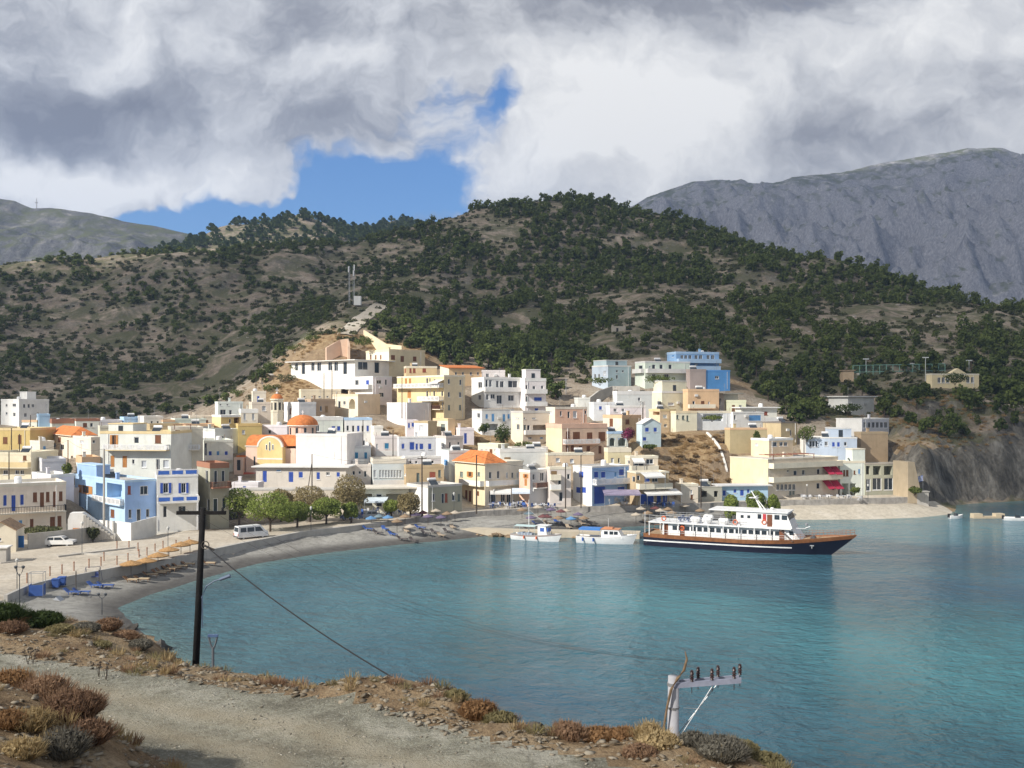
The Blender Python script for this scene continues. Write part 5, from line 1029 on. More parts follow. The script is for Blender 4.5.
# ------------------------------------------------------------------ the excursion ferry
def loft(stations, rows, mats, name, parent, smooth=True, ends=True):
    """stations: list of x; rows(x) -> list of (y, z) from low to high on one side, mirrored"""
    m = MB(); L = len(rows(stations[0]))
    for sgn in (-1, 1):
        i0 = len(m.v)
        for x in stations:
            for (xx, y, z) in rows(x): m.v.append((xx, sgn * y, z))
        for i in range(len(stations) - 1):
            for j in range(L - 1):
                a = i0 + i * L + j; f = (a, a + L, a + L + 1, a + 1); m.f.append(f if sgn < 0 else f[::-1]); m.m.append(0)
    return m.build(name, mats, parent, smooth)
def make_ferry():
    a = G(643, 545.5, 0); b = G(826, 557.5, 0); d = b - a; ang = math.atan2(d.y, d.x); Lw = d.length
    nrm = Vector((-math.sin(ang), math.cos(ang), 0)); o = a + nrm * 3.0
    root = empty('ferry', (o.x, o.y, 0), ang, 'large excursion ferry with a navy hull and wooden rail band moored in the bay', 'ferry')
    LT = Lw + 4.0; sts = list(np.linspace(0, LT, 40))
    def half(x, z):                                               # half beam at x and height
        t = x / LT; full = 3.15 * (1 - max(0, (t - .55) / .45) ** 2.1) if t > .55 else 3.15
        full *= .9 + .1 * min(1, t / .12); k = max(0, min(1, z / 2.2)); thin = 1 - (1 - k) * (.08 + .5 * max(0, (t - .5) / .5))
        return max(.02, full * thin)
    def sheer(x): t = x / LT; return 1.75 + .12 * (1 - t) ** 2 + max(0, t - .45) ** 1.7 * 3.6
    def xs(x, z):                                                 # rake of the stem
        t = x / LT; return x - max(0, t - .72) / .28 * 4.0 * (1 - max(0, min(1, (z + .3) / (sheer(LT) + .3))))
    def band(lo, hi, out=0.0, n=3):
        def rows(x):
            r = []
            for j in range(n + 1):
                z = lo(x) + (hi(x) - lo(x)) * j / n; r.append((xs(x, z), half(x, z) + out, z))
            return r
        return rows
    navy = mat('navy_hull_paint', (.012, .012, .026), .35, .15, 1.0, spec=.5); wood = mat('varnished_wood', (.24, .10, .04), .5, .25, 2.0)
    loft(sts, band(lambda x: -.8, lambda x: sheer(x) - .5, 0, 6), navy, 'hull', root)
    loft(sts, band(lambda x: sheer(x) - .5, lambda x: sheer(x) + .12, .05, 2), wood, 'rubbing_band', root)
    st2 = [x for x in sts if x < LT * .74]
    loft(st2, band(lambda x: .72 + .25 * (x / LT), lambda x: .92 + .25 * (x / LT), .04, 1), WHITE, 'stripe', root)
    dk = MB()
    for i in range(len(sts) - 1):
        x, y = sts[i], sts[i + 1]; dk.quad((xs(x, sheer(x) - .1), -half(x, 2) + .05, sheer(x) - .1), (xs(y, sheer(y) - .1), -half(y, 2) + .05, sheer(y) - .1), (xs(y, sheer(y) - .1), half(y, 2) - .05, sheer(y) - .1), (xs(x, sheer(x) - .1), half(x, 2) - .05, sheer(x) - .1))
    dk.build('deck', mat('deck_planks', (.40, .28, .17), .8, .2, 2), root)
    tr = MB(); tr.quad((0, -half(0, 0), -.8), (0, half(0, 0), -.8), (0, half(0, 2) + .05, 1.99), (0, -half(0, 2) - .05, 1.99)); tr.build('transom', navy, root)
    wp = MB(); z = 1.75
    # main deck saloon x 2.3 .. 22.5
    S0, S1 = 3.0, LT * .69; cab = MB(); hb = 2.45; zc0, zc1 = 1.72, 3.72
    cab.box(S0, S1, -hb, hb, zc0, zc1); co = cab.build('saloon', WHITE, root)
    nwin = 17
    for i in range(nwin):
        x = S0 + 2.0 + (S1 - S0 - 3.2) * i / (nwin - 1)
        for sgn in (-1, 1):
            w = MB(); y = sgn * hb; w.box(x - .36, x + .36, min(y, y + sgn * .03), max(y, y + sgn * .03), zc0 + .95, zc0 + 1.6); w.build('window', GLASS, co)
    for x in (S0 + .55, S0 + 3.2, S1 - .55):
        for sgn in (-1, 1):
            w = MB(); y = sgn * hb; w.box(x - .38, x + .38, min(y, y + sgn * .06), max(y, y + sgn * .06), zc0 + .1, zc0 + 1.85); w.build('door', mat('brown_door', (.18, .07, .035), .5, .2), co)
    up = MB(); up.box(.9, S1 + .9, -3.0, 3.0, zc1, zc1 + .16); up.build('upper_deck', WHITE, root)
    for x in np.arange(1.0, S1, 2.35):
        for sgn in (-1, 1):
            p = MB(); p.box(x - .06, x + .06, sgn * 2.9 - .06, sgn * 2.9 + .06, 1.7, zc1 - .002)
            p.build('stanchion', WHITE, root)
    # upper rails
    for sgn in (-1, 1):
        r = MB(); zz = zc1 + .16
        for h in (.35, .65, .98): r.tube([(1.0, sgn * 2.92, zz + h), (S1 - 5.6, sgn * 2.92, zz + h)], .025, 5)
        for x in np.arange(1.0, S1 - 5.6, 1.1): r.tube([(x, sgn * 2.92, zz), (x, sgn * 2.92, zz + .98)], .025, 5)
        r.build('railing', METAL, root)
        r = MB(); xa = S1 + 1.2
        for i in range(16):
            x = xa + (LT - xa - .3) * i / 15; s_ = sheer(x); r.tube([(xs(x, s_), sgn * half(x, 2), s_ + .1), (xs(x, s_), sgn * half(x, 2), s_ + .85)], .022, 5)
        for h in (.5, .85): r.tube([(xs(x, sheer(x)), sgn * half(x, 2), sheer(x) + h) for x in np.linspace(xa, LT - .3, 16)], .022, 5)
        r.build('bow_railing', mat('teak_rail', (.30, .13, .06), .6, .2), root)
        r = MB()
        for x in np.arange(3, S1, 1.0): r.tube([(x, sgn * 3.08, sheer(x) + .1), (x, sgn * 3.08, sheer(x) + .75)], .02, 4)
        for h in (.42, .75): r.tube([(3, sgn * 3.08, sheer(3) + h), (S1, sgn * 3.08, sheer(S1) + h)], .02, 4)
        r.build('side_railing', WHITE, root)
    # bridge house with raked front
    Bx = S1 - 7.4; h0, h1 = zc1 + .161, zc1 + 2.35; bh = MB(); bh.prism([(Bx, h0), (S1 + .95, h0), (S1 + .1, h1), (Bx, h1)], -2.3, 2.3, 'y'); bo = bh.build('bridge_house', WHITE, root)
    rf = MB(); rf.box(Bx - 4.2, S1 + .35, -2.55, 2.55, h1, h1 + .14); rf.build('bridge_roof', WHITE, bo)
    fr = MB(); fr.prism([(S1 + .001, zc0 + .1), (S1 + 2.3, zc0 + .25), (S1 + .95, zc1 - .002), (S1 + .001, zc1 - .002)], -2.3, 2.3, 'y'); fo = fr.build('saloon_front', WHITE, root)
    w = MB(); x0, x1 = S1 + .55, S1 + 1.25; w.quad((x0, -2.32, zc0 + 1.15), (x0 + .75, -2.32, zc0 + 1.15), (x0 + .45, -2.32, zc0 + 1.75), (x0 - .1, -2.32, zc0 + 1.75)); w.build('window', GLASS, fo)
    for i in range(5):
        w = MB(); y = -1.9 + i * .95; k = lambda z: S1 + .95 - (z - h0) / (h1 - h0) * .85 + .015
        w.quad((k(h0 + 1.2), y - .4, h0 + 1.2), (k(h0 + 1.2), y + .4, h0 + 1.2), (k(h0 + 1.95), y + .4, h0 + 1.95), (k(h0 + 1.95), y - .4, h0 + 1.95)); w.build('window', GLASS, bo)
    for x, ww_ in ((S1 - .2, .8), (S1 - 1.3, .75), (S1 - 3.9, .55)):
        for sgn in (-1, 1):
            w = MB(); y = sgn * 2.3; w.box(x - ww_ / 2, x + ww_ / 2, min(y, y + sgn * .03), max(y, y + sgn * .03), h0 + 1.2, h0 + 1.9); w.build('window', GLASS, bo)
    for x in (Bx + .9, Bx + 1.9):
        w = MB(); w.box(x - .22, x + .22, -2.33, -2.3, h0 + 1.2, h0 + 1.65); w.build('window', GLASS, bo)
    dd = MB(); dd.box(S1 - 2.75, S1 - 2.0, -2.36, -2.3, h0 + .1, h0 + 1.9); dd.build('door', mat('brown_door', (.18, .07, .035), .5, .2), bo)
    rd = MB(); rd.box(S1 - 3.4, S1 - 2.9, -2.34, -2.3, h0 + .95, h0 + 1.95); rd.build('red_panel', mat('red_paint', (.45, .05, .06), .5), bo)
    # life raft canisters, lifebuoys, awning frame, mast and aerials
    for i, x in enumerate((8.2, 10.0, 12.6, 9.3)):
        c = MB(); y = -2.0 if i < 3 else 1.6; c.tube([(x - .75, y, zc1 + .75), (x - .6, y, zc1 + .75), (x + .6, y, zc1 + .75), (x + .75, y, zc1 + .75)], [.28, .42, .42, .28], 14); c.box(x - .5, x + .5, y - .3, y + .3, zc1 + .16, zc1 + .4); c.build('life_raft', WHITE, root, True)
    org = mat('orange_plastic', (.75, .16, .05), .5)
    def ring(x, y, z):
        m = MB(); m.tube([(x + .33 * math.cos(t), y, z + .33 * math.sin(t)) for t in np.linspace(0, 2 * math.pi, 17)], .075, 6, cap=False); m.build('lifebuoy', org, root, True)
    for q in ((3.4, -3.0, zc1 + .75), (14.6, -3.0, zc1 + .75), (S1 - 3.2, -2.42, h0 + .75), (6.2, -2.55, 3.0)): ring(*q)
    cn = MB(); cn.box(1.4, 4.6, -2.6, 2.6, zc1 + 2.0, zc1 + 2.06)
    for x in (1.4, 4.6):
        for y in (-2.6, 2.6): cn.tube([(x, y, zc1 + .16), (x, y, zc1 + 2.0)], .03, 5)
    if False: cn.build('awning', CANVAS, root)
    bn = MB()
    for x in np.arange(5.5, Bx - 4.5, 1.3):
        for y in (-1.0, 1.0): bn.box(x - .2, x + .2, y - .75, y + .75, zc1 + .5, zc1 + .56); bn.box(x - .2, x - .15, y - .75, y + .75, zc1 + .56, zc1 + .95); bn.box(x - .15, x + .15, y - .05, y + .05, zc1 + .16, zc1 + .5)
    bn.build('bench', mat('blue_seat', (.16, .20, .32), .6), root)
    ms = MB(); mx = Bx + 3.4; ms.tube([(mx, 0, h1 + .1), (mx - 1.6, 0, h1 + 3.0)], [.16, .07], 8); ms.tube([(mx + .6, 0, h1 + .1), (mx - 1.0, 0, h1 + 2.1)], [.1, .05], 6); ms.box(mx - 1.9, mx - .5, -.5, .5, h1 + 1.9, h1 + 1.98); ms.tube([(mx - 1.3, -.9, h1 + 1.96), (mx - 1.3, .9, h1 + 1.96)], .05, 5); ms.build('mast', WHITE, root)
    rr_ = MB(); rr_.box(mx - .9, mx - .7, -.7, .7, h1 + 2.1, h1 + 2.2); rr_.lathe([(.02, 0), (.25, .05), (.28, .3), (.02, .4)], 10, (mx + 1.4, .8, h1 + .14)); rr_.build('radar', WHITE, root)
    # anchor, tender and gear on the bow
    an = MB(); ax = LT * .83; an.box(xs(ax, 1.4) - .3, xs(ax, 1.4) + .3, -half(ax, 1.4) - .12, -half(ax, 1.4) + .02, 1.35, 1.5); an.box(xs(ax, 1.4) - .06, xs(ax, 1.4) + .06, -half(ax, 1.4) - .12, -half(ax, 1.4) + .02, 1.0, 1.36); an.build('anchor', METAL, root)
    wl = MB(); wl.tube([(S1 + 3.6, -.6, 2.4), (S1 + 3.6, .6, 2.4)], .35, 10); wl.box(S1 + 3.2, S1 + 4.0, -.7, .7, 1.9, 2.2); wl.build('windlass', paint((.08, .09, .1)), root)
    lg = MB(); lg.tube([(S1 + 1.4, -1.5, zc1 + .1), (S1 + 2.6, -1.5, zc1 + .15), (S1 + 3.4, -1.5, zc1 + .5)], .06, 6); lg.lathe([(.02, -.2), (.25, -.1), (.25, .15), (.02, .25)], 8, (S1 + 2.9, -1.5, zc1 + .75)); lg.build('search_light', METAL, root)
    st = MB()
    for k in range(9): st.box(S1 - 1.0 + k * .23, S1 - .72 + k * .23, -2.9, -2.35, zc0 + 2.0 - k * .21, zc0 + 2.05 - k * .21)
    st.build('stairs', paint((.25, .2, .17)), root)
    rp = MB(); rp.quad((-3.0, -.5, 1.1), (-3.0, .5, 1.1), (.2, .5, 1.9), (.2, -.5, 1.9)); rp.build('gangway', METAL, root)
    for sgn in (-1, 1):
        q = MB(); q.tube([(.1, sgn * 2.6, 1.95), (.1, sgn * 2.6, 2.7)], .03, 5); q.tube([(.1, sgn * 2.6, 2.7), (2.9, sgn * 3.0, 2.75)], .03, 5); q.tube([(1.2, sgn * 2.8, 1.95), (1.2, sgn * 2.8, 2.7)], .03, 5); q.build('stern_railing', mat('teak_rail', (.30, .13, .06), .6, .2), root)
    fp = MB(); fp.tube([(.2, -2.6, 1.9), (.2, -2.6, 5.4)], .035, 6); fp.build('flag_pole', WHITE, root)
make_ferry()

# ------------------------------------------------------------------ smaller boats
def boat_hull(root, L, Bm, Hs, Hb, mtl, band=None):
    sts = list(np.linspace(0, L, 16))
    def half(x, z): t = x / L; f = Bm / 2 * (1 - max(0, (t - .45) / .55) ** 2) * (.82 + .18 * min(1, t / .25)); return max(.015, f * (.62 + .38 * min(1, max(0, z + .25) / (Hs + .25)) ** .6))
    def sh(x): t = x / L; return Hs + (Hb - Hs) * max(0, t - .2) ** 1.8 / .8 ** 1.8 + .12 * (1 - t) ** 3
    def rx(x, z): t = x / L; return x - max(0, t - .75) / .25 * L * .08 * (1 - max(0, z + .2) / (Hb + .2))
    def rows(lo, hi, out, n):
        return lambda x: [(rx(x, lo(x) + (hi(x) - lo(x)) * j / n), half(x, lo(x) + (hi(x) - lo(x)) * j / n) + out, lo(x) + (hi(x) - lo(x)) * j / n) for j in range(n + 1)]
    loft(sts, rows(lambda x: -.3, sh, 0, 5), mtl, 'hull', root)
    if band: loft(sts, rows(lambda x: sh(x) - .22, lambda x: sh(x) + .03, .03, 1), band, 'rubbing_band', root)
    d = MB()
    for a, b in zip(sts[:-1], sts[1:]):
        d.quad((a, -half(a, Hs), sh(a) - .18), (b, -half(b, Hs), sh(b) - .18), (b, half(b, Hs), sh(b) - .18), (a, half(a, Hs), sh(a) - .18))
    d.build('deck', mat('deck_paint', (.55, .5, .42), .7), root)
    t = MB(); t.quad((0, -half(0, 0), -.3), (0, half(0, 0), -.3), (0, half(0, Hs), sh(0)), (0, -half(0, Hs), sh(0))); t.build('transom', mtl, root)
    return half, sh
bw = mat('boat_white', (.80, .80, .79), .4, .06, 1.5, spec=.5); bb = paint((.05, .12, .40), .4)
def fishing_boat():
    a = G(513, 539.5, 0); b = G(561, 543.5, 0); d = b - a; root = empty('fishing_boat', (a.x, a.y + 1.1, 0), math.atan2(d.y, d.x) * .9, 'small white and blue fishing boat with a tall mast at the jetty', 'boat'); L = d.length
    half, sh = boat_hull(root, L, 2.5, .85, 1.35, bw, paint((.35, .30, .28)))
    c = MB(); c.prism([(L * .55, .7), (L * .74, .7), (L * .71, 2.55), (L * .55, 2.55)], -.75, .75, 'y'); co = c.build('wheelhouse', bw, root)
    w = MB(); w.box(L * .60, L * .68, -.78, -.75, 1.6, 2.2); w.build('window', bb, co); w = MB(); w.box(L * .735, L * .75, -.6, .6, 1.6, 2.2); w.build('window', bb, co)
    r = MB(); r.box(L * .52, L * .76, -.9, .9, 2.55, 2.63); r.build('roof', bw, co)
    ms = MB(); ms.tube([(L * .33, 0, .7), (L * .33, 0, 6.6)], [.07, .04], 8); ms.tube([(L * .33, 0, 5.0), (L * .7, 0, 2.6)], .012, 4); ms.build('mast', WHITE, root)
    cv = MB(); cv.quad((L * .08, -1.05, 2.25), (L * .5, -1.05, 2.3), (L * .5, 0, 2.5), (L * .08, 0, 2.45)); cv.quad((L * .08, 0, 2.45), (L * .5, 0, 2.5), (L * .5, 1.05, 2.3), (L * .08, 1.05, 2.25))
    for x in (.08, .5):
        for y in (-1, 1): cv.tube([(L * x, y, .8), (L * x, y, 2.25)], .025, 5)
    cv.build('canopy', paint((.45, .58, .58)), root)
    g = MB()
    for k in range(5): g.box(L * .12 + k * .55, L * .12 + k * .55 + .45, -.5, .45, .75, 1.15 + .1 * (k % 2))
    g.build('fish_box', paint((.30, .35, .42)), root)
    f = MB()
    for x in (.3, .55): f.tube([(L * x, -half(L * x, 1) - .1, .35), (L * x, -half(L * x, 1) - .1, .8)], .12, 8)
    f.build('fender', mat('orange_plastic', (.75, .16, .05), .5), root)
fishing_boat()
def canopy_boat():
    a = G(578, 543, 0); b = G(638, 546, 0); d = b - a; L = d.length; root = empty('cabin_boat', (a.x, a.y + 1.3, 0), math.atan2(d.y, d.x) * .9, 'white motor boat with a blue canopy aft moored behind the ferry', 'boat')
    half, sh = boat_hull(root, L, 2.9, 1.0, 1.7, bw)
    c = MB(); c.prism([(L * .42, .85), (L * .78, .95), (L * .70, 2.3), (L * .42, 2.3)], -1.0, 1.0, 'y'); co = c.build('cabin', bw, root)
    for x in (.47, .56, .635): w = MB(); w.box(L * x, L * x + .6, -1.03, -1.0, 1.55, 2.05); w.build('window', GLASS, co)
    r = MB(); r.box(L * .40, L * .72, -1.1, 1.1, 2.3, 2.4); r.box(L * .45, L * .6, -.6, .6, 2.4, 2.6); r.build('roof', mat('canvas_orange', (.55, .26, .14), .8), co)
    cv = MB(); cv.box(L * .05, L * .41, -1.2, 1.2, 2.32, 2.40); cv.box(L * .05, L * .41, -1.22, -1.18, 2.12, 2.40); co2 = cv.build('canopy', paint((.06, .22, .58)), root)
    p = MB()
    for x in (.06, .4):
        for y in (-1.15, 1.15): p.tube([(L * x, y, .9), (L * x, y, 2.32)], .03, 5)
    p.build('canopy_frame', METAL, co2)
    rl = MB()
    for x in np.linspace(.74, .97, 6): rl.tube([(L * x, -half(L * x, 1) + .1, sh(L * x)), (L * x, -half(L * x, 1) + .1, sh(L * x) + .5)], .02, 4)
    rl.tube([(L * x, -half(L * x, 1) + .1, sh(L * x) + .5) for x in np.linspace(.74, .97, 6)], .02, 4); rl.build('railing', METAL, root)
    ms = MB(); ms.tube([(L * .52, 0, 2.6), (L * .52, 0, 4.0)], .03, 5); ms.build('mast', WHITE, root)
    f = MB()
    for x in (.12, .3): f.tube([(L * x, -half(L * x, 1) - .1, .4), (L * x, -half(L * x, 1) - .1, .95)], .12, 8)
    f.build('fender', bb, root)
canopy_boat()
def dinghy(px, py, L, rz, label):
    q = G(px, py, 0); root = empty('motor_boat', (q.x - L / 2, q.y, 0), rz, label, 'boat'); boat_hull(root, L, L * .36, .5, .8, bw)
    c = MB(); c.prism([(L * .4, .3), (L * .62, .3), (L * .52, 1.0), (L * .42, 1.0)], -.4, .4, 'y'); c.build('windscreen', GLASS, root); e = MB(); e.box(-.25, .15, -.2, .2, .2, .9); e.build('outboard', BLACK, root)
dinghy(957, 518.5, 3.0, .2, 'tiny white motor boat left of the floating pontoon'); dinghy(1017, 520, 5.2, -.2, 'white motor boat at the right edge of the photo beside the pontoon')
q = G(988, 518, 0); t = empty('pontoon', (q.x, q.y, 0), .05, 'beige floating pontoon with two concrete blocks out in the bay', 'pontoon'); m = MB(); m.box(-3.2, 3.2, -.8, .8, -.2, .35); m.build('deck', plaster((.48, .40, .28)), t)
for x in (-2.3, 2.1): m = MB(); m.box(x - .9, x + .9, -.7, .7, .353, .9); m.build('block', plaster((.52, .44, .31)), t)

# ------------------------------------------------------------------ road vehicles
def vehicle(name, loc, rz, prof, glassprof, W, col, label, cat, wheels, L):
    root = empty(name, loc, rz, label, cat); body = paint(col, .3); m = MB(); n = len(prof); i = len(m.v)
    # lower body full width, cabin narrowing upward
    for s in (-1, 1):
        for (x, z) in prof: k = 1 - max(0, z - .95) * .14; m.v.append((x, s * W / 2 * k, z))
    m.f += [tuple(range(i, i + n)), tuple(range(i + 2 * n - 1, i + n - 1, -1))]; m.m += [0, 0]
    for j in range(n): m.f.append((i + j, i + n + j, i + n + (j + 1) % n, i + (j + 1) % n)); m.m.append(0)
    m.build('body', body, root)
    for g in glassprof:
        w = MB()
        if g[0] == 's':
            for s in (-1, 1): 
                pts = [(x, s * (W / 2 * (1 - max(0, z - .95) * .14) + .012), z) for x, z in g[1]]; w.quad(*pts)
        else:
            (x0, z0), (x1, z1) = g[1]; k0, k1 = [W / 2 * (1 - max(0, z - .95) * .14) - .08 for z in (z0, z1)]; dx = .014 if g[0] == 'f' else -.014
            w.quad((x0 + dx, -k0, z0), (x0 + dx, k0, z0), (x1 + dx, k1, z1), (x1 + dx, -k1, z1))
        w.build('window', GLASS, root)
    for x in wheels:
        for s in (-1, 1):
            y = s * (W / 2 - .12); w = MB(); w.tube([(x, y - .1, .31), (x, y + .1, .31)], .31, 16); wo = w.build('wheel', mat('tyre', (.02, .02, .02), .8), root); r = MB(); r.tube([(x, y + s * .09, .31), (x, y + s * .115, .31)], .18, 12); r.build('rim', METAL, wo)
    for s in (-1, 1):
        h = MB(); h.box(L - .06, L + .02, s * W * .36 - .17, s * W * .36 + .17, .62, .8); h.build('headlight', mat('lamp_glass', (.7, .7, .68), .15), root)
        h = MB(); h.box(-.02, .05, s * W * .42 - .09, s * W * .42 + .09, .6, .95); h.build('tail_light', mat('red_lamp', (.5, .02, .02), .3), root)
    b = MB(); b.box(L - .02, L + .08, -W * .46, W * .46, .38, .58); b.build('bumper', paint((.12, .12, .12)), root); b = MB(); b.box(-.09, .02, -W * .46, W * .46, .38, .58); b.build('bumper', paint((.12, .12, .12)), root)
    return root
q = G(46, 544.5, 2.0); vehicle('station_wagon', (q.x, q.y, hz(q.x, q.y) + .02), R(4), [(0, .35), (0, .9), (.15, 1.0), (.45, 1.45), (2.4, 1.48), (3.0, .98), (4.0, .88), (4.1, .7), (4.1, .35)], [('s', [(.45, 1.0), (1.35, 1.0), (1.35, 1.38), (.6, 1.38)]), ('s', [(1.45, 1.0), (2.75, 1.0), (2.35, 1.38), (1.45, 1.38)]), ('f', [(3.0, .98), (2.42, 1.44)]), ('b', [(.18, 1.02), (.43, 1.4)])], 1.65, (.72, .72, .70), 'white old station wagon parked by the wall of the cream waterfront house', 'car', (.75, 3.25), 4.1)
q = G(236, 540, 2.0); vehicle('minibus', (q.x, q.y, hz(q.x, q.y) + .02), R(38), [(0, .35), (0, 1.1), (.12, 2.0), (3.6, 2.05), (4.35, 1.25), (4.75, 1.05), (4.8, .35)], [('s', [(.35, 1.15), (1.3, 1.15), (1.3, 1.8), (.4, 1.8)]), ('s', [(1.45, 1.15), (2.55, 1.15), (2.55, 1.8), (1.45, 1.8)]), ('s', [(2.7, 1.15), (4.0, 1.15), (3.5, 1.8), (2.7, 1.8)]), ('f', [(4.35, 1.25), (3.64, 2.0)]), ('b', [(.02, 1.2), (.11, 1.85)])], 1.75, (.74, .74, .74), 'white minibus van parked by the kerb above the beach', 'van', (.85, 3.9), 4.8)
carp = [(0, .35), (0, .85), (.35, .95), (.8, 1.42), (2.3, 1.44), (2.95, .95), (3.85, .82), (3.9, .35)]
carg = [('s', [(.75, .97), (1.55, .97), (1.55, 1.36), (.95, 1.36)]), ('s', [(1.65, .97), (2.75, .97), (2.25, 1.36), (1.65, 1.36)]), ('f', [(2.95, .95), (2.32, 1.42)]), ('b', [(.38, .97), (.78, 1.38)])]
for px, py, rz, col, lab in [(226, 520.5, 60, (.03, .03, .035), 'black hatchback half hidden behind the waterfront trees'), (340, 521, 10, (.10, .13, .22), 'dark blue hatchback parked under the brown tree'), (362, 520, 15, (.40, .42, .44), 'silver hatchback parked right of the brown tree')]:
    q = G(px, py, 2.1); vehicle('hatchback', (q.x, q.y, hz(q.x, q.y) + .02), R(rz), carp, carg, 1.62, col, lab, 'car', (.7, 3.1), 3.9)

# ------------------------------------------------------------------ poles, lamps, wires
def pole(px, ytop, ybase, D, label, cross=False, r=.11, mtl=None, lean=0, cat='utility pole', wires=False):
    b = P(px, ybase, D); t = P(px + lean, ytop, D); root = empty('utility_pole', b, 0, label, cat); h = t.z - b.z; dx = t.x - b.x
    m = MB(); m.tube([(0, 0, -1.5), (dx, 0, h)], [r, r * .75], 8); m.build('post', mtl or WOODK, root)
    if cross:
        c = MB(); c.box(dx - .8, dx + .8, -.05, .05, h - .5, h - .38); c.build('crossarm', WOODK, root)
        for x in (-.7, 0, .7): i = MB(); i.lathe([(.03, 0), (.06, .05), (.05, .12), (.07, .16), (.02, .24)], 7, (dx + x, 0, h - .38)); i.build('insulator', paint((.5, .5, .48)), root)
    return root, Vector((t.x, t.y, t.z))
PT = {}
for key, (px, yt, yb, D, lab, kw) in dict(
        conc=(104, 449, 543, 152, 'thick grey concrete utility pole in front of the light blue house', dict(r=.2, mtl=CONC)),
        a=(11.5, 428, 462, 190, 'thin dark pole in front of the mustard house, leftmost', {}), b=(19.5, 434, 462, 188, 'second thin dark pole in front of the mustard house', {}), c=(68, 440, 484, 172, 'wooden pole beside the blank grey house', {}), d=(9, 452, 482, 168, 'short pole in front of the yellow balcony ledge', {}),
        e=(38, 412, 442, 228, 'dark pole against the tall blank pale wall', {}), f=(30.5, 415, 440, 230, 'dark pole left of the tall blank pale wall', {}), g=(312, 454, 487, 172, 'upright wooden pole in front of the long low white house', {}), g2=(307, 462, 487, 171.5, 'leaning brace pole beside the upright wooden pole', dict(lean=5, r=.08)),
        h=(422, 456, 508, 176, 'tall wooden pole with a crossarm beside the grey stone house', dict(cross=True, r=.14)), i=(476.5, 455, 505, 172, 'tall dark wooden pole in front of the orange hip roofed house', dict(r=.13)), j=(565.5, 463, 501, 186, 'brown pole left of the blue and white restaurant', dict(r=.12)), k=(581, 455, 500, 184, 'thin pole against the white end wall of the restaurant', {}),
        l=(643, 402, 440, 224, 'pole above the little blue house', {}), m=(701, 466, 500, 194, 'wooden pole in front of the stone ruin', dict(r=.12)), n=(332, 366, 400, 250, 'dark pole in front of the white school', {}), o=(324, 373, 402, 250, 'second dark pole below the white school', {}), p=(363, 420, 448, 212, 'pole in front of the five dark windows', {}), q=(393, 430, 452, 208, 'thin pole left of the four deep blue windows', {}),
        r=(256, 372, 395, 262, 'thin pole on the slope left of the little dome', {}), s=(139, 415, 432, 236, 'pole among the far flat roofs', {}), t=(482, 372, 400, 256, 'antenna pole behind the white block', dict(r=.06, mtl=METAL)), u=(566, 378, 400, 262, 'pale pole right of the three storey white house', dict(mtl=METAL)), v=(804, 430, 455, 214, 'pole beside the raised roof block', {}), w=(402, 377, 412, 234, 'dark pole in front of the yellow balconies', {})).items():
    PT[key] = pole(px, yt, yb, D, lab, **kw)[1]
def wire(a, b, sag, r, label):
    m = MB(); n = 24; m.tube([a.lerp(b, t) - Vector((0, 0, sag * 4 * t * (1 - t))) for t in np.linspace(0, 1, n + 1)], r, 5); tag(m.build('power_line', BLACK), label, 'wire')
for a, b, s in (('c', 'conc', .8), ('d', 'c', .8), ('g', 'h', 1.2), ('h', 'i', 1.0), ('i', 'j', 1.3), ('j', 'm', 1.6), ('a', 'd', .6), ('e', 'f', .2), ('k', 'l', 1.2)): wire(PT[a], PT[b], s, .018, 'thin black power line strung between village poles')['group'] if False else wire(PT[a], PT[b], s, .018, 'thin black power line strung between two village poles')
for o in list(COL.objects):
    if o.name.startswith('power_line'): o['group'] = 'power lines over the village'

def lamp(px, ytop, ybase, z, label, arms=2, r=.05):
    q = G(px, ybase, z); D = q.y; h = (ybase - ytop) / 1000 * D; root = empty('street_lamp', (q.x, q.y, q.z), 0, label, 'street lamp')
    m = MB(); m.tube([(0, 0, -.3), (0, 0, h * .85)], [r, r * .8], 8); m.build('post', paint((.07, .08, .09)), root)
    if arms == 2:
        for s in (-1, 1):
            a = MB(); a.tube([(0, 0, h * .78), (s * .28, 0, h * .9), (s * .36, 0, h * .97)], .035, 6); a.build('arm', paint((.07, .08, .09)), root)
            l = MB(); l.lathe([(.02, 0), (.13, .05), (.17, .22), (.19, .25), (.02, .34)], 8, (s * .37, 0, h * .97 - .05)); l.build('lantern', paint((.10, .11, .12)), root)
        c = MB(); c.tube([(-.5, 0, h), (.5, 0, h)], .03, 5); c.build('crossbar', paint((.07, .08, .09)), root)
    else:
        l = MB(); l.lathe([(.02, h * .85), (.12, h * .86), (.2, h * .93), (.2, h * .95), (.02, h)], 10); l.build('lantern', paint((.55, .55, .52)), root)
lamp(19.5, 567, 611, 1.9, 'twin lantern street lamp at the corner of the left beach wall'); lamp(17, 558, 588, 2.0, 'dark thin street lamp behind the corner of the beach wall', 1, .05); lamp(102, 595, 612, .8, 'short twin armed lamp post at the water end of the left beach')
lamp(82, 521, 555, 2.0, 'tall thin street lamp on the plaza in front of the white car', 1, .045); lamp(168, 526, 557, 2.0, 'tall thin street lamp beside the orange sunshades', 1, .045); lamp(311, 506, 531, 2.1, 'street lamp among the waterfront trees', 1, .045); lamp(454, 492, 516, 2.4, 'street lamp with pale globe in front of the grey stone house', 1, .045); lamp(868, 484, 500.5, 2.7, 'globe lamp in front of the unfinished building', 1, .05); lamp(807, 484, 500.5, 2.7, 'globe lamp in front of the hotel balconies', 1, .05); lamp(494, 489, 513, 2.5, 'street lamp in front of the tavern terrace', 1, .045)
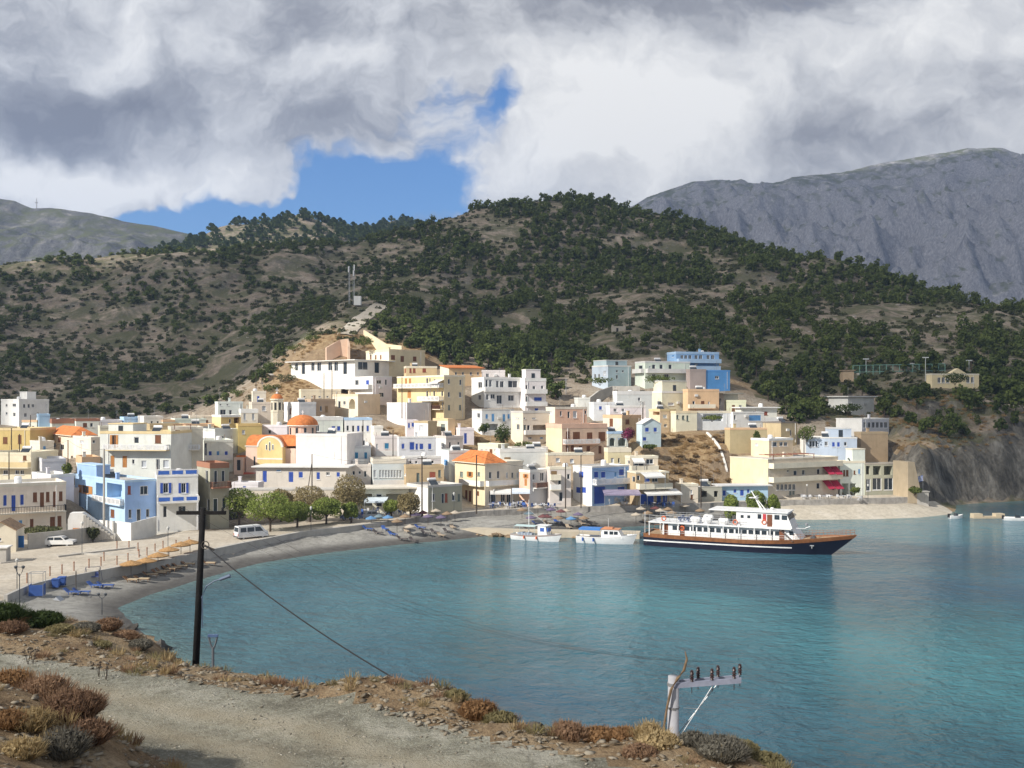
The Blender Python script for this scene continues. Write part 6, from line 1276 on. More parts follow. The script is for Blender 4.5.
# lamp low down behind the near verge
q = P(213, 673, 34); root = empty('street_lamp', q, 0, 'blue twin lantern lamp standing behind the near verge right of the black pole', 'street lamp'); h = (673 - 636) / 1000 * 34
m = MB(); m.tube([(0, 0, -3), (0, 0, h * .6), (0, 0, h * .7)], [.05, .045, .04], 8); m.build('post', paint((.16, .17, .19)), root)
for s in (-1, 1):
    l = MB(); l.tube([(0, 0, h * .62), (s * .09, 0, h * .8), (s * .15, 0, h)], [.03, .03, .035], 6); l.build('arm', paint((.16, .17, .19)), root)
l = MB(); l.box(-.17, .17, -.05, .05, h - .03, h + .05); l.build('lantern', paint((.10, .16, .30)), root)

# the black wooden power pole on the verge
D = 31.5; b = P(195.5, 671, D); tp = P(203, 508, D); root = empty('power_pole', b, 0, 'tall black wooden power pole with a crossarm on the verge of the gravel road', 'power pole'); v = tp - b
BLK = mat('tarred_wood', (.012, .011, .011), .85, .3, 3, bump=.4, bscale=14)
m = MB(); m.tube([v * -.25, v * .5, v], [.115, .105, .09], 12); m.build('post', BLK, root, True)
k = v * .985; c = MB(); c.box(k.x - .82, k.x + .72, k.y - .06, k.y + .06, k.z - .13, k.z - .02); c.build('crossarm', BLK, root)
for x in (-.7, .62): i = MB(); i.lathe([(.03, 0), (.05, .02), (.03, .05), (.055, .07), (.02, .12)], 8, (k.x + x, k.y, k.z - .02)); i.build('insulator', BLACK, root)
k2 = v * .775; c = MB(); c.tube([k2 + Vector((.13 + .12 * math.cos(t) + .02, -.1, .12 * math.sin(t))) for t in np.linspace(0, 6.6, 20)], .016, 5); c.tube([k2 + Vector((.1, -.12, 0)), k2 + Vector((.45, -.1, -.15))], .035, 6); c.build('cable_coil', paint((.10, .085, .075)), root)
k3 = v * .46; c = MB(); c.tube([k3 + Vector((.1, -.05, -.05)), k3 + Vector((.25, -.05, .32)), k3 + Vector((.5, -.05, .48)), k3 + Vector((.95, -.05, .62))], .022, 6); c.tube([k3 + Vector((.68, -.05, .53)), k3 + Vector((1.0, -.05, .65))], [.05, .06], 8); c.tube([k3 + Vector((.12, -.06, -1.0)), k3 + Vector((.12, -.06, .0))], .018, 5); c.build('lamp_arm', paint((.12, .16, .24)), root)
a = b + k2 + Vector((.15, -.1, 0)); e = P(395, 679, 24.5); wire(a, P(392, 677, 23.6), .18, .019, 'thick black cable running from the black power pole down to the road verge')
# the concrete pole with a single sided steel arm
D = 26.5; s = D / 1000; b = P(672, 742, D); root = empty('power_pole', b, 0, 'white concrete power pole with a one sided steel arm of insulators', 'power pole'); cw = mat('white_concrete', (.42, .42, .44), .9, .12, 2, bump=.2, bscale=10, grime=.3)
H = (742 - 676) * s; m = MB(); m.tube([(0, 0, -4), (.04, 0, H)], [.175, .145], 16); m.build('post', cw, root, True)
aL = (744 - 676) * s; z0, z1 = H - .22, H - .08; ar = MB()
for y in (-.13, .13): ar.v += []; i = len(ar.v); ar.v += [(.02, y - .03, z0 - .07), (aL, y - .03, z1 - .07), (aL, y + .03, z1 - .07), (.02, y + .03, z0 - .07), (.02, y - .03, z0 + .07), (aL, y - .03, z1 + .07), (aL, y + .03, z1 + .07), (.02, y + .03, z0 + .07)]; ar.f += [tuple(i + q for q in f) for f in ((3, 2, 1, 0), (4, 5, 6, 7), (0, 1, 5, 4), (1, 2, 6, 5), (2, 3, 7, 6), (3, 0, 4, 7))]; ar.m += [0] * 6
ar.build('steel_arm', mat('galvanised_steel', (.30, .32, .40), .6, .2, 3), root)
ins = mat('brown_porcelain', (.045, .025, .025), .35, .2)
for px in (691, 699, 711, 719, 733, 741):
    x = (px - 672) * s; z = z0 + (z1 - z0) * x / aL + .07; i = MB(); y = -.13 if px in (691, 711, 733) else .13; i.tube([(x, y, z - .3), (x, y, z)], .012, 5)
    i.lathe([(.02, 0), (.05, .01), (.03, .05), (.065, .07), (.03, .1), (.065, .13), (.03, .17), (.06, .2), (.035, .25), (.05, .27), (.02, .3)], 10, (x, y, z)); i.build('insulator', ins, root)
br = MB()
for y, x in ((-.13, (712 - 672) * s), (.13, (720 - 672) * s)): br.tube([(.2, y, H - 1.55), (x, y, z0 + (z1 - z0) * x / aL - .07)], .012, 5)
br.tube([(.3, 0, H - .85), (.75, 0, H - .87)], .01, 4); br.build('brace', METAL, root)
st = MB(); rr2 = random.Random(3); st.tube([(-.32, -.1, -.2), (-.24, -.16, .45), (-.16, -.2, 1.0), (-.06, -.22, 1.45), (.12, -.2, 1.75), (.28, -.2, 1.95), (.36, -.2, 2.25), (.31, -.2, 2.45)], [.035, .032, .03, .04, .045, .04, .03, .012], 7); st.build('weathered_stick', mat('dry_wood', (.22, .15, .09), .9, .3, 6), root)
cl = MB(); cl.lathe([(.14, H - .25), (.16, H - .25), (.16, H - .17), (.14, H - .17)], 14, (.03, 0, 0)); cl.lathe([(.14, H - .85), (.172, H - .85), (.172, H - .8), (.14, H - .8)], 14, (.03, 0, 0)); cl.build('clamp', METAL, root)
cpt = b
kk = tp + Vector((.62, 0, -.05))
for i, px in enumerate((691, 711, 741)): wire(tp + Vector(((-.7, 0.05, .62)[i], 0, .06)), b + Vector(((px - 672) * s, -.13, H + .4)), 1.0 + .1 * i, .0035, ['thin wire from the left end of the black crossarm to the concrete pole', 'thin wire from the middle of the black crossarm to the concrete pole', 'thin wire from the right end of the black crossarm to the far insulator'][i])

# ------------------------------------------------------------------ hill top things
q = P(351.5, 301, 336); root = empty('antenna_mast', q, 0, 'twin lattice antenna mast with white panels on the ridge above the village', 'antenna'); h = (301 - 266) * .336; lat = MB()
for cx in (-.75, .75):
    for (dx, dy) in ((-.25, -.2), (.25, -.2), (0, .25)): lat.tube([(cx + dx, dy, -1), (cx + dx, dy, h)], .05, 5)
    for k in range(12): z = h * k / 12; lat.tube([(cx - .25, -.2, z), (cx + .25, -.2, z + h / 12)], .03, 4); lat.tube([(cx + .25, -.2, z), (cx, .25, z + h / 12)], .03, 4)
lat.build('lattice', METAL, root)
for x, z in ((-.95, h - 2.2), (.95, h - 1.6), (.7, h - 3.4)): a = MB(); a.box(x - .18, x + .18, -.45, -.25, z, z + 2.0); a.build('antenna_panel', WHITE, root)
hu = MB(); hu.box(.9, 3.2, -1, 1.2, -1.5, 1.6); hu.build('equipment_hut', plaster(PAL['w']), root)
q = P(626, 311, 396); root = empty('pump_house', q, 0, 'tiny white building on the bare knoll in the hill forest', 'hut'); m = MB(); m.box(-3.2, 3, 0, 4, -3, 1.2); m.box(1, 3.6, -.2, 3.4, 1.201, 2.6); m.build('wall', plaster(PAL['w']), root); m = MB(); m.box(-3.4, .95, -.2, 4.2, 1.203, 1.45); m.build('roof', ROOFW, root); m = MB(); m.box(-1.4, -.6, -.04, .05, -.9, .8); m.build('door', GLASS, root)
q = P(619, 331, 328); root = empty('ruin', q, 0, 'small grey roofless ruin on the bare knoll below the white hut', 'ruin'); m = MB(); m.box(-2.2, 2.2, 0, .4, -1.5, 1.6); m.box(-2.2, -1.8, .401, 3.2, -1.5, 2.0); m.box(1.8, 2.2, .401, 3.2, -1.5, 1.2); m.build('wall', plaster(PAL['s']), root); m = MB(); m.box(-.9, -.2, -.03, .02, -.6, 1.0); m.build('doorway', DARK, root)
# sports court fence and floodlights
fa, fb = P(853, 379, 296), P(945, 377, 303); root = empty('court_fence', fa, 0, 'tall green mesh fence of a sports court among the pines', 'fence'); d = fb - fa; gr = paint((.22, .40, .33)); m = MB()
for k in range(15): q = d * (k / 14); m.tube([q + Vector((0, 0, -1.5)), q + Vector((0, 0, 4.0))], .10, 5)
for z in (.1, 2.0, 4.0): m.tube([Vector((0, 0, z)), d + Vector((0, 0, z))], .09, 5)
m.build('fence_frame', gr, root); m = MB()
for k in range(110): q = d * (k / 109); m.tube([q + Vector((0, 0, .1)), q + Vector((0, 0, 4.0))], .012, 3)
m.build('mesh', gr, root)
for px, yt, yb, D, lab in ((866, 359.5, 379, 300, 'floodlight mast at the left end of the court fence'), (925.5, 358, 387, 290, 'floodlight mast in front of the yellow villa'), (913, 364, 379, 305, 'short floodlight mast behind the court fence'), (969, 361, 377, 296, 'mast behind the gable of the yellow villa')):
    q = P(px, yb, D); h = (yb - yt) / 1000 * D; root = empty('floodlight_mast', q, 0, lab, 'floodlight'); m = MB(); m.tube([(0, 0, -1.5), (0, 0, h)], .09, 6); m.build('post', paint((.6, .62, .6)), root); m = MB(); m.box(-.9, .9, -.15, .15, h, h + .3); m.build('floodlight', paint((.6, .62, .6)), root)
q = P(36.5, 213, 1350); m = MB(); m.tube([q - Vector((0, 0, 4)), q + Vector((0, 0, 20))], [1.0, .5], 5); m.tube([q + Vector((-2, 0, 14)), q + Vector((2, 0, 14))], .6, 4); tag(m.build('radio_mast', METAL), 'thin radio mast on the far rocky ridge at left', 'mast')
# flag on the quay
q = Vector((WALL[-1].x + .4, WALL[-1].y, 4.1)); root = empty('flag', q, 0, 'blue and white striped flag flying on the end of the quay', 'flag'); m = MB(); m.tube([(0, 0, 0), (0, 0, 3.3)], .035, 6); m.build('flag_pole', METAL, root)
fl = MB(); nx, nz_ = 12, 9
for i in range(nx):
    for j in range(nz_):
        def fp(a, b): u = a / nx; return (-.05 - u * 1.7, .22 * math.sin(u * 5) * u, 3.2 - b / nz_ * 1.15 - u * .75 + .1 * math.sin(u * 4))
        can = i < 4 and j < 5; blue = (j % 2 == 0) if not can else not (i in (2,) and True or j == 2)
        fl.quad(fp(i, j), fp(i + 1, j), fp(i + 1, j + 1), fp(i, j + 1), m=0 if blue else 1)
fl.build('cloth', [paint((.04, .10, .42)), WHITE], root)
# blue dinghy box on the quay wall
q = G(882, 503, 1.6); m = MB(); m.box(q.x - .8, q.x + .8, q.y - .55, q.y + .3, 1.0, 2.1); m.box(q.x - .7, q.x + .7, q.y - .6, q.y + .35, 2.101, 2.2); tag(m.build('blue_locker', paint((.04, .12, .5))), 'blue locker against the quay wall above the right beach', 'locker')
# ------------------------------------------------------------------ beach furniture
def umbrella(name, r, h, mtl, droop=.38, fringe=True):
    root = empty(name, (0, 0, 0)); m = MB(); m.tube([(0, 0, -.3), (0, 0, h)], .04, 6); m.build('pole', WOODK, root)
    m = MB(); n = 18; m.lathe([(.03, h + .05), (r * .5, h - droop * .42), (r, h - droop), (r * .97, h - droop - .12), (r * .5, h - droop * .42 - .07), (.03, h - .03)], n); m.build('canopy', mtl, root); return root
def lounger(name, mtl, cush=None):
    root = empty(name, (0, 0, 0)); m = MB()
    m.box(0, 1.35, -.32, .32, .26, .33)
    for x in (.1, 1.25):
        for y in (-.27, .27): m.box(x - .03, x + .03, y - .03, y + .03, 0, .26)
    m.build('frame', mtl, root); b = MB(); i = len(b.v)
    b.prism([(0, .27), (-.55, .72), (-.58, .68), (-.03, .22)], -.32, .32, 'y'); b.build('backrest', mtl, root)
    if cush: c = MB(); c.box(.02, 1.3, -.28, .28, .332, .40); c.build('cushion', cush, root)
    return root
def place(proto, first, px, py, z, rz, label, group=None):
    q = G(px, py, z); zz = min(max(hz(q.x, q.y), .3), 1.5)
    for _ in range(3): q = G(px, py, zz); zz = min(max(hz(q.x, q.y), .3), 1.5)
    if first: proto.location = (q.x, q.y, zz); proto.rotation_euler = (0, 0, rz); o = proto
    else: o = dup(proto, (q.x, q.y, zz), rz)
    o['label'] = label
    if group: o['group'] = group
    return o
blue_pl = paint((.05, .11, .34), .5)
u = umbrella('straw_sunshade', 1.35, 2.25, STRAW, .42); l = lounger('wooden_lounger', mat('lounger_wood', (.22, .13, .07), .8, .3, 4), mat('lounger_pad', (.52, .42, .28), .9, .1)); u['category'] = 'parasol'; l['category'] = 'sun lounger'
for k, (px, py) in enumerate([(131, 579), (146, 576), (158, 572), (169, 569), (181, 565), (190, 562.5)]):
    place(u, k == 0, px, py, 1.2, 0, ['first orange straw sunshade of the row, nearest the camera', 'second orange straw sunshade of the row on the left beach', 'third orange straw sunshade in the row beside the beach wall', 'fourth orange straw sunshade in the row beside the beach wall', 'fifth orange straw sunshade in the row left of the black pole', 'last orange straw sunshade of the row behind the black pole'][k], 'straw sunshades along the left beach')
for k, (px, py) in enumerate([(128, 582), (139, 581.5), (147, 577), (156, 575), (166, 571), (177, 568.5), (185, 566), (206, 565.5), (160, 573.5), (171, 570)]):
    place(l, k == 0, px, py, .9, R(-8 + 5 * (k % 3)), 'wooden beach lounger under the orange straw sunshades', 'wooden loungers under the straw sunshades')
for i_, o in enumerate([o for o in list(COL.objects) if o.name.startswith('wooden_lounger')]): o['category'] = 'sun lounger'
l2 = lounger('blue_lounger', blue_pl); l2['category'] = 'sun lounger'
for k, (px, py) in enumerate([(69, 594), (78, 594), (92, 587), (102, 587.5)]): place(l2, k == 0, px, py, .9, R([-6, 2, -12, 4][k]), ['blue plastic lounger left of the pair nearest the camera', 'blue plastic lounger right of the pair nearest the camera', 'blue plastic lounger left of the second pair on the left beach', 'blue plastic lounger right of the second pair on the left beach'][k], 'blue loungers on the left beach')
for px, yt, yb, lab in ((76, 571, 594, 'bare dark parasol pole between the near blue loungers'), (99, 570, 586, 'bare dark parasol pole between the second blue loungers')):
    q = G(px, yb, .9); m = MB(); m.tube([(0, 0, -.3), (0, 0, (yb - yt) / 1000 * q.y)], .04, 6); m.lathe([(.02, 0), (.07, .02), (.05, .5), (.02, .55)], 8, (0, 0, (yb - yt) / 1000 * q.y - .5)); o = m.build('parasol_pole', WOODK); o.location = q; tag(o, lab, 'pole')
# blue changing cabin and bins by the wall
q = G(37, 596, 1.35); root = empty('beach_cabin', q, R(12), 'blue beach changing cabin with an open frame above beside the wall', 'cabin'); m = MB()
m.box(-.75, .75, -.6, -.54, .1, 1.3); m.box(-.75, -.69, -.539, .6, .1, 1.3); m.box(.69, .75, -.539, .6, .1, 1.3); m.build('panel', blue_pl, root); m = MB()
for x in (-.75, .75): m.tube([(x, -.6, 0), (x, -.6, 2.6)], .03, 5); m.tube([(x, .6, 0), (x, .6, 2.6)], .03, 5); m.tube([(x, -.6, 2.6), (x, .6, 2.6)], .03, 5)
m.tube([(-.75, -.6, 2.6), (.75, -.6, 2.6)], .03, 5); m.tube([(-.75, .6, 2.6), (.75, .6, 2.6)], .03, 5); m.build('frame', METAL, root)
for px, py, lab in ((56, 588, 'blue wheeled bin left of its neighbour by the beach wall'), (62, 586, 'blue wheeled bin right of its neighbour by the beach wall')):
    q = G(px, py, 1.45); root = empty('rubbish_bin', q, R(10), lab, 'bin', 'blue bins by the beach wall'); m = MB(); m.prism([(-.32, .12), (.32, .12), (.4, 1.0), (-.4, 1.0)], -.35, .35, 'y'); m.build('body', blue_pl, root); m = MB(); m.box(-.43, .43, -.4, .4, 1.003, 1.09); m.build('lid', blue_pl, root)
    for s in (-1, 1): m = MB(); m.tube([(s * .3, .3, .11), (s * .36, .3, .11)], .11, 8); m.build('wheel', BLACK, root)
q = G(93, 581, 1.3); root = empty('beach_swing', q, R(15), 'dark framed swing seat by the beach wall', 'swing seat'); m = MB()
for x in (-.8, .8): m.tube([(x - .2, -.4, 0), (x, 0, 1.7)], .03, 5); m.tube([(x + .2, .4, 0), (x, 0, 1.7)], .03, 5)
m.tube([(-.8, 0, 1.7), (.8, 0, 1.7)], .03, 5); m.build('frame', paint((.06, .07, .12)), root); m = MB(); m.box(-.65, .65, -.25, .25, .5, .58); m.box(-.65, .65, .22, .28, .58, 1.05); m.build('seat', paint((.10, .13, .3)), root)
q = G(57, 603, .6); m = MB(); m.prism([(-.7, 0), (.9, 0), (.1, .75)], -.5, .5, 'y'); o = m.build('upturned_pedalo', paint((.42, .44, .47))); o.location = q; tag(o, 'small pale upturned boat lying on the left beach', 'boat')
# posts along the promenade
post = MB(); post.tube([(0, 0, -.2), (0, 0, 1.05)], .07, 6); post.lathe([(.02, 0), (.1, .0), (.1, .08), (.02, .12)], 6, (0, 0, 1.05)); pm = post.mesh('bollard', mat('rusty_post', (.30, .15, .09), .85, .3, 3))
for k, (px, py) in enumerate([(27, 583), (50, 576), (62, 574), (74, 571), (89, 568), (101, 566), (117, 565), (128, 562), (139, 558), (147, 556), (104, 561), (138, 551), (155, 552), (117, 549.5), (129, 549), (163, 549), (176, 548), (189, 545)]):
    q = G(px, py, 2.0); o = link('bollard', pm); o.location = (q.x, q.y, hz(q.x, q.y)); tag(o, 'rusty post standing on the promenade above the beach wall', 'post', 'rusty posts along the promenade')
# middle beach: parasols and loungers in mixed colours
cols = [((.12, .26, .46), 'blue'), ((.15, .12, .19), 'purple'), ((.27, .19, .12), 'brown'), ((.45, .39, .31), 'beige'), ((.16, .22, .25), 'teal'), ((.15, .06, .06), 'dark red')]
UM = {}
for c, nm in cols: q = umbrella('beach_parasol', .95, 2.0, mat('parasol_cloth', c, .9, .15, 2)); q['category'] = 'parasol'; UM[nm] = [q, True]
spots = [(371, 528, 'blue'), (379, 526, 'teal'), (388, 527, 'blue'), (405, 526, 'brown'), (416, 524, 'purple'), (423, 522, 'dark red'), (428, 526, 'purple'), (436, 520, 'beige'), (447, 523, 'brown'), (397, 530, 'brown'), (410, 531, 'beige'), (441, 526, 'purple'), (455, 522, 'beige'),
         (522, 519, 'brown'), (531, 522, 'purple'), (538, 516, 'beige'), (543, 521, 'dark red'), (551, 518, 'purple'), (558, 521, 'brown'), (566, 518, 'beige'), (571, 522, 'blue'), (578, 519, 'purple'), (584, 521, 'brown'), (547, 524, 'dark red'), (529, 526, 'teal'), (561, 525, 'dark red'),
         (636, 517, 'beige'), (648, 516, 'brown'), (660, 517, 'beige'), (672, 515, 'brown'), (685, 516, 'beige'), (655, 520, 'dark red'), (668, 520, 'brown'), (641, 521, 'beige'), (700, 514, 'brown')]
cnt = {}
for k, (px, py, nm) in enumerate(spots):
    where = 'on the beach below the brown waterfront trees' if px < 500 else ('on the beach behind the fishing boat' if px < 620 else 'on the beach behind the ferry')
    p_ = UM[nm]; o = place(p_[0], p_[1], px, py, .8, 0, '%s beach parasol open %s' % (nm, where), '%s parasols %s' % (nm, where)); p_[1] = False
for nm in UM:
    if UM[nm][1]: place(UM[nm][0], True, 600, 520, .8, 0, nm + ' beach parasol', None)
for nm, mtl in (('dark', mat('dark_lounger', (.10, .085, .08), .7)), ('blue', blue_pl), ('pale', mat('pale_lounger', (.45, .36, .26), .8))):
    lp = lounger('beach_lounger', mtl); lp['category'] = 'sun lounger'; first = True
    S = dict(dark=[(376, 531), (400, 533), (412, 534), (424, 530), (433, 529), (446, 528), (527, 524), (540, 526), (552, 524), (563, 527), (588, 524), (576, 525), (592, 523)], blue=[(366, 530), (384, 530), (391, 531), (418, 528), (535, 521), (556, 526)], pale=[(406, 530), (440, 530), (452, 526), (546, 527), (568, 524), (582, 526), (645, 520), (664, 521), (676, 518)])[nm]
    for px, py in S:
        where = 'below the brown waterfront trees' if px < 500 else ('behind the fishing boat' if px < 620 else 'behind the ferry')
        place(lp, first, px, py, .6, R(rnd.uniform(-70, -20)), '%s sun lounger on the gravel beach %s' % (nm, where), '%s loungers %s' % (nm, where)); first = False
# tavern chairs and tables
ch = MB()
for x in (-.2, .2):
    for y in (-.2, .2): ch.box(x - .025, x + .025, y - .025, y + .025, 0, .44)
ch.box(-.24, .24, -.24, .24, .44, .49); ch.box(-.24, .24, .2, .24, .49, .95)
chm = ch.mesh('chair', blue_pl); chw = ch.mesh('chair', paint((.6, .6, .6)))
tb = MB(); tb.box(-.4, .4, -.4, .4, .7, .75); tb.tube([(0, 0, 0), (0, 0, .7)], .05, 6); tb.lathe([(.02, 0), (.28, 0), (.28, .04), (.02, .06)], 8); tbm = tb.mesh('table', paint((.62, .64, .68)))
def terrace(px0, px1, py0, py1, n, who, wfrac):
    for k in range(n):
        px = px0 + (px1 - px0) * (k + .5) / n + rnd.uniform(-1, 1); py = rnd.uniform(py0, py1); q = G(px, py, 2.6); z = max(hz(q.x, q.y), 2.5) + .12
        o = link('cafe_table', tbm); o.location = (q.x, q.y, z); tag(o, 'small cafe table on the terrace ' + who, 'table', 'tables ' + who)
        for a in range(2):
            an = rnd.uniform(0, 6.28); wh = rnd.random() < wfrac; o = link('cafe_chair', chw if wh else chm); o.location = (q.x + .65 * math.sin(an + a * 2.6), q.y - .65 * math.cos(an + a * 2.6), z); o.rotation_euler = (0, 0, an + a * 2.6 + math.pi)
            tag(o, '%s cafe chair on the terrace %s' % ('grey' if wh else 'blue', who), 'chair', '%s chairs %s' % ('grey' if wh else 'blue', who))
terrace(488, 528, 506, 509.5, 15, 'of the orange roofed tavern', .3); terrace(604, 676, 505, 506.8, 17, 'of the blue and white restaurants', .45); terrace(532, 560, 507, 509, 5, 'left of the blue restaurant', .6); terrace(350, 405, 513, 517, 9, 'of the low cafe behind the brown tree', .3); terrace(800, 862, 499, 500.2, 9, 'in front of the hotel', 1)
# terrace awnings on posts
def shade(name, px0, px1, py, z, dep, h, mtl, label):
    a, b = G(px0, py, z), G(px1, py, z); root = empty(name, (a.x, a.y, z), math.atan2(b.y - a.y, b.x - a.x), label, 'awning'); L = (b - a).length; m = MB()
    m.prism([(0, h - .5), (dep, h), (dep, h + .06), (0, h - .44)], 0, L, 'x'); m.box(0, L, -.03, .02, h - .75, h - .44); m.build('canopy', mtl, root)
    for x in np.linspace(.1, L - .1, max(2, int(L / 3))): p = MB(); p.tube([(x, .1, -.5), (x, .1, h - .5)], .045, 6); p.build('post', METAL, root)
shade('awning', 490, 511, 508, 2.6, 3.0, 3.3, CANVAS, 'pale grey terrace awning left in front of the orange roofed tavern'); shade('awning', 512, 530, 508.5, 2.6, 3.2, 3.5, paint((.62, .70, .80), .8), 'bluish white terrace awning right in front of the orange roofed tavern')
shade('pergola', 604, 641, 508.6, 2.7, 3.5, 3.2, paint((.30, .26, .36)), 'flat dark terrace canopy in front of the blue and white restaurant'); shade('awning', 364, 386, 515, 2.4, 3.5, 2.9, paint((.60, .68, .74), .8), 'pale blue canopy beside the brown tree')
# yard walls of the light blue house and its neighbours
def yard(pts, h, mtl, label, th=.25, name='yard_wall', z=2.0):
    ch_ = dense([tuple(G(px, py, z)) for px, py in pts], 2.0); m = ribbon(ch_, -th / 2, th / 2, z - 1.5, z + h); tag(m.build(name, mtl), label, 'wall')
WP = plaster(PAL['w'])
yard([(113, 537), (131, 539.5), (156, 532)], 2.5, WP, 'white yard wall under the light blue corner house'); yard([(162, 530.5), (212, 523)], 1.9, WP, 'white yard wall of the house with blue panelled balconies')
yard([(28, 547), (75, 542), (99, 538)], 1.9, CONC, 'grey garden wall behind the white station wagon'); yard([(99, 537), (113, 538)], 2.6, WP, 'short white wall at the foot of the outside stair')
q = G(66, 541, 2.0); root = empty('outside_stair', q, R(12), 'white outside stair ramp leading down left of the light blue house', 'stair'); m = MB(); m.prism([(0, -1), (6.6, -1), (6.6, .6), (2.0, 4.0), (.3, 4.0), (0, 3.0)], 1.2, 3.2, 'y'); m.build('ramp', WP, root); m = MB()
for k in range(10): m.box(2.3 + k * .42, 2.3 + k * .42 + .4, .6, 1.19, 0, 3.7 - k * .35)
m.build('steps', CONC, root)
m = MB(); q = G(77, 540.5, 2); m.box(q.x - .5, q.x + .5, q.y - .32, q.y - .2, 2.0, 3.9)
for k in range(5): m.box(q.x - .42, q.x + .42, q.y - .34, q.y - .321, 2.1 + k * .35, 2.38 + k * .35)
tag(m.build('garden_door', mat('orange_door', (.50, .20, .06), .7, .2)), 'orange wooden door in the grey garden wall', 'door')
m = MB(); q0, q1 = G(18, 547.5, 2), G(29, 546, 2); m.box(q0.x, q1.x, q0.y - .1, q0.y, 2.0, 3.6)
for k in range(9): x = q0.x + (q1.x - q0.x) * (k + .5) / 9; m.box(x - .07, x + .07, q0.y - .13, q0.y - .101, 2.05, 3.7)
tag(m.build('blue_gate', paint((.05, .2, .55))), 'blue metal gate beside the yellow shed', 'gate')
q = G(2, 563, 2); root = empty('kiosk', q, R(10), 'small grey kiosk cut by the left edge of the photo', 'kiosk'); m = MB(); m.box(-1.6, .5, 0, 1.8, 0, 1.9); m.build('body', CONC, root); m = MB(); m.box(-1.8, .7, -.2, 2, 1.9, 2.05); m.build('roof', ROOFW, root)
# retaining walls on the hill
for pts, lab in (([(352, 336, 294), (378, 322, 318), (392, 312, 338)], None), ([(364, 333, 296), (386, 347, 284), (402, 349, 280)], 'cream parapet wall climbing beside the road at the top of the village')):
    if lab: c = [tuple(P(*p)) for p in pts]; ch_ = dense(c, 2); m = ribbon(ch_, -.2, .2, 20, lambda i: ch_[i][2] + .9); tag(m.build('retaining_wall', plaster(PAL['c'])), lab, 'wall')
c = [tuple(P(*p)) for p in [(326, 353, 281), (340, 345, 284), (348, 344, 284), (349, 352, 280)]]; ch_ = dense(c, 2); m = ribbon(ch_, -.3, .3, 18, lambda i: ch_[i][2] + 1.5); tag(m.build('retaining_wall', plaster((.62, .45, .33))), 'pinkish block wall enclosing the yard above the white school', 'wall')
c = [tuple(P(*p)) for p in [(586, 402, 252), (598, 393, 256), (612, 388, 259), (640, 388, 258)]]; ch_ = dense(c, 2); m = ribbon(ch_, -.3, .3, 10, lambda i: ch_[i][2] + .5); tag(m.build('retaining_wall', CONC), 'grey concrete terrace wall under the light blue grey house', 'wall')
c = [tuple(P(*p)) for p in [(707, 425, 226), (717, 440, 219), (727, 452, 214)]]; ch_ = dense(c, 1); m = ribbon(ch_, -.22, .22, 3, lambda i: hz(ch_[i][0], ch_[i][1]) + .35); tag(m.build('stair_parapet', WP), 'thin white stair line running down the dry slope', 'stair')
q = P(908, 494, 207); root = empty('buttress_wall', q, R(8), 'tan stone buttress wall sloping down beside the unfinished building', 'wall'); m = MB(); m.prism([(0, -2), (2.9, -2), (2.6, 1.5), (1.4, 6.6), (0, 6.6)], 0, 6, 'y'); m.build('wall', plaster((.44, .36, .25)), root)
# the road over the spur: a pale sheet laid on the ground
def track(pts, w, label):
    V, Q = [], []
    ch_ = dense([tuple(P(*p)) for p in pts], 2.5)
    for i, p in enumerate(ch_):
        a, b = Vector(ch_[max(0, i - 1)]), Vector(ch_[min(len(ch_) - 1, i + 1)]); d = (b - a); d.z = 0; d.normalize(); n = Vector((-d.y, d.x, 0))
        for s in (-1, -.5, 0, .5, 1): q = Vector(p) + n * w * s; V.append((q.x, q.y, max(hz(q.x, q.y), hz(p[0], p[1]) - .4) + .25))
    n_ = len(ch_)
    Q = [[i * 5 + j, i * 5 + j + 1, (i + 1) * 5 + j + 1, (i + 1) * 5 + j] for i in range(n_ - 1) for j in range(4)]
    o = link(label, np_mesh(label, np.array(V), np.array(Q), M_PROM)); o['kind'] = 'structure'
track([(346, 338, 292), (350, 328, 303), (360, 320, 318), (376, 314, 335), (392, 309, 350)], 2.6, 'hill_road')

# ------------------------------------------------------------------ vegetation
def leafmat(name, a, b, rough=.75):
    m = bpy.data.materials.new(name); m.use_nodes = True; t = NT(m.node_tree); bs = t.n['Principled BSDF']; bs.inputs['Roughness'].default_value = rough; bs.inputs['Specular IOR Level'].default_value = .2
    ge = t.node('ShaderNodeNewGeometry'); oi = t.node('ShaderNodeObjectInfo')
    n = t.noise(ge.outputs['Position'], .35, 4, .6); f = t.math('ADD', t.math('MULTIPLY', t.smooth(n, .3, .7), .6), t.math('MULTIPLY', oi.outputs['Random'], .4))
    t.l.new(t.mix(f, (*a, 1), (*b, 1)), bs.inputs['Base Color'])
    tr = t.node('ShaderNodeBsdfTranslucent'); t.l.new(t.mix(f, (*a, 1), (*b, 1)), tr.inputs[0]); mx = t.node('ShaderNodeMixShader'); mx.inputs[0].default_value = .36
    t.l.new(bs.outputs[0], mx.inputs[1]); t.l.new(tr.outputs[0], mx.inputs[2]); t.l.new(mx.outputs[0], t.n['Material Output'].inputs[0]); return m
PINE = leafmat('pine_foliage', (.042, .068, .016), (.165, .20, .055)); SCRUB = leafmat('scrub_foliage', (.055, .068, .028), (.13, .135, .055)); TAM = leafmat('tamarisk_green', (.15, .20, .045), (.31, .36, .09)); TAMB = leafmat('tamarisk_brown', (.21, .17, .075), (.40, .33, .18))
LIME = leafmat('bright_shrub', (.07, .10, .02), (.16, .19, .05)); TRUNK = mat('bark', (.10, .075, .055), .95, .3, 4)
nr = np.random.RandomState(11)
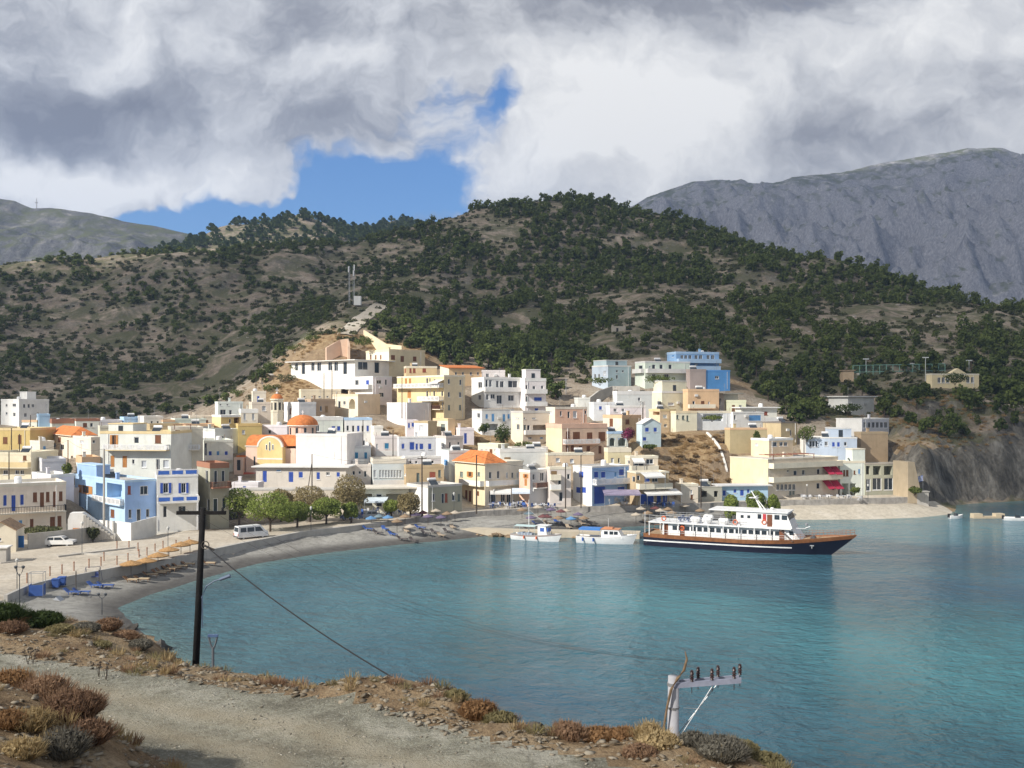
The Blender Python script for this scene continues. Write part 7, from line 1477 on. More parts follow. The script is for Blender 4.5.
def leaves(lobes, n, size, rs, fill=.55):
    """leaf quads through the volume of ellipsoid lobes (cx,cy,cz,rx,ry,rz)"""
    lob = np.array(lobes); w = lob[:, 3] * lob[:, 4] * lob[:, 5]; k = rs.choice(len(lob), n, p=w / w.sum()); d = rs.normal(size=(n, 3)); d /= np.linalg.norm(d, axis=1, keepdims=True)
    r = fill + (1 - fill) * rs.rand(n) ** .6; c = lob[k, :3] + d * r[:, None] * lob[k, 3:6]
    nrm = d * .7 + rs.normal(size=(n, 3)) * .6 + np.array([0, 0, .3]); nrm /= np.linalg.norm(nrm, axis=1, keepdims=True); t = np.cross(nrm, rs.normal(size=(n, 3))); t /= np.linalg.norm(t, axis=1, keepdims=True) + 1e-9; b = np.cross(nrm, t)
    s = size * (.55 + .9 * rs.rand(n))[:, None]; a = s * (.6 + .4 * rs.rand(n))[:, None]
    V = np.stack([c - t * s - b * a * .4, c + t * s * .4 - b * a, c + t * s + b * a * .4, c - t * s * .4 + b * a], 1).reshape(-1, 3); return V, np.arange(4 * n).reshape(n, 4)
def crown_lobes(rs, h, w, n, zlo=.35):
    L = [(0, 0, h * .66, w * .33, w * .33, h * .24)]
    for k in range(n): a = rs.rand() * 6.28; r = w * .34 * rs.rand() ** .5; z = h * (zlo + (.9 - zlo) * rs.rand()); q = w * (.16 + .12 * rs.rand()); L.append((r * math.cos(a), r * math.sin(a), z, q, q, q * .8))
    return L
pine_v = []
for k in range(6):
    rs = np.random.RandomState(k + 1); h = [5.2, 4.6, 6.0, 4.2, 5.0, 6.6][k]; w = [4.4, 4.6, 4.2, 4.8, 3.8, 3.9][k]; V, Q = leaves(crown_lobes(rs, h, w, 9, .22), 330, .34, rs); pine_v.append((V, Q, h))
pine_m = []
for k, (V, Q, h) in enumerate(pine_v):
    cm = np_mesh('crown', V, Q, PINE); t = MB(); t.tube([(0, 0, -.8), (.1, .05, h * .3), (-.05, 0, h * .62)], [.2, .14, .06], 6)
    for a in range(3): t.tube([(.05, 0, h * (.25 + .1 * a)), (math.cos(a * 2.1) * .8, math.sin(a * 2.1) * .8, h * (.42 + .1 * a))], [.08, .03], 5)
    pine_m.append((cm, t.mesh('trunk', TRUNK), h))
FOOT = []
for b in BL:
    c, th = b['C'], b['th']; FOOT.append((c.x, c.y, math.cos(th), math.sin(th), min(0, b['W']) - 1.5, max(0, b['W']) + 1.5, b['dep'] + 1.5))
def in_foot(x, y):
    for cx, cy, c, s, a, b, d in FOOT:
        u = (x - cx) * c + (y - cy) * s; v = -(x - cx) * s + (y - cy) * c
        if a < u < b and -4.0 < v < d: return True
    return False
BARE = [(480, 228, 46, 16), (430, 287, 42, 13), (545, 206, 24, 8), (140, 266, 44, 11), (60, 305, 34, 14), (250, 305, 54, 13), (200, 342, 44, 11), (110, 350, 50, 12), (325, 287, 38, 10), (642, 326, 46, 20), (690, 300, 36, 12), (760, 290, 26, 11), (830, 318, 52, 14), (905, 322, 46, 15), (960, 312, 46, 13),
        (725, 265, 22, 9), (520, 322, 20, 8), (320, 345, 44, 17), (235, 375, 26, 22), (620, 305, 34, 9), (350, 318, 26, 22), (470, 300, 36, 8), (300, 265, 40, 9), (20, 330, 30, 12), (60, 385, 40, 8), (170, 395, 50, 6), (650, 365, 60, 14), (895, 405, 30, 14), (950, 430, 90, 10), (580, 380, 30, 10), (400, 255, 30, 12), (720, 372, 14, 12), (840, 262, 20, 5), (660, 300, 30, 8), (600, 345, 22, 12), (50, 268, 60, 6)]
def density(px, py, x, y):
    base = np.interp(px, [0, 180, 300, 380, 430, 560, 700, 820, 1024], [.64, .62, .58, .62, .86, .80, .77, .76, .72])
    base = np.where((px < 420) & (py > 300), np.maximum(base, np.interp(py, [300, 345, 400], [.4, .62, .74])), base)
    for (cx, cy, rx, ry) in BARE: base = base * (1 - .95 * np.exp(-(((px - cx) / rx) ** 2 + ((py - cy) / ry) ** 2) ** 1.5))
    n = fbm(x, y, 26, 3, 77); n2 = fbm(x, y, 9, 2, 79)
    return base + (n - .5) * 1.5 + (n2 - .5) * .5
sp = 4.3; X, Y = np.meshgrid(np.arange(-480, 520, sp), np.arange(228, 660, sp)); X = (X + nr.uniform(-.48, .48, X.shape) * sp).ravel(); Y = (Y + nr.uniform(-.48, .48, Y.shape) * sp).ravel()
Z, SDv, TWv, _ = height(X, Y); PX = 512 + X / Y * 1000; PY = 400 - (Z - HC) / Y * 1000
sky = np.full(1100, 560.0)
for b in BL:
    a, c = int(max(0, min(b['x']))), int(min(1099, max(b['x']))); sky[a:c + 1] = np.minimum(sky[a:c + 1], b['yt'])
front = np.interp(PX, [0, 60, 140, 215, 250, 285, 300, 400, 440, 480, 560, 590, 625, 660, 720, 760, 800, 870, 890, 925, 1024], [416, 414, 416, 402, 394, 362, 336, 346, 362, 366, 398, 380, 362, 350, 352, 396, 412, 418, 398, 384, 384])
ok = (PX > -60) & (PX < 1080) & (SDv > 3) & (density(PX, PY, X, Y) > .5) & (PY < front + 4) & (Y > 250 - .1 * np.maximum(X, 0))
ok |= (PX > 880) & (PX < 1080) & (PY > 384) & (PY < 440) & (SDv > 6) & (nr.rand(len(X)) < .8)
ok |= (PX > 770) & (PX < 890) & (PY > 380) & (PY < 425) & (Y > 236) & (nr.rand(len(X)) < .75)
def hides(i):                  # a tree there would stand right in front of a house that the photo shows
    for b in BL:
        xa, xb = min(b['x']), max(b['x'])
        if 848 < PX[i] < 950 and 366 < PY[i] < 392 and Y[i] < 300: return True
        if xa - 3 < PX[i] < xb + 3 and Y[i] < b['D'] + 4 and PY[i] - 4000 / Y[i] < b['yb'] - 3 and PY[i] > b['yt']: return True
    return False
idx = np.nonzero(ok)[0]; idx = idx[[not in_foot(X[i], Y[i]) and not hides(i) for i in idx]]
idx = idx[np.argsort(Y[idx])]
print('pines', len(idx))
vis = [i for i in idx if PY[i] - 5200 / Y[i] < sky[int(np.clip(PX[i], 0, 1099))] - 1 and 0 <= PX[i] <= 1024]
indiv = set(vis[:290])
def pine_label(px, py):
    if px > 880: return 'dark pine on the cliff top around the yellow villa'
    if px > 735: return 'dark pine on the slope behind the right hand hotel'
    if px > 560: return 'dark pine round the blue and white hotels at the upper right'
    if px > 400: return 'dark pine in the gully behind the houses of the village hill'
    if px > 225: return 'dark bushy pine on the spur left of the white school'
    return 'dark bushy pine at the foot of the left hillside behind the village'
AV, AQ, off = [], [], 0
for i in idx:
    k = nr.randint(6); s = nr.choice([nr.uniform(.42, .75), nr.uniform(.65, 1.0), nr.uniform(.85, 1.25)]) * (1.0 if PX[i] > 400 else .82); rz = nr.rand() * 6.28
    fl = 1.0 if PX[i] > 430 else .8
    if i in indiv:
        cm, tm, h = pine_m[k]; lb = pine_label(PX[i], PY[i]); root = empty('pine_tree', (X[i], Y[i], Z[i] - .25), rz, lb, 'pine tree', lb.replace('dark ', '').replace('pine', 'pines', 1)); root.scale = (s, s, s * fl); link('crown', cm, root); link('trunk', tm, root)
    else:
        V, Q, h = pine_v[k]; c, sn = math.cos(rz), math.sin(rz); sel = nr.rand(len(Q)) < (.62 if Y[i] < 420 else .42); q = Q[sel]; v = V[q.ravel()]
        if Y[i] > 420: cen = v.reshape(-1, 4, 3).mean(1, keepdims=True); v = ((v.reshape(-1, 4, 3) - cen) * 1.35 + cen).reshape(-1, 3)
        w = np.stack([(v[:, 0] * c - v[:, 1] * sn) * s + X[i], (v[:, 0] * sn + v[:, 1] * c) * s + Y[i], v[:, 2] * s * fl + Z[i] - .3], 1); AV.append(w)
AV = np.concatenate(AV); o = link('pine_wood', np_mesh('pine_wood', AV, np.arange(len(AV)).reshape(-1, 4), PINE)); tag(o, 'dark green pines and bushes scattered over the hillsides', 'woodland', None, 'stuff')
# low scrub between the trees
n = 34000; X2 = nr.uniform(-480, 500, n); Y2 = 255 + 420 * nr.rand(n) ** 1.3; Z2, S2, T2, _ = height(X2, Y2); P2x = 512 + X2 / Y2 * 1000; P2y = 400 - (Z2 - HC) / Y2 * 1000; f2 = np.interp(P2x, [0, 60, 140, 215, 250, 285, 300, 400, 440, 480, 560, 590, 625, 660, 720, 760, 800, 870, 890, 925, 1024], [416, 414, 416, 402, 394, 362, 336, 346, 362, 366, 398, 380, 362, 350, 352, 396, 412, 418, 440, 450, 450])
keep = np.nonzero((P2x > -40) & (P2x < 1070) & (S2 > 5) & (P2y < f2) & ((fbm(X2, Y2, 12, 3, 91) > .42) | (P2x > 885) & (P2y > 380)))[0]; rs = np.random.RandomState(5); bv, bq = leaves([(0, 0, .4, 1.1, 1.1, .6), (.6, .3, .35, .6, .6, .5), (-.5, .2, .3, .6, .7, .45)], 54, .30, rs, .4); SV = []
for i in keep:
    if in_foot(X2[i], Y2[i]): continue
    s = nr.uniform(.5, 1.25); rz = nr.rand() * 6.28; c, sn = math.cos(rz), math.sin(rz); SV.append(np.stack([(bv[:, 0] * c - bv[:, 1] * sn) * s + X2[i], (bv[:, 0] * sn + bv[:, 1] * c) * s + Y2[i], bv[:, 2] * s + Z2[i]], 1))
SV = np.concatenate(SV); o = link('scrub', np_mesh('scrub', SV, np.arange(len(SV)).reshape(-1, 4), SCRUB)); tag(o, 'low grey green scrub covering the bare hillsides', 'scrub', None, 'stuff')
# distant woods on the green hills behind
n = 4200; X3 = nr.uniform(-620, 250, n); Y3 = nr.uniform(610, 1060, n); Z3 = height(X3, Y3)[0]; P3 = 512 + X3 / Y3 * 1000; k3 = np.nonzero((P3 > -60) & (P3 < 480))[0]; FV = []
fv, fq = leaves(crown_lobes(np.random.RandomState(3), 6, 8, 6, .2), 40, 1.0, np.random.RandomState(4))
for i in k3: s = nr.uniform(.7, 1.4); FV.append(fv * s + np.array([X3[i], Y3[i], Z3[i] - .6]))
FV = np.concatenate(FV); o = link('far_wood', np_mesh('far_wood', FV, np.arange(len(FV)).reshape(-1, 4), PINE)); tag(o, 'green wood covering the rounded hills behind the main ridge', 'woodland', None, 'stuff')
# waterfront tamarisks
def tamarisk(px, ybase, ytop, wpx, mtl, label, seed, z=2.1, name='tamarisk_tree', cat='tree'):
    q = G(px, ybase, z); D = q.y; h = HC - (ytop - 400) / 1000 * D - hz(q.x, q.y); w = wpx / 1000 * D * 1.22; rs = np.random.RandomState(seed); L = [(0, 0, h * .66, w * .38, w * .38, h * .30)]
    for k in range(12): a = rs.rand() * 6.28; r = w * .33; L.append((r * math.cos(a) * rs.uniform(.5, 1), r * math.sin(a) * rs.uniform(.5, 1), h * rs.uniform(.34, .80), w * rs.uniform(.17, .25), w * rs.uniform(.17, .25), h * rs.uniform(.13, .20)))
    root = empty(name, (q.x, q.y, hz(q.x, q.y)), 0, label, cat); V, Q = leaves(L, 5200, .12, rs, .7); link('crown', np_mesh('crown', V, Q, mtl), root)
    t = MB(); t.tube([(0, 0, -.6), (.08, 0, h * .22), (-.05, .05, h * .42)], [.2, .16, .12], 8)
    for k in range(5): a = k * 1.26 + rs.rand(); t.tube([(0, 0, h * (.22 + .04 * k)), (.35 * w * .5 * math.cos(a), .35 * w * .5 * math.sin(a), h * .48), (.55 * w * .5 * math.cos(a), .55 * w * .5 * math.sin(a), h * .68)], [.1, .07, .03], 6)
    t.build('trunk', TRUNK, root)
tamarisk(239, 525, 486, 38, TAM, 'green round tree at the left end of the waterfront row', 1); tamarisk(270, 532, 491, 48, TAM, 'largest green tree of the waterfront row right of the minibus', 2); tamarisk(297, 528, 500, 28, TAM, 'green leaning tree behind the largest waterfront tree', 3); tamarisk(326, 525, 496, 30, TAM, 'green round tree right of the leaning tree on the waterfront', 4)
tamarisk(310, 522, 484, 34, TAMB, 'brownish tree behind the green waterfront trees', 5); tamarisk(350, 521, 473, 34, TAMB, 'tall brown tree beside the low cafe', 6); tamarisk(391, 519, 499, 17, TAM, 'small green tree left of the dark round tree by the terrace', 7); tamarisk(410, 520, 491, 22, TAMB, 'dark brown round tree in front of the grey stone house', 8); tamarisk(351, 524, 501, 14, TAM, 'small green shrub tree under the tall brown tree', 9); tamarisk(281, 521, 488, 26, TAMB, 'brown crown showing behind the largest waterfront tree', 14)
tamarisk(731, 508, 493, 16, TAM, 'left of three clipped green trees behind the ferry bridge', 10, 2.6); tamarisk(756, 506, 489, 17, TAM, 'middle of three clipped green trees behind the ferry bridge', 11, 2.6); tamarisk(773, 506, 493, 12, TAM, 'right of three clipped green trees behind the ferry bridge', 12, 2.6)
def shrub(px, py, D, w, h, mtl, label, seed, name='shrub', cat='bush', n=500, size=.16, lobes=None):
    q = P(px, py, D); rs = np.random.RandomState(seed); L = [(0, 0, h * .45, w * .38, w * .38, h * .42)] + [(w * .35 * math.cos(a), w * .35 * math.sin(a), h * rs.uniform(.3, .7), w * .2, w * .2, h * .25) for a in rs.rand(6) * 6.28]
    root = empty(name, q, 0, label, cat); V, Q = leaves(L, n, size, rs, .4); link('foliage', np_mesh('foliage', V, Q, mtl), root); t = MB()
    for k in range(4): a = k * 1.6; t.tube([(0, 0, -.4), (.2 * w * math.cos(a), .2 * w * math.sin(a), h * .5)], [.05, .02], 5)
    t.build('stem', TRUNK, root)
BOUG = leafmat('bougainvillea', (.10, .06, .05), (.38, .05, .17))
shrub(628, 441, 209, 3.0, 3.4, BOUG, 'magenta bougainvillea beside the grey arches', 1, n=900, size=.14); shrub(650, 449, 210, 3, 1.2, LIME, 'bright green shrubs in a box under the little blue house', 2); shrub(503, 444, 222, 3.6, 5.5, PINE, 'dark tree on the slope below the white house with pale blue doors', 3, n=1100); shrub(484, 433, 224, 2.5, 2.5, LIME, 'light green bush on the slope left of the dark tree', 4)
shrub(525, 450, 214, 6, 2.2, LIME, 'yellow green bushes behind the white roofed house', 5); shrub(40, 535, 153, 6, 1.6, SCRUB, 'dark garden plants in front of the cream waterfront house', 6, n=900); shrub(93, 540, 150, 1.7, 2.3, SCRUB, 'dark green climber on the garden wall', 7); shrub(67, 478, 170, 1.6, 3.2, LIME, 'narrow yellow green tree beside the blank grey house', 8)
shrub(364, 346, 278, 5.2, 3.2, LIME, 'round olive green tree above the white school', 9, n=800); shrub(600, 384, 254, 7, 2.0, PINE, 'dark bushes below the light blue grey house', 10); shrub(660, 384, 250, 7, 2.6, PINE, 'dark bushes in front of the white hotel', 11, n=800); shrub(712, 420, 225, 4.5, 1.2, LIME, 'row of green plants on the open terrace', 12); shrub(855, 493, 204, 1.8, 1.4, LIME, 'small green plant in front of the unfinished building', 13); shrub(915, 494, 206, 2.6, 1.8, LIME, 'bright green bush beside the buttress wall', 14)
shrub(757, 441, 216, 1.5, 2.5, PINE, 'narrow dark shrub beside the tan blank house', 15); shrub(807, 441, 221, 4, 4.0, PINE, 'dark green tree left of the raised roof block', 16, n=900); shrub(848, 412, 254, 8, 2.4, PINE, 'dark bush in front of the white villa', 17, n=900); shrub(955, 384, 276, 7, 3.6, PINE, 'dense dark tree hiding the front of the yellow villa', 18, n=1000)
for k, (px, py, D, w) in enumerate([(285, 382, 276, 7), (270, 392, 272, 6), (300, 372, 278, 6), (255, 402, 268, 6), (312, 342, 292, 6), (298, 352, 290, 7), (262, 378, 290, 7), (275, 370, 290, 6), (240, 398, 280, 5)]): shrub(px, py, D, w, 2.6, LIME if k % 3 else SCRUB, 'bright green bush on the orange slope left of the white school', 20 + k); COL.objects[-1]
for o in list(COL.objects):
    if o.get('label') == 'bright green bush on the orange slope left of the white school': o['group'] = 'bushes on the slope left of the white school'
DRYL = leafmat('dry_shrub_leaf', (.13, .09, .05), (.33, .24, .13))
for k in range(26):
    px, py, D = rnd.uniform(658, 738), rnd.uniform(440, 478), 213
    x = (px - 512) / 1000 * D; root_y = np.interp(py, [430, 485], [228, 206]); x = (px - 512) / 1000 * root_y; z = hz(x, root_y); pp = Vector((x, root_y, z)); 
    px2, py2 = 512 + pp.x / pp.y * 1000, 400 - (pp.z - HC) / pp.y * 1000
    shrub(px2, py2, pp.y, rnd.uniform(1.2, 2.6), rnd.uniform(.5, 1.0), DRYL, 'dry grey shrub on the brown slope above the quay', 60 + k, name='dry_shrub', n=260); 
for o in list(COL.objects):
    if o.get('label') == 'dry grey shrub on the brown slope above the quay': o['group'] = 'dry shrubs on the brown slope'

# foreground: stones and dry cushion plants of the verge
def spiky(n, w, h, rs, wid=.012, curl=.4):
    a = rs.rand(n) * 6.283; r = np.sqrt(rs.rand(n)) * w * .36; b = np.stack([r * np.cos(a), r * np.sin(a), np.zeros(n)], 1)
    th = rs.rand(n) * 6.283; out = (r / (w * .36)) * .75 + rs.normal(size=n) * .22; L = h * (.5 + .5 * rs.rand(n)) * (1.05 - .35 * (r / (w * .36)) ** 2)
    d = np.stack([np.cos(a) * np.sin(out) + .25 * rs.normal(size=n), np.sin(a) * np.sin(out) + .25 * rs.normal(size=n), np.cos(out)], 1); d /= np.linalg.norm(d, axis=1, keepdims=True)
    s = np.stack([np.cos(th), np.sin(th), np.zeros(n)], 1) * wid; m = b + d * L[:, None] * .55; t = b + d * L[:, None] + rs.normal(size=(n, 3)) * .04 * h
    V = np.stack([b - s, b + s, m + s * .9, m - s * .9, t + s * .35, t - s * .35], 1).reshape(-1, 3); i = np.arange(n)[:, None] * 6; return V, np.concatenate([i + np.array([[0, 1, 2, 3]]), i + np.array([[3, 2, 4, 5]])])
BR = leafmat('dry_brown_twigs', (.17, .10, .062), (.40, .26, .16)); GRY = leafmat('grey_thyme', (.11, .10, .08), (.27, .25, .20)); YEL = leafmat('dry_yellow_grass', (.32, .23, .11), (.54, .42, .23)); RED = leafmat('rusty_scrub', (.20, .105, .05), (.38, .23, .11)); GRN = leafmat('green_lentisk', (.03, .05, .016), (.075, .105, .03)); OLV = leafmat('olive_tuft', (.18, .155, .075), (.36, .31, .16))
def cushion(px, py, D, w, h, mtl, label, seed, n=1500, dome=True, group=None):
    q = P(px, py, D); q.z = hz(q.x, q.y) - .05; rs = np.random.RandomState(seed); w, h = (w * .66, h * .66) if D > 25 else (w, h); root = empty('dry_bush', q, 0, label, 'bush', group)
    V, Q = spiky(n, w, h, rs, .006 + .004 * (D / 20)); link('twigs', np_mesh('twigs', V, Q, mtl), root)
    if dome:
        L = [(0, 0, h * .42, w * .4, w * .4, h * .42)] + [(w * .27 * math.cos(a), w * .27 * math.sin(a), h * .4, w * .2, w * .2, h * .3) for a in rs.rand(5) * 6.28]
        V, Q = leaves(L, int(n * 1.3), .028 * (D / 16), rs, .45); link('foliage', np_mesh('foliage', V, Q, mtl), root)
for k, a in enumerate([(72, 726, 15.6, 1.0, .46, BR, 'large reddish brown cushion bush on the mound at lower left'), (44, 718, 16.2, .9, .5, BR, 'brown bush left of the large reddish cushion bush'), (62, 760, 14.2, .7, .42, GRY, 'grey twiggy bush in the lower left corner'), (30, 742, 14.6, .7, .35, YEL, 'dry yellow grass tuft between the lower left bushes'), (12, 712, 16.6, .7, .4, RED, 'rusty bush at the left edge above the grey bush'),
                       (88, 742, 14.8, .7, .4, BR, 'small brown bush at the right foot of the lower left mound'), (22, 764, 13.6, .6, .3, YEL, 'pale dry grass at the bottom left corner'), (8, 745, 14.4, .5, .3, RED, 'rusty dry plant at the very left edge'), (48, 700, 17.2, .6, .35, YEL, 'straw coloured tuft on top of the lower left mound'),
                       (38, 618, 29, 2.4, .75, GRN, 'round dark green bush on the left bank above the beach'), (4, 612, 28.5, 1.8, 1.1, GRN, 'dark green bush cut by the left edge above the road'), (14, 622, 28.5, 1.4, .7, RED, 'orange brown bush left of the round green bush'), (10, 634, 27.5, 1.5, .5, BR, 'brown cushion below the orange brown bush'), (108, 612, 29.2, 1.2, .55, BR, 'brown bush on the tip of the left bank'), (125, 628, 28.8, 1.3, .5, BR, 'dark brown bush on the drop of the left bank'),
                       (85, 628, 28, 1.3, .45, GRY, 'grey cushion in the middle of the left bank'), (60, 632, 27.5, 1.2, .4, OLV, 'olive tuft in front of the round green bush'), (140, 642, 28, 1.1, .4, GRY, 'grey cushion near the water end of the left bank'), (100, 640, 27, 1.0, .3, OLV, 'olive tuft in the middle of the stony bank'),
                       (478, 712, 20.6, .85, .4, RED, 'rusty scrub on the road verge left of the dark stones'), (500, 722, 20.2, .7, .28, OLV, 'olive tuft on the verge right of the rusty scrub'), (455, 694, 21.2, .5, .25, OLV, 'tuft on the crest of the rubble heap'),
                       (568, 742, 19.4, .75, .42, BR, 'dark brown cushion left in the row beside the concrete pole'), (598, 738, 19.5, .8, .36, RED, 'rusty cushion left of the concrete pole'), (625, 740, 19.4, .8, .32, RED, 'second rusty cushion next to the concrete pole'), (650, 744, 19.2, .6, .5, YEL, 'dry yellow stalks at the foot of the concrete pole'), (658, 757, 18.6, .9, .3, YEL, 'straw tuft below the concrete pole'), (694, 755, 18.6, .55, .3, GRY, 'little grey cushion right of the concrete pole'),
                       (722, 764, 18.2, 1.0, .42, GRY, 'broad grey brown cushion at the bottom right of the verge'), (735, 745, 18.8, 1.0, .28, OLV, 'olive grass on the crest right of the concrete pole'), (765, 758, 18.4, .8, .28, OLV, 'olive tuft at the right end of the verge'), (640, 766, 18.1, .7, .26, BR, 'low brown plant at the bottom edge of the verge')]):
    cushion(*a, 200 + k, n=1800 if a[3] > .9 else 1000)
q = P(537, 724, 19.9); q.z = hz(q.x, q.y); o = link('dark_stone', rocks[2]); o.location = (q.x, q.y, q.z + .08); o.scale = (.2, .15, .22); tag(o, 'dark upright stone on the crest of the verge', 'rock')
for k, (px, py) in enumerate([(99, 678), (33, 663), (28, 664), (106, 680)]):
    q = P(px, py, 6500 / (py - 400)); t = MB(); rs = random.Random(k)
    for j in range(5): a = rs.uniform(0, 6.28); t.tube([(0, 0, -.02), (.06 * math.cos(a), .06 * math.sin(a), rs.uniform(.15, .3)), (.12 * math.cos(a), .12 * math.sin(a), rs.uniform(.25, .42))], [.006, .005, .003], 4); t.lathe([(.005, 0), (.03, .02), (.005, .05)], 5, (.12 * math.cos(a), .12 * math.sin(a), .3))
    o = t.build('thistle', WOODK); o.location = (q.x, q.y, hz(q.x, q.y)); tag(o, 'dry thistle stalk at the edge of the gravel road', 'thistle', 'thistles on the gravel road')
# dry grass of the brown slopes among the houses, pale rocks on the hills
SLV, SLQ, so_ = [], [], 0; gp = [spiky(70, 1.0, .55, np.random.RandomState(500 + k), .022) for k in range(3)]
for (cx, cy, D_, r, m_) in [(695, 455, 215, 20, 900), (325, 352, 286, 16, 260), (310, 380, 272, 15, 260), (400, 428, 226, 14, 220), (475, 430, 226, 13, 260), (400, 348, 288, 12, 120), (905, 425, 232, 16, 300), (960, 405, 250, 26, 400)]:
    c0 = P(cx, cy, D_); X7 = nr.normal(c0.x, r * .55, m_); Y7 = nr.normal(c0.y, r * .5, m_); Z7, S7, T7, _ = height(X7, Y7)
    for i in range(m_):
        if S7[i] < 6 or (abs(T7[i]) < 9 and Y7[i] < 212) or in_foot(X7[i], Y7[i]): continue
        v, q = gp[nr.randint(3)]; s = nr.uniform(.5, 1.5); SLV.append(v * s + np.array([X7[i], Y7[i], Z7[i] - .05])); SLQ.append(q + so_); so_ += len(v)
SLG = leafmat('slope_grass', (.26, .16, .07), (.50, .36, .18)); o = link('slope_grass', np_mesh('slope_grass', np.concatenate(SLV), np.concatenate(SLQ), SLG)); tag(o, 'dry straw coloured grass on the brown slopes between the houses', 'grass', None, 'stuff')
# loose stones: heaps on the verge, scattered grit on the road
def stones(name, pts, mtl, label):
    base = []
    for k in range(6): me = rock_mesh(k + 60, 1, .42); base.append((np.array([v.co for v in me.vertices]), np.array([p.vertices for p in me.polygons])))
    VV, QQ, o_ = [], [], 0
    for (x, y, z, s) in pts:
        V, Q = base[nr.randint(6)]; a, b = nr.rand() * 6.28, nr.rand() * .7; c, sn = math.cos(a), math.sin(a); sc = s * np.array([1 + .7 * nr.rand(), .7 + .5 * nr.rand(), .5 + .4 * nr.rand()]); v = V * sc; cb, sb = math.cos(b), math.sin(b)
        v = np.stack([v[:, 0], v[:, 1] * cb - v[:, 2] * sb, v[:, 1] * sb + v[:, 2] * cb], 1); v = np.stack([v[:, 0] * c - v[:, 1] * sn + x, v[:, 0] * sn + v[:, 1] * c + y, v[:, 2] + z], 1); VV.append(v); QQ.append(Q + o_); o_ += len(v)
    o = link(name, np_mesh(name, np.concatenate(VV), np.concatenate(QQ), mtl)); tag(o, label, 'stones', None, 'stuff')
def stonemat(name, a, b, c):
    m = bpy.data.materials.new(name); m.use_nodes = True; t = NT(m.node_tree); bs = t.n['Principled BSDF']; bs.inputs['Roughness'].default_value = .92; bs.inputs['Specular IOR Level'].default_value = .2; ge = t.node('ShaderNodeNewGeometry')
    f = t.math('ADD', t.math('MULTIPLY', ge.outputs['Random Per Island'], .75), t.math('MULTIPLY', t.noise(ge.outputs['Position'], 9, 5, .7), .25)); t.l.new(t.ramp(f, [(.1, a), (.5, b), (.9, c)]), bs.inputs['Base Color'])
    bn = t.node('ShaderNodeBump'); bn.inputs['Strength'].default_value = .5; bn.inputs['Distance'].default_value = .02; t.l.new(t.noise(ge.outputs['Position'], 30, 5, .7), bn.inputs['Height']); t.l.new(bn.outputs[0], bs.inputs['Normal']); return m
SM = stonemat('slate_rubble', (.13, .105, .075), (.25, .21, .155), (.35, .31, .24)); SG = stonemat('road_grit', (.20, .175, .13), (.34, .31, .245), (.47, .44, .37))
n = 46000; X4 = nr.uniform(-22, 9, n); Y4 = nr.uniform(9, 31, n); Z4, S4, _, R4 = height(X4, Y4); rd, _ = seg_dist(X4, Y4, ROADPOLY + ROADPOLY[:1]); p4 = 512 + X4 / Y4 * 1000; far = ~R4
pr = np.where(R4, 0, np.where(rd < 2.6, .9, .30)) * (.25 + 1.5 * np.clip(fbm(X4, Y4, 1.6, 3, 101) - .35, 0, 1)); pr = np.where((p4 > 270) & (p4 < 560) & far, pr * 2.0, pr); pk = np.nonzero(nr.rand(n) < pr)[0]
stones('rubble', [(X4[i], Y4[i], Z4[i] + .01, .022 + .085 * nr.rand() ** 2.4) for i in pk], SM, 'loose slate rubble heaped along the verge of the gravel road')
n = 26000; X5 = nr.uniform(-14, 9, n); Y5 = nr.uniform(7, 27, n); Z5, _, _, R5 = height(X5, Y5); k5 = np.nonzero(R5 & (fbm(X5, Y5, 1.1, 3, 111) > .44))[0]
stones('road_grit', [(X5[i], Y5[i], Z5[i] + .003, .010 + .032 * nr.rand() ** 4) for i in k5], SG, 'loose grit and small stones lying on the gravel road')
n = 9000; X8 = nr.uniform(-430, 450, n); Y8 = 262 + 310 * nr.rand(n) ** 1.2; Z8, S8, _, _ = height(X8, Y8); k8 = np.nonzero((S8 > 5) & (fbm(X8, Y8, 30, 4, 141) > .50) & (fbm(X8, Y8, 9, 2, 143) > .45))[0]
k8 = [i for i in k8 if not in_foot(X8[i], Y8[i])]
stones('hill_rocks', [(X8[i], Y8[i], Z8[i] + .05, .25 + 1.0 * nr.rand() ** 3) for i in k8], stonemat('pale_limestone', (.20, .18, .155), (.33, .30, .26), (.46, .43, .385)), 'pale limestone outcrops and scree on the hillsides')
# tiny dry tufts everywhere on the near verge
n = 2600; X6 = nr.uniform(-22, 9, n); Y6 = nr.uniform(10, 31, n); Z6, S6, _, R6 = height(X6, Y6); TV = {0: [], 1: [], 2: []}; proto = [spiky(60, .3, .2, np.random.RandomState(400 + k), .006) for k in range(3)]
for i in np.nonzero(~R6 & (fbm(X6, Y6, 2.2, 3, 121) > .57))[0]: k = nr.randint(3); s = nr.uniform(.5, 1.5); TV[k].append((proto[k][0] * s + np.array([X6[i], Y6[i], Z6[i] - .02]), proto[k][1]))
for k, mt in ((0, YEL), (1, BR), (2, OLV)):
    o_ = 0; VV, QQ = [], []
    for v, q in TV[k]: VV.append(v); QQ.append(q + o_); o_ += len(v)
    o = link(['dry_grass', 'dry_heather', 'dry_tufts'][k], np_mesh('tufts', np.concatenate(VV), np.concatenate(QQ), mt)); tag(o, ['thin yellow dry grass on the near verge', 'thin brown heath growing on the near verge', 'olive dry tufts growing on the near verge'][k], 'grass', None, 'stuff')

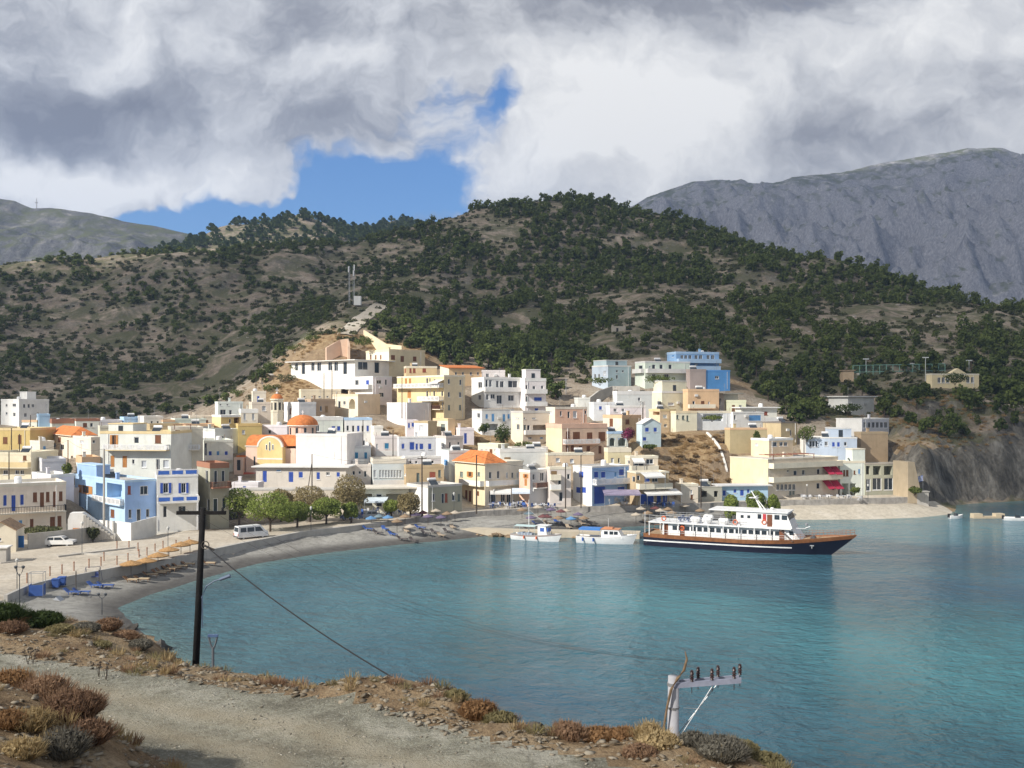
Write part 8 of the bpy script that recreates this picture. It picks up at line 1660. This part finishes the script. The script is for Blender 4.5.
# ------------------------------------------------------------------ clouds that shade the hills and the headland, and the air between
CLOUDM = bpy.data.materials.new('cloud'); CLOUDM.use_nodes = True; _t = NT(CLOUDM.node_tree); _m = _t.node('ShaderNodeMixShader'); _m.inputs[0].default_value = .56; _t.l.new(_t.n['Principled BSDF'].outputs[0], _m.inputs[1]); _t.l.new(_t.node('ShaderNodeBsdfTransparent').outputs[0], _m.inputs[2]); _t.l.new(_m.outputs[0], _t.n['Material Output'].inputs[0]); CLOUDM.node_tree.nodes['Principled BSDF'].inputs['Base Color'].default_value = (.85, .85, .86, 1); CLOUDM.node_tree.nodes['Principled BSDF'].inputs['Roughness'].default_value = 1.0
def cloud(name, ground, zc, label, step=14, seed=1):
    pts = []
    for (x, y) in ground:
        z = max(0, hz(x, y)); k = (zc - z) / SUN.z; pts.append((x + SUN.x * k, y + SUN.y * k))
    xs = [p[0] for p in pts]; ys = [p[1] for p in pts]; X, Y = np.meshgrid(np.arange(min(xs), max(xs) + step, step), np.arange(min(ys), max(ys) + step, step))
    ins = in_poly(X, Y, pts); d, _ = seg_dist(X, Y, pts + pts[:1]); d = np.where(ins, d, 0) + (fbm(X, Y, 40, 3, seed) - .5) * 16 * ins
    th = np.where(ins & (d > 2), 3 + 70 * (np.clip(d, 0, 120) / 120) ** .6 * (.4 + 1.0 * fbm(X, Y, 70, 4, seed + 4)), 0)
    idx = np.arange(X.size).reshape(X.shape); cell = (th[:-1, :-1] > 0) & (th[1:, :-1] > 0) & (th[:-1, 1:] > 0) & (th[1:, 1:] > 0); a, b, c, e = idx[:-1, :-1][cell], idx[:-1, 1:][cell], idx[1:, 1:][cell], idx[1:, :-1][cell]; N = X.size
    top = np.stack([X, Y, zc + th], -1).reshape(-1, 3); bot = np.stack([X, Y, zc - 1 - th * .12], -1).reshape(-1, 3); Q = np.concatenate([np.stack([a, b, c, e], 1), np.stack([e, c, b, a], 1) + N])
    u, inv = np.unique(Q.ravel(), return_inverse=True); o = link(name, np_mesh(name, np.concatenate([top, bot])[u], inv.reshape(-1, 4), CLOUDM, smooth=True)); tag(o, label, 'cloud', None, 'structure')
cloud('cloud', [(-520, 300), (-300, 238), (-138, 246), (-112, 268), (-95, 284), (-76, 292), (-64, 306), (-34, 318), (-18, 296), (8, 284), (18, 270), (22, 258), (48, 256), (52, 252), (62, 252), (68, 238), (72, 222), (77, 206), (120, 190), (420, 180), (620, 330), (560, 620), (240, 660), (-60, 640), (-120, 560), (-160, 480), (-330, 440), (-560, 430)], 620, 'broad white cloud whose shadow lies on the hills', 12, 3)
CLOUDM = CLOUDM.copy(); CLOUDM.node_tree.nodes['Mix Shader'].inputs[0].default_value = .86
cloud('cloud', [(-90, 98), (-52, 104), (-44, 108), (-30, 96), (0, 84), (40, 76), (100, 60), (120, -40), (-60, -60), (-160, 20), (-140, 90)], 620, 'smaller white cloud whose shadow lies on the headland', 8, 9)
CLOUDM = bpy.data.materials['cloud']
cloud('cloud', [(250, 1150), (420, 1250), (900, 1100), (1700, 1200), (1900, 2300), (300, 2300)], 1700, 'long white cloud whose shadow lies on the far mountain', 24, 15)
hzb = MB(); hzb.box(-1500, 3200, -420, 3400, -12, 610); hm = bpy.data.materials.new('haze'); hm.use_nodes = True; hn = hm.node_tree; hn.nodes.remove(hn.nodes['Principled BSDF']); pv_ = hn.nodes.new('ShaderNodeVolumePrincipled'); pv_.inputs['Color'].default_value = (.42, .61, 1.0, 1); pv_.inputs['Density'].default_value = 0.00018; pv_.inputs['Anisotropy'].default_value = .2
hn.links.new(pv_.outputs[0], hn.nodes['Material Output'].inputs['Volume']); o = hzb.build('haze', hm); o['kind'] = 'stuff'
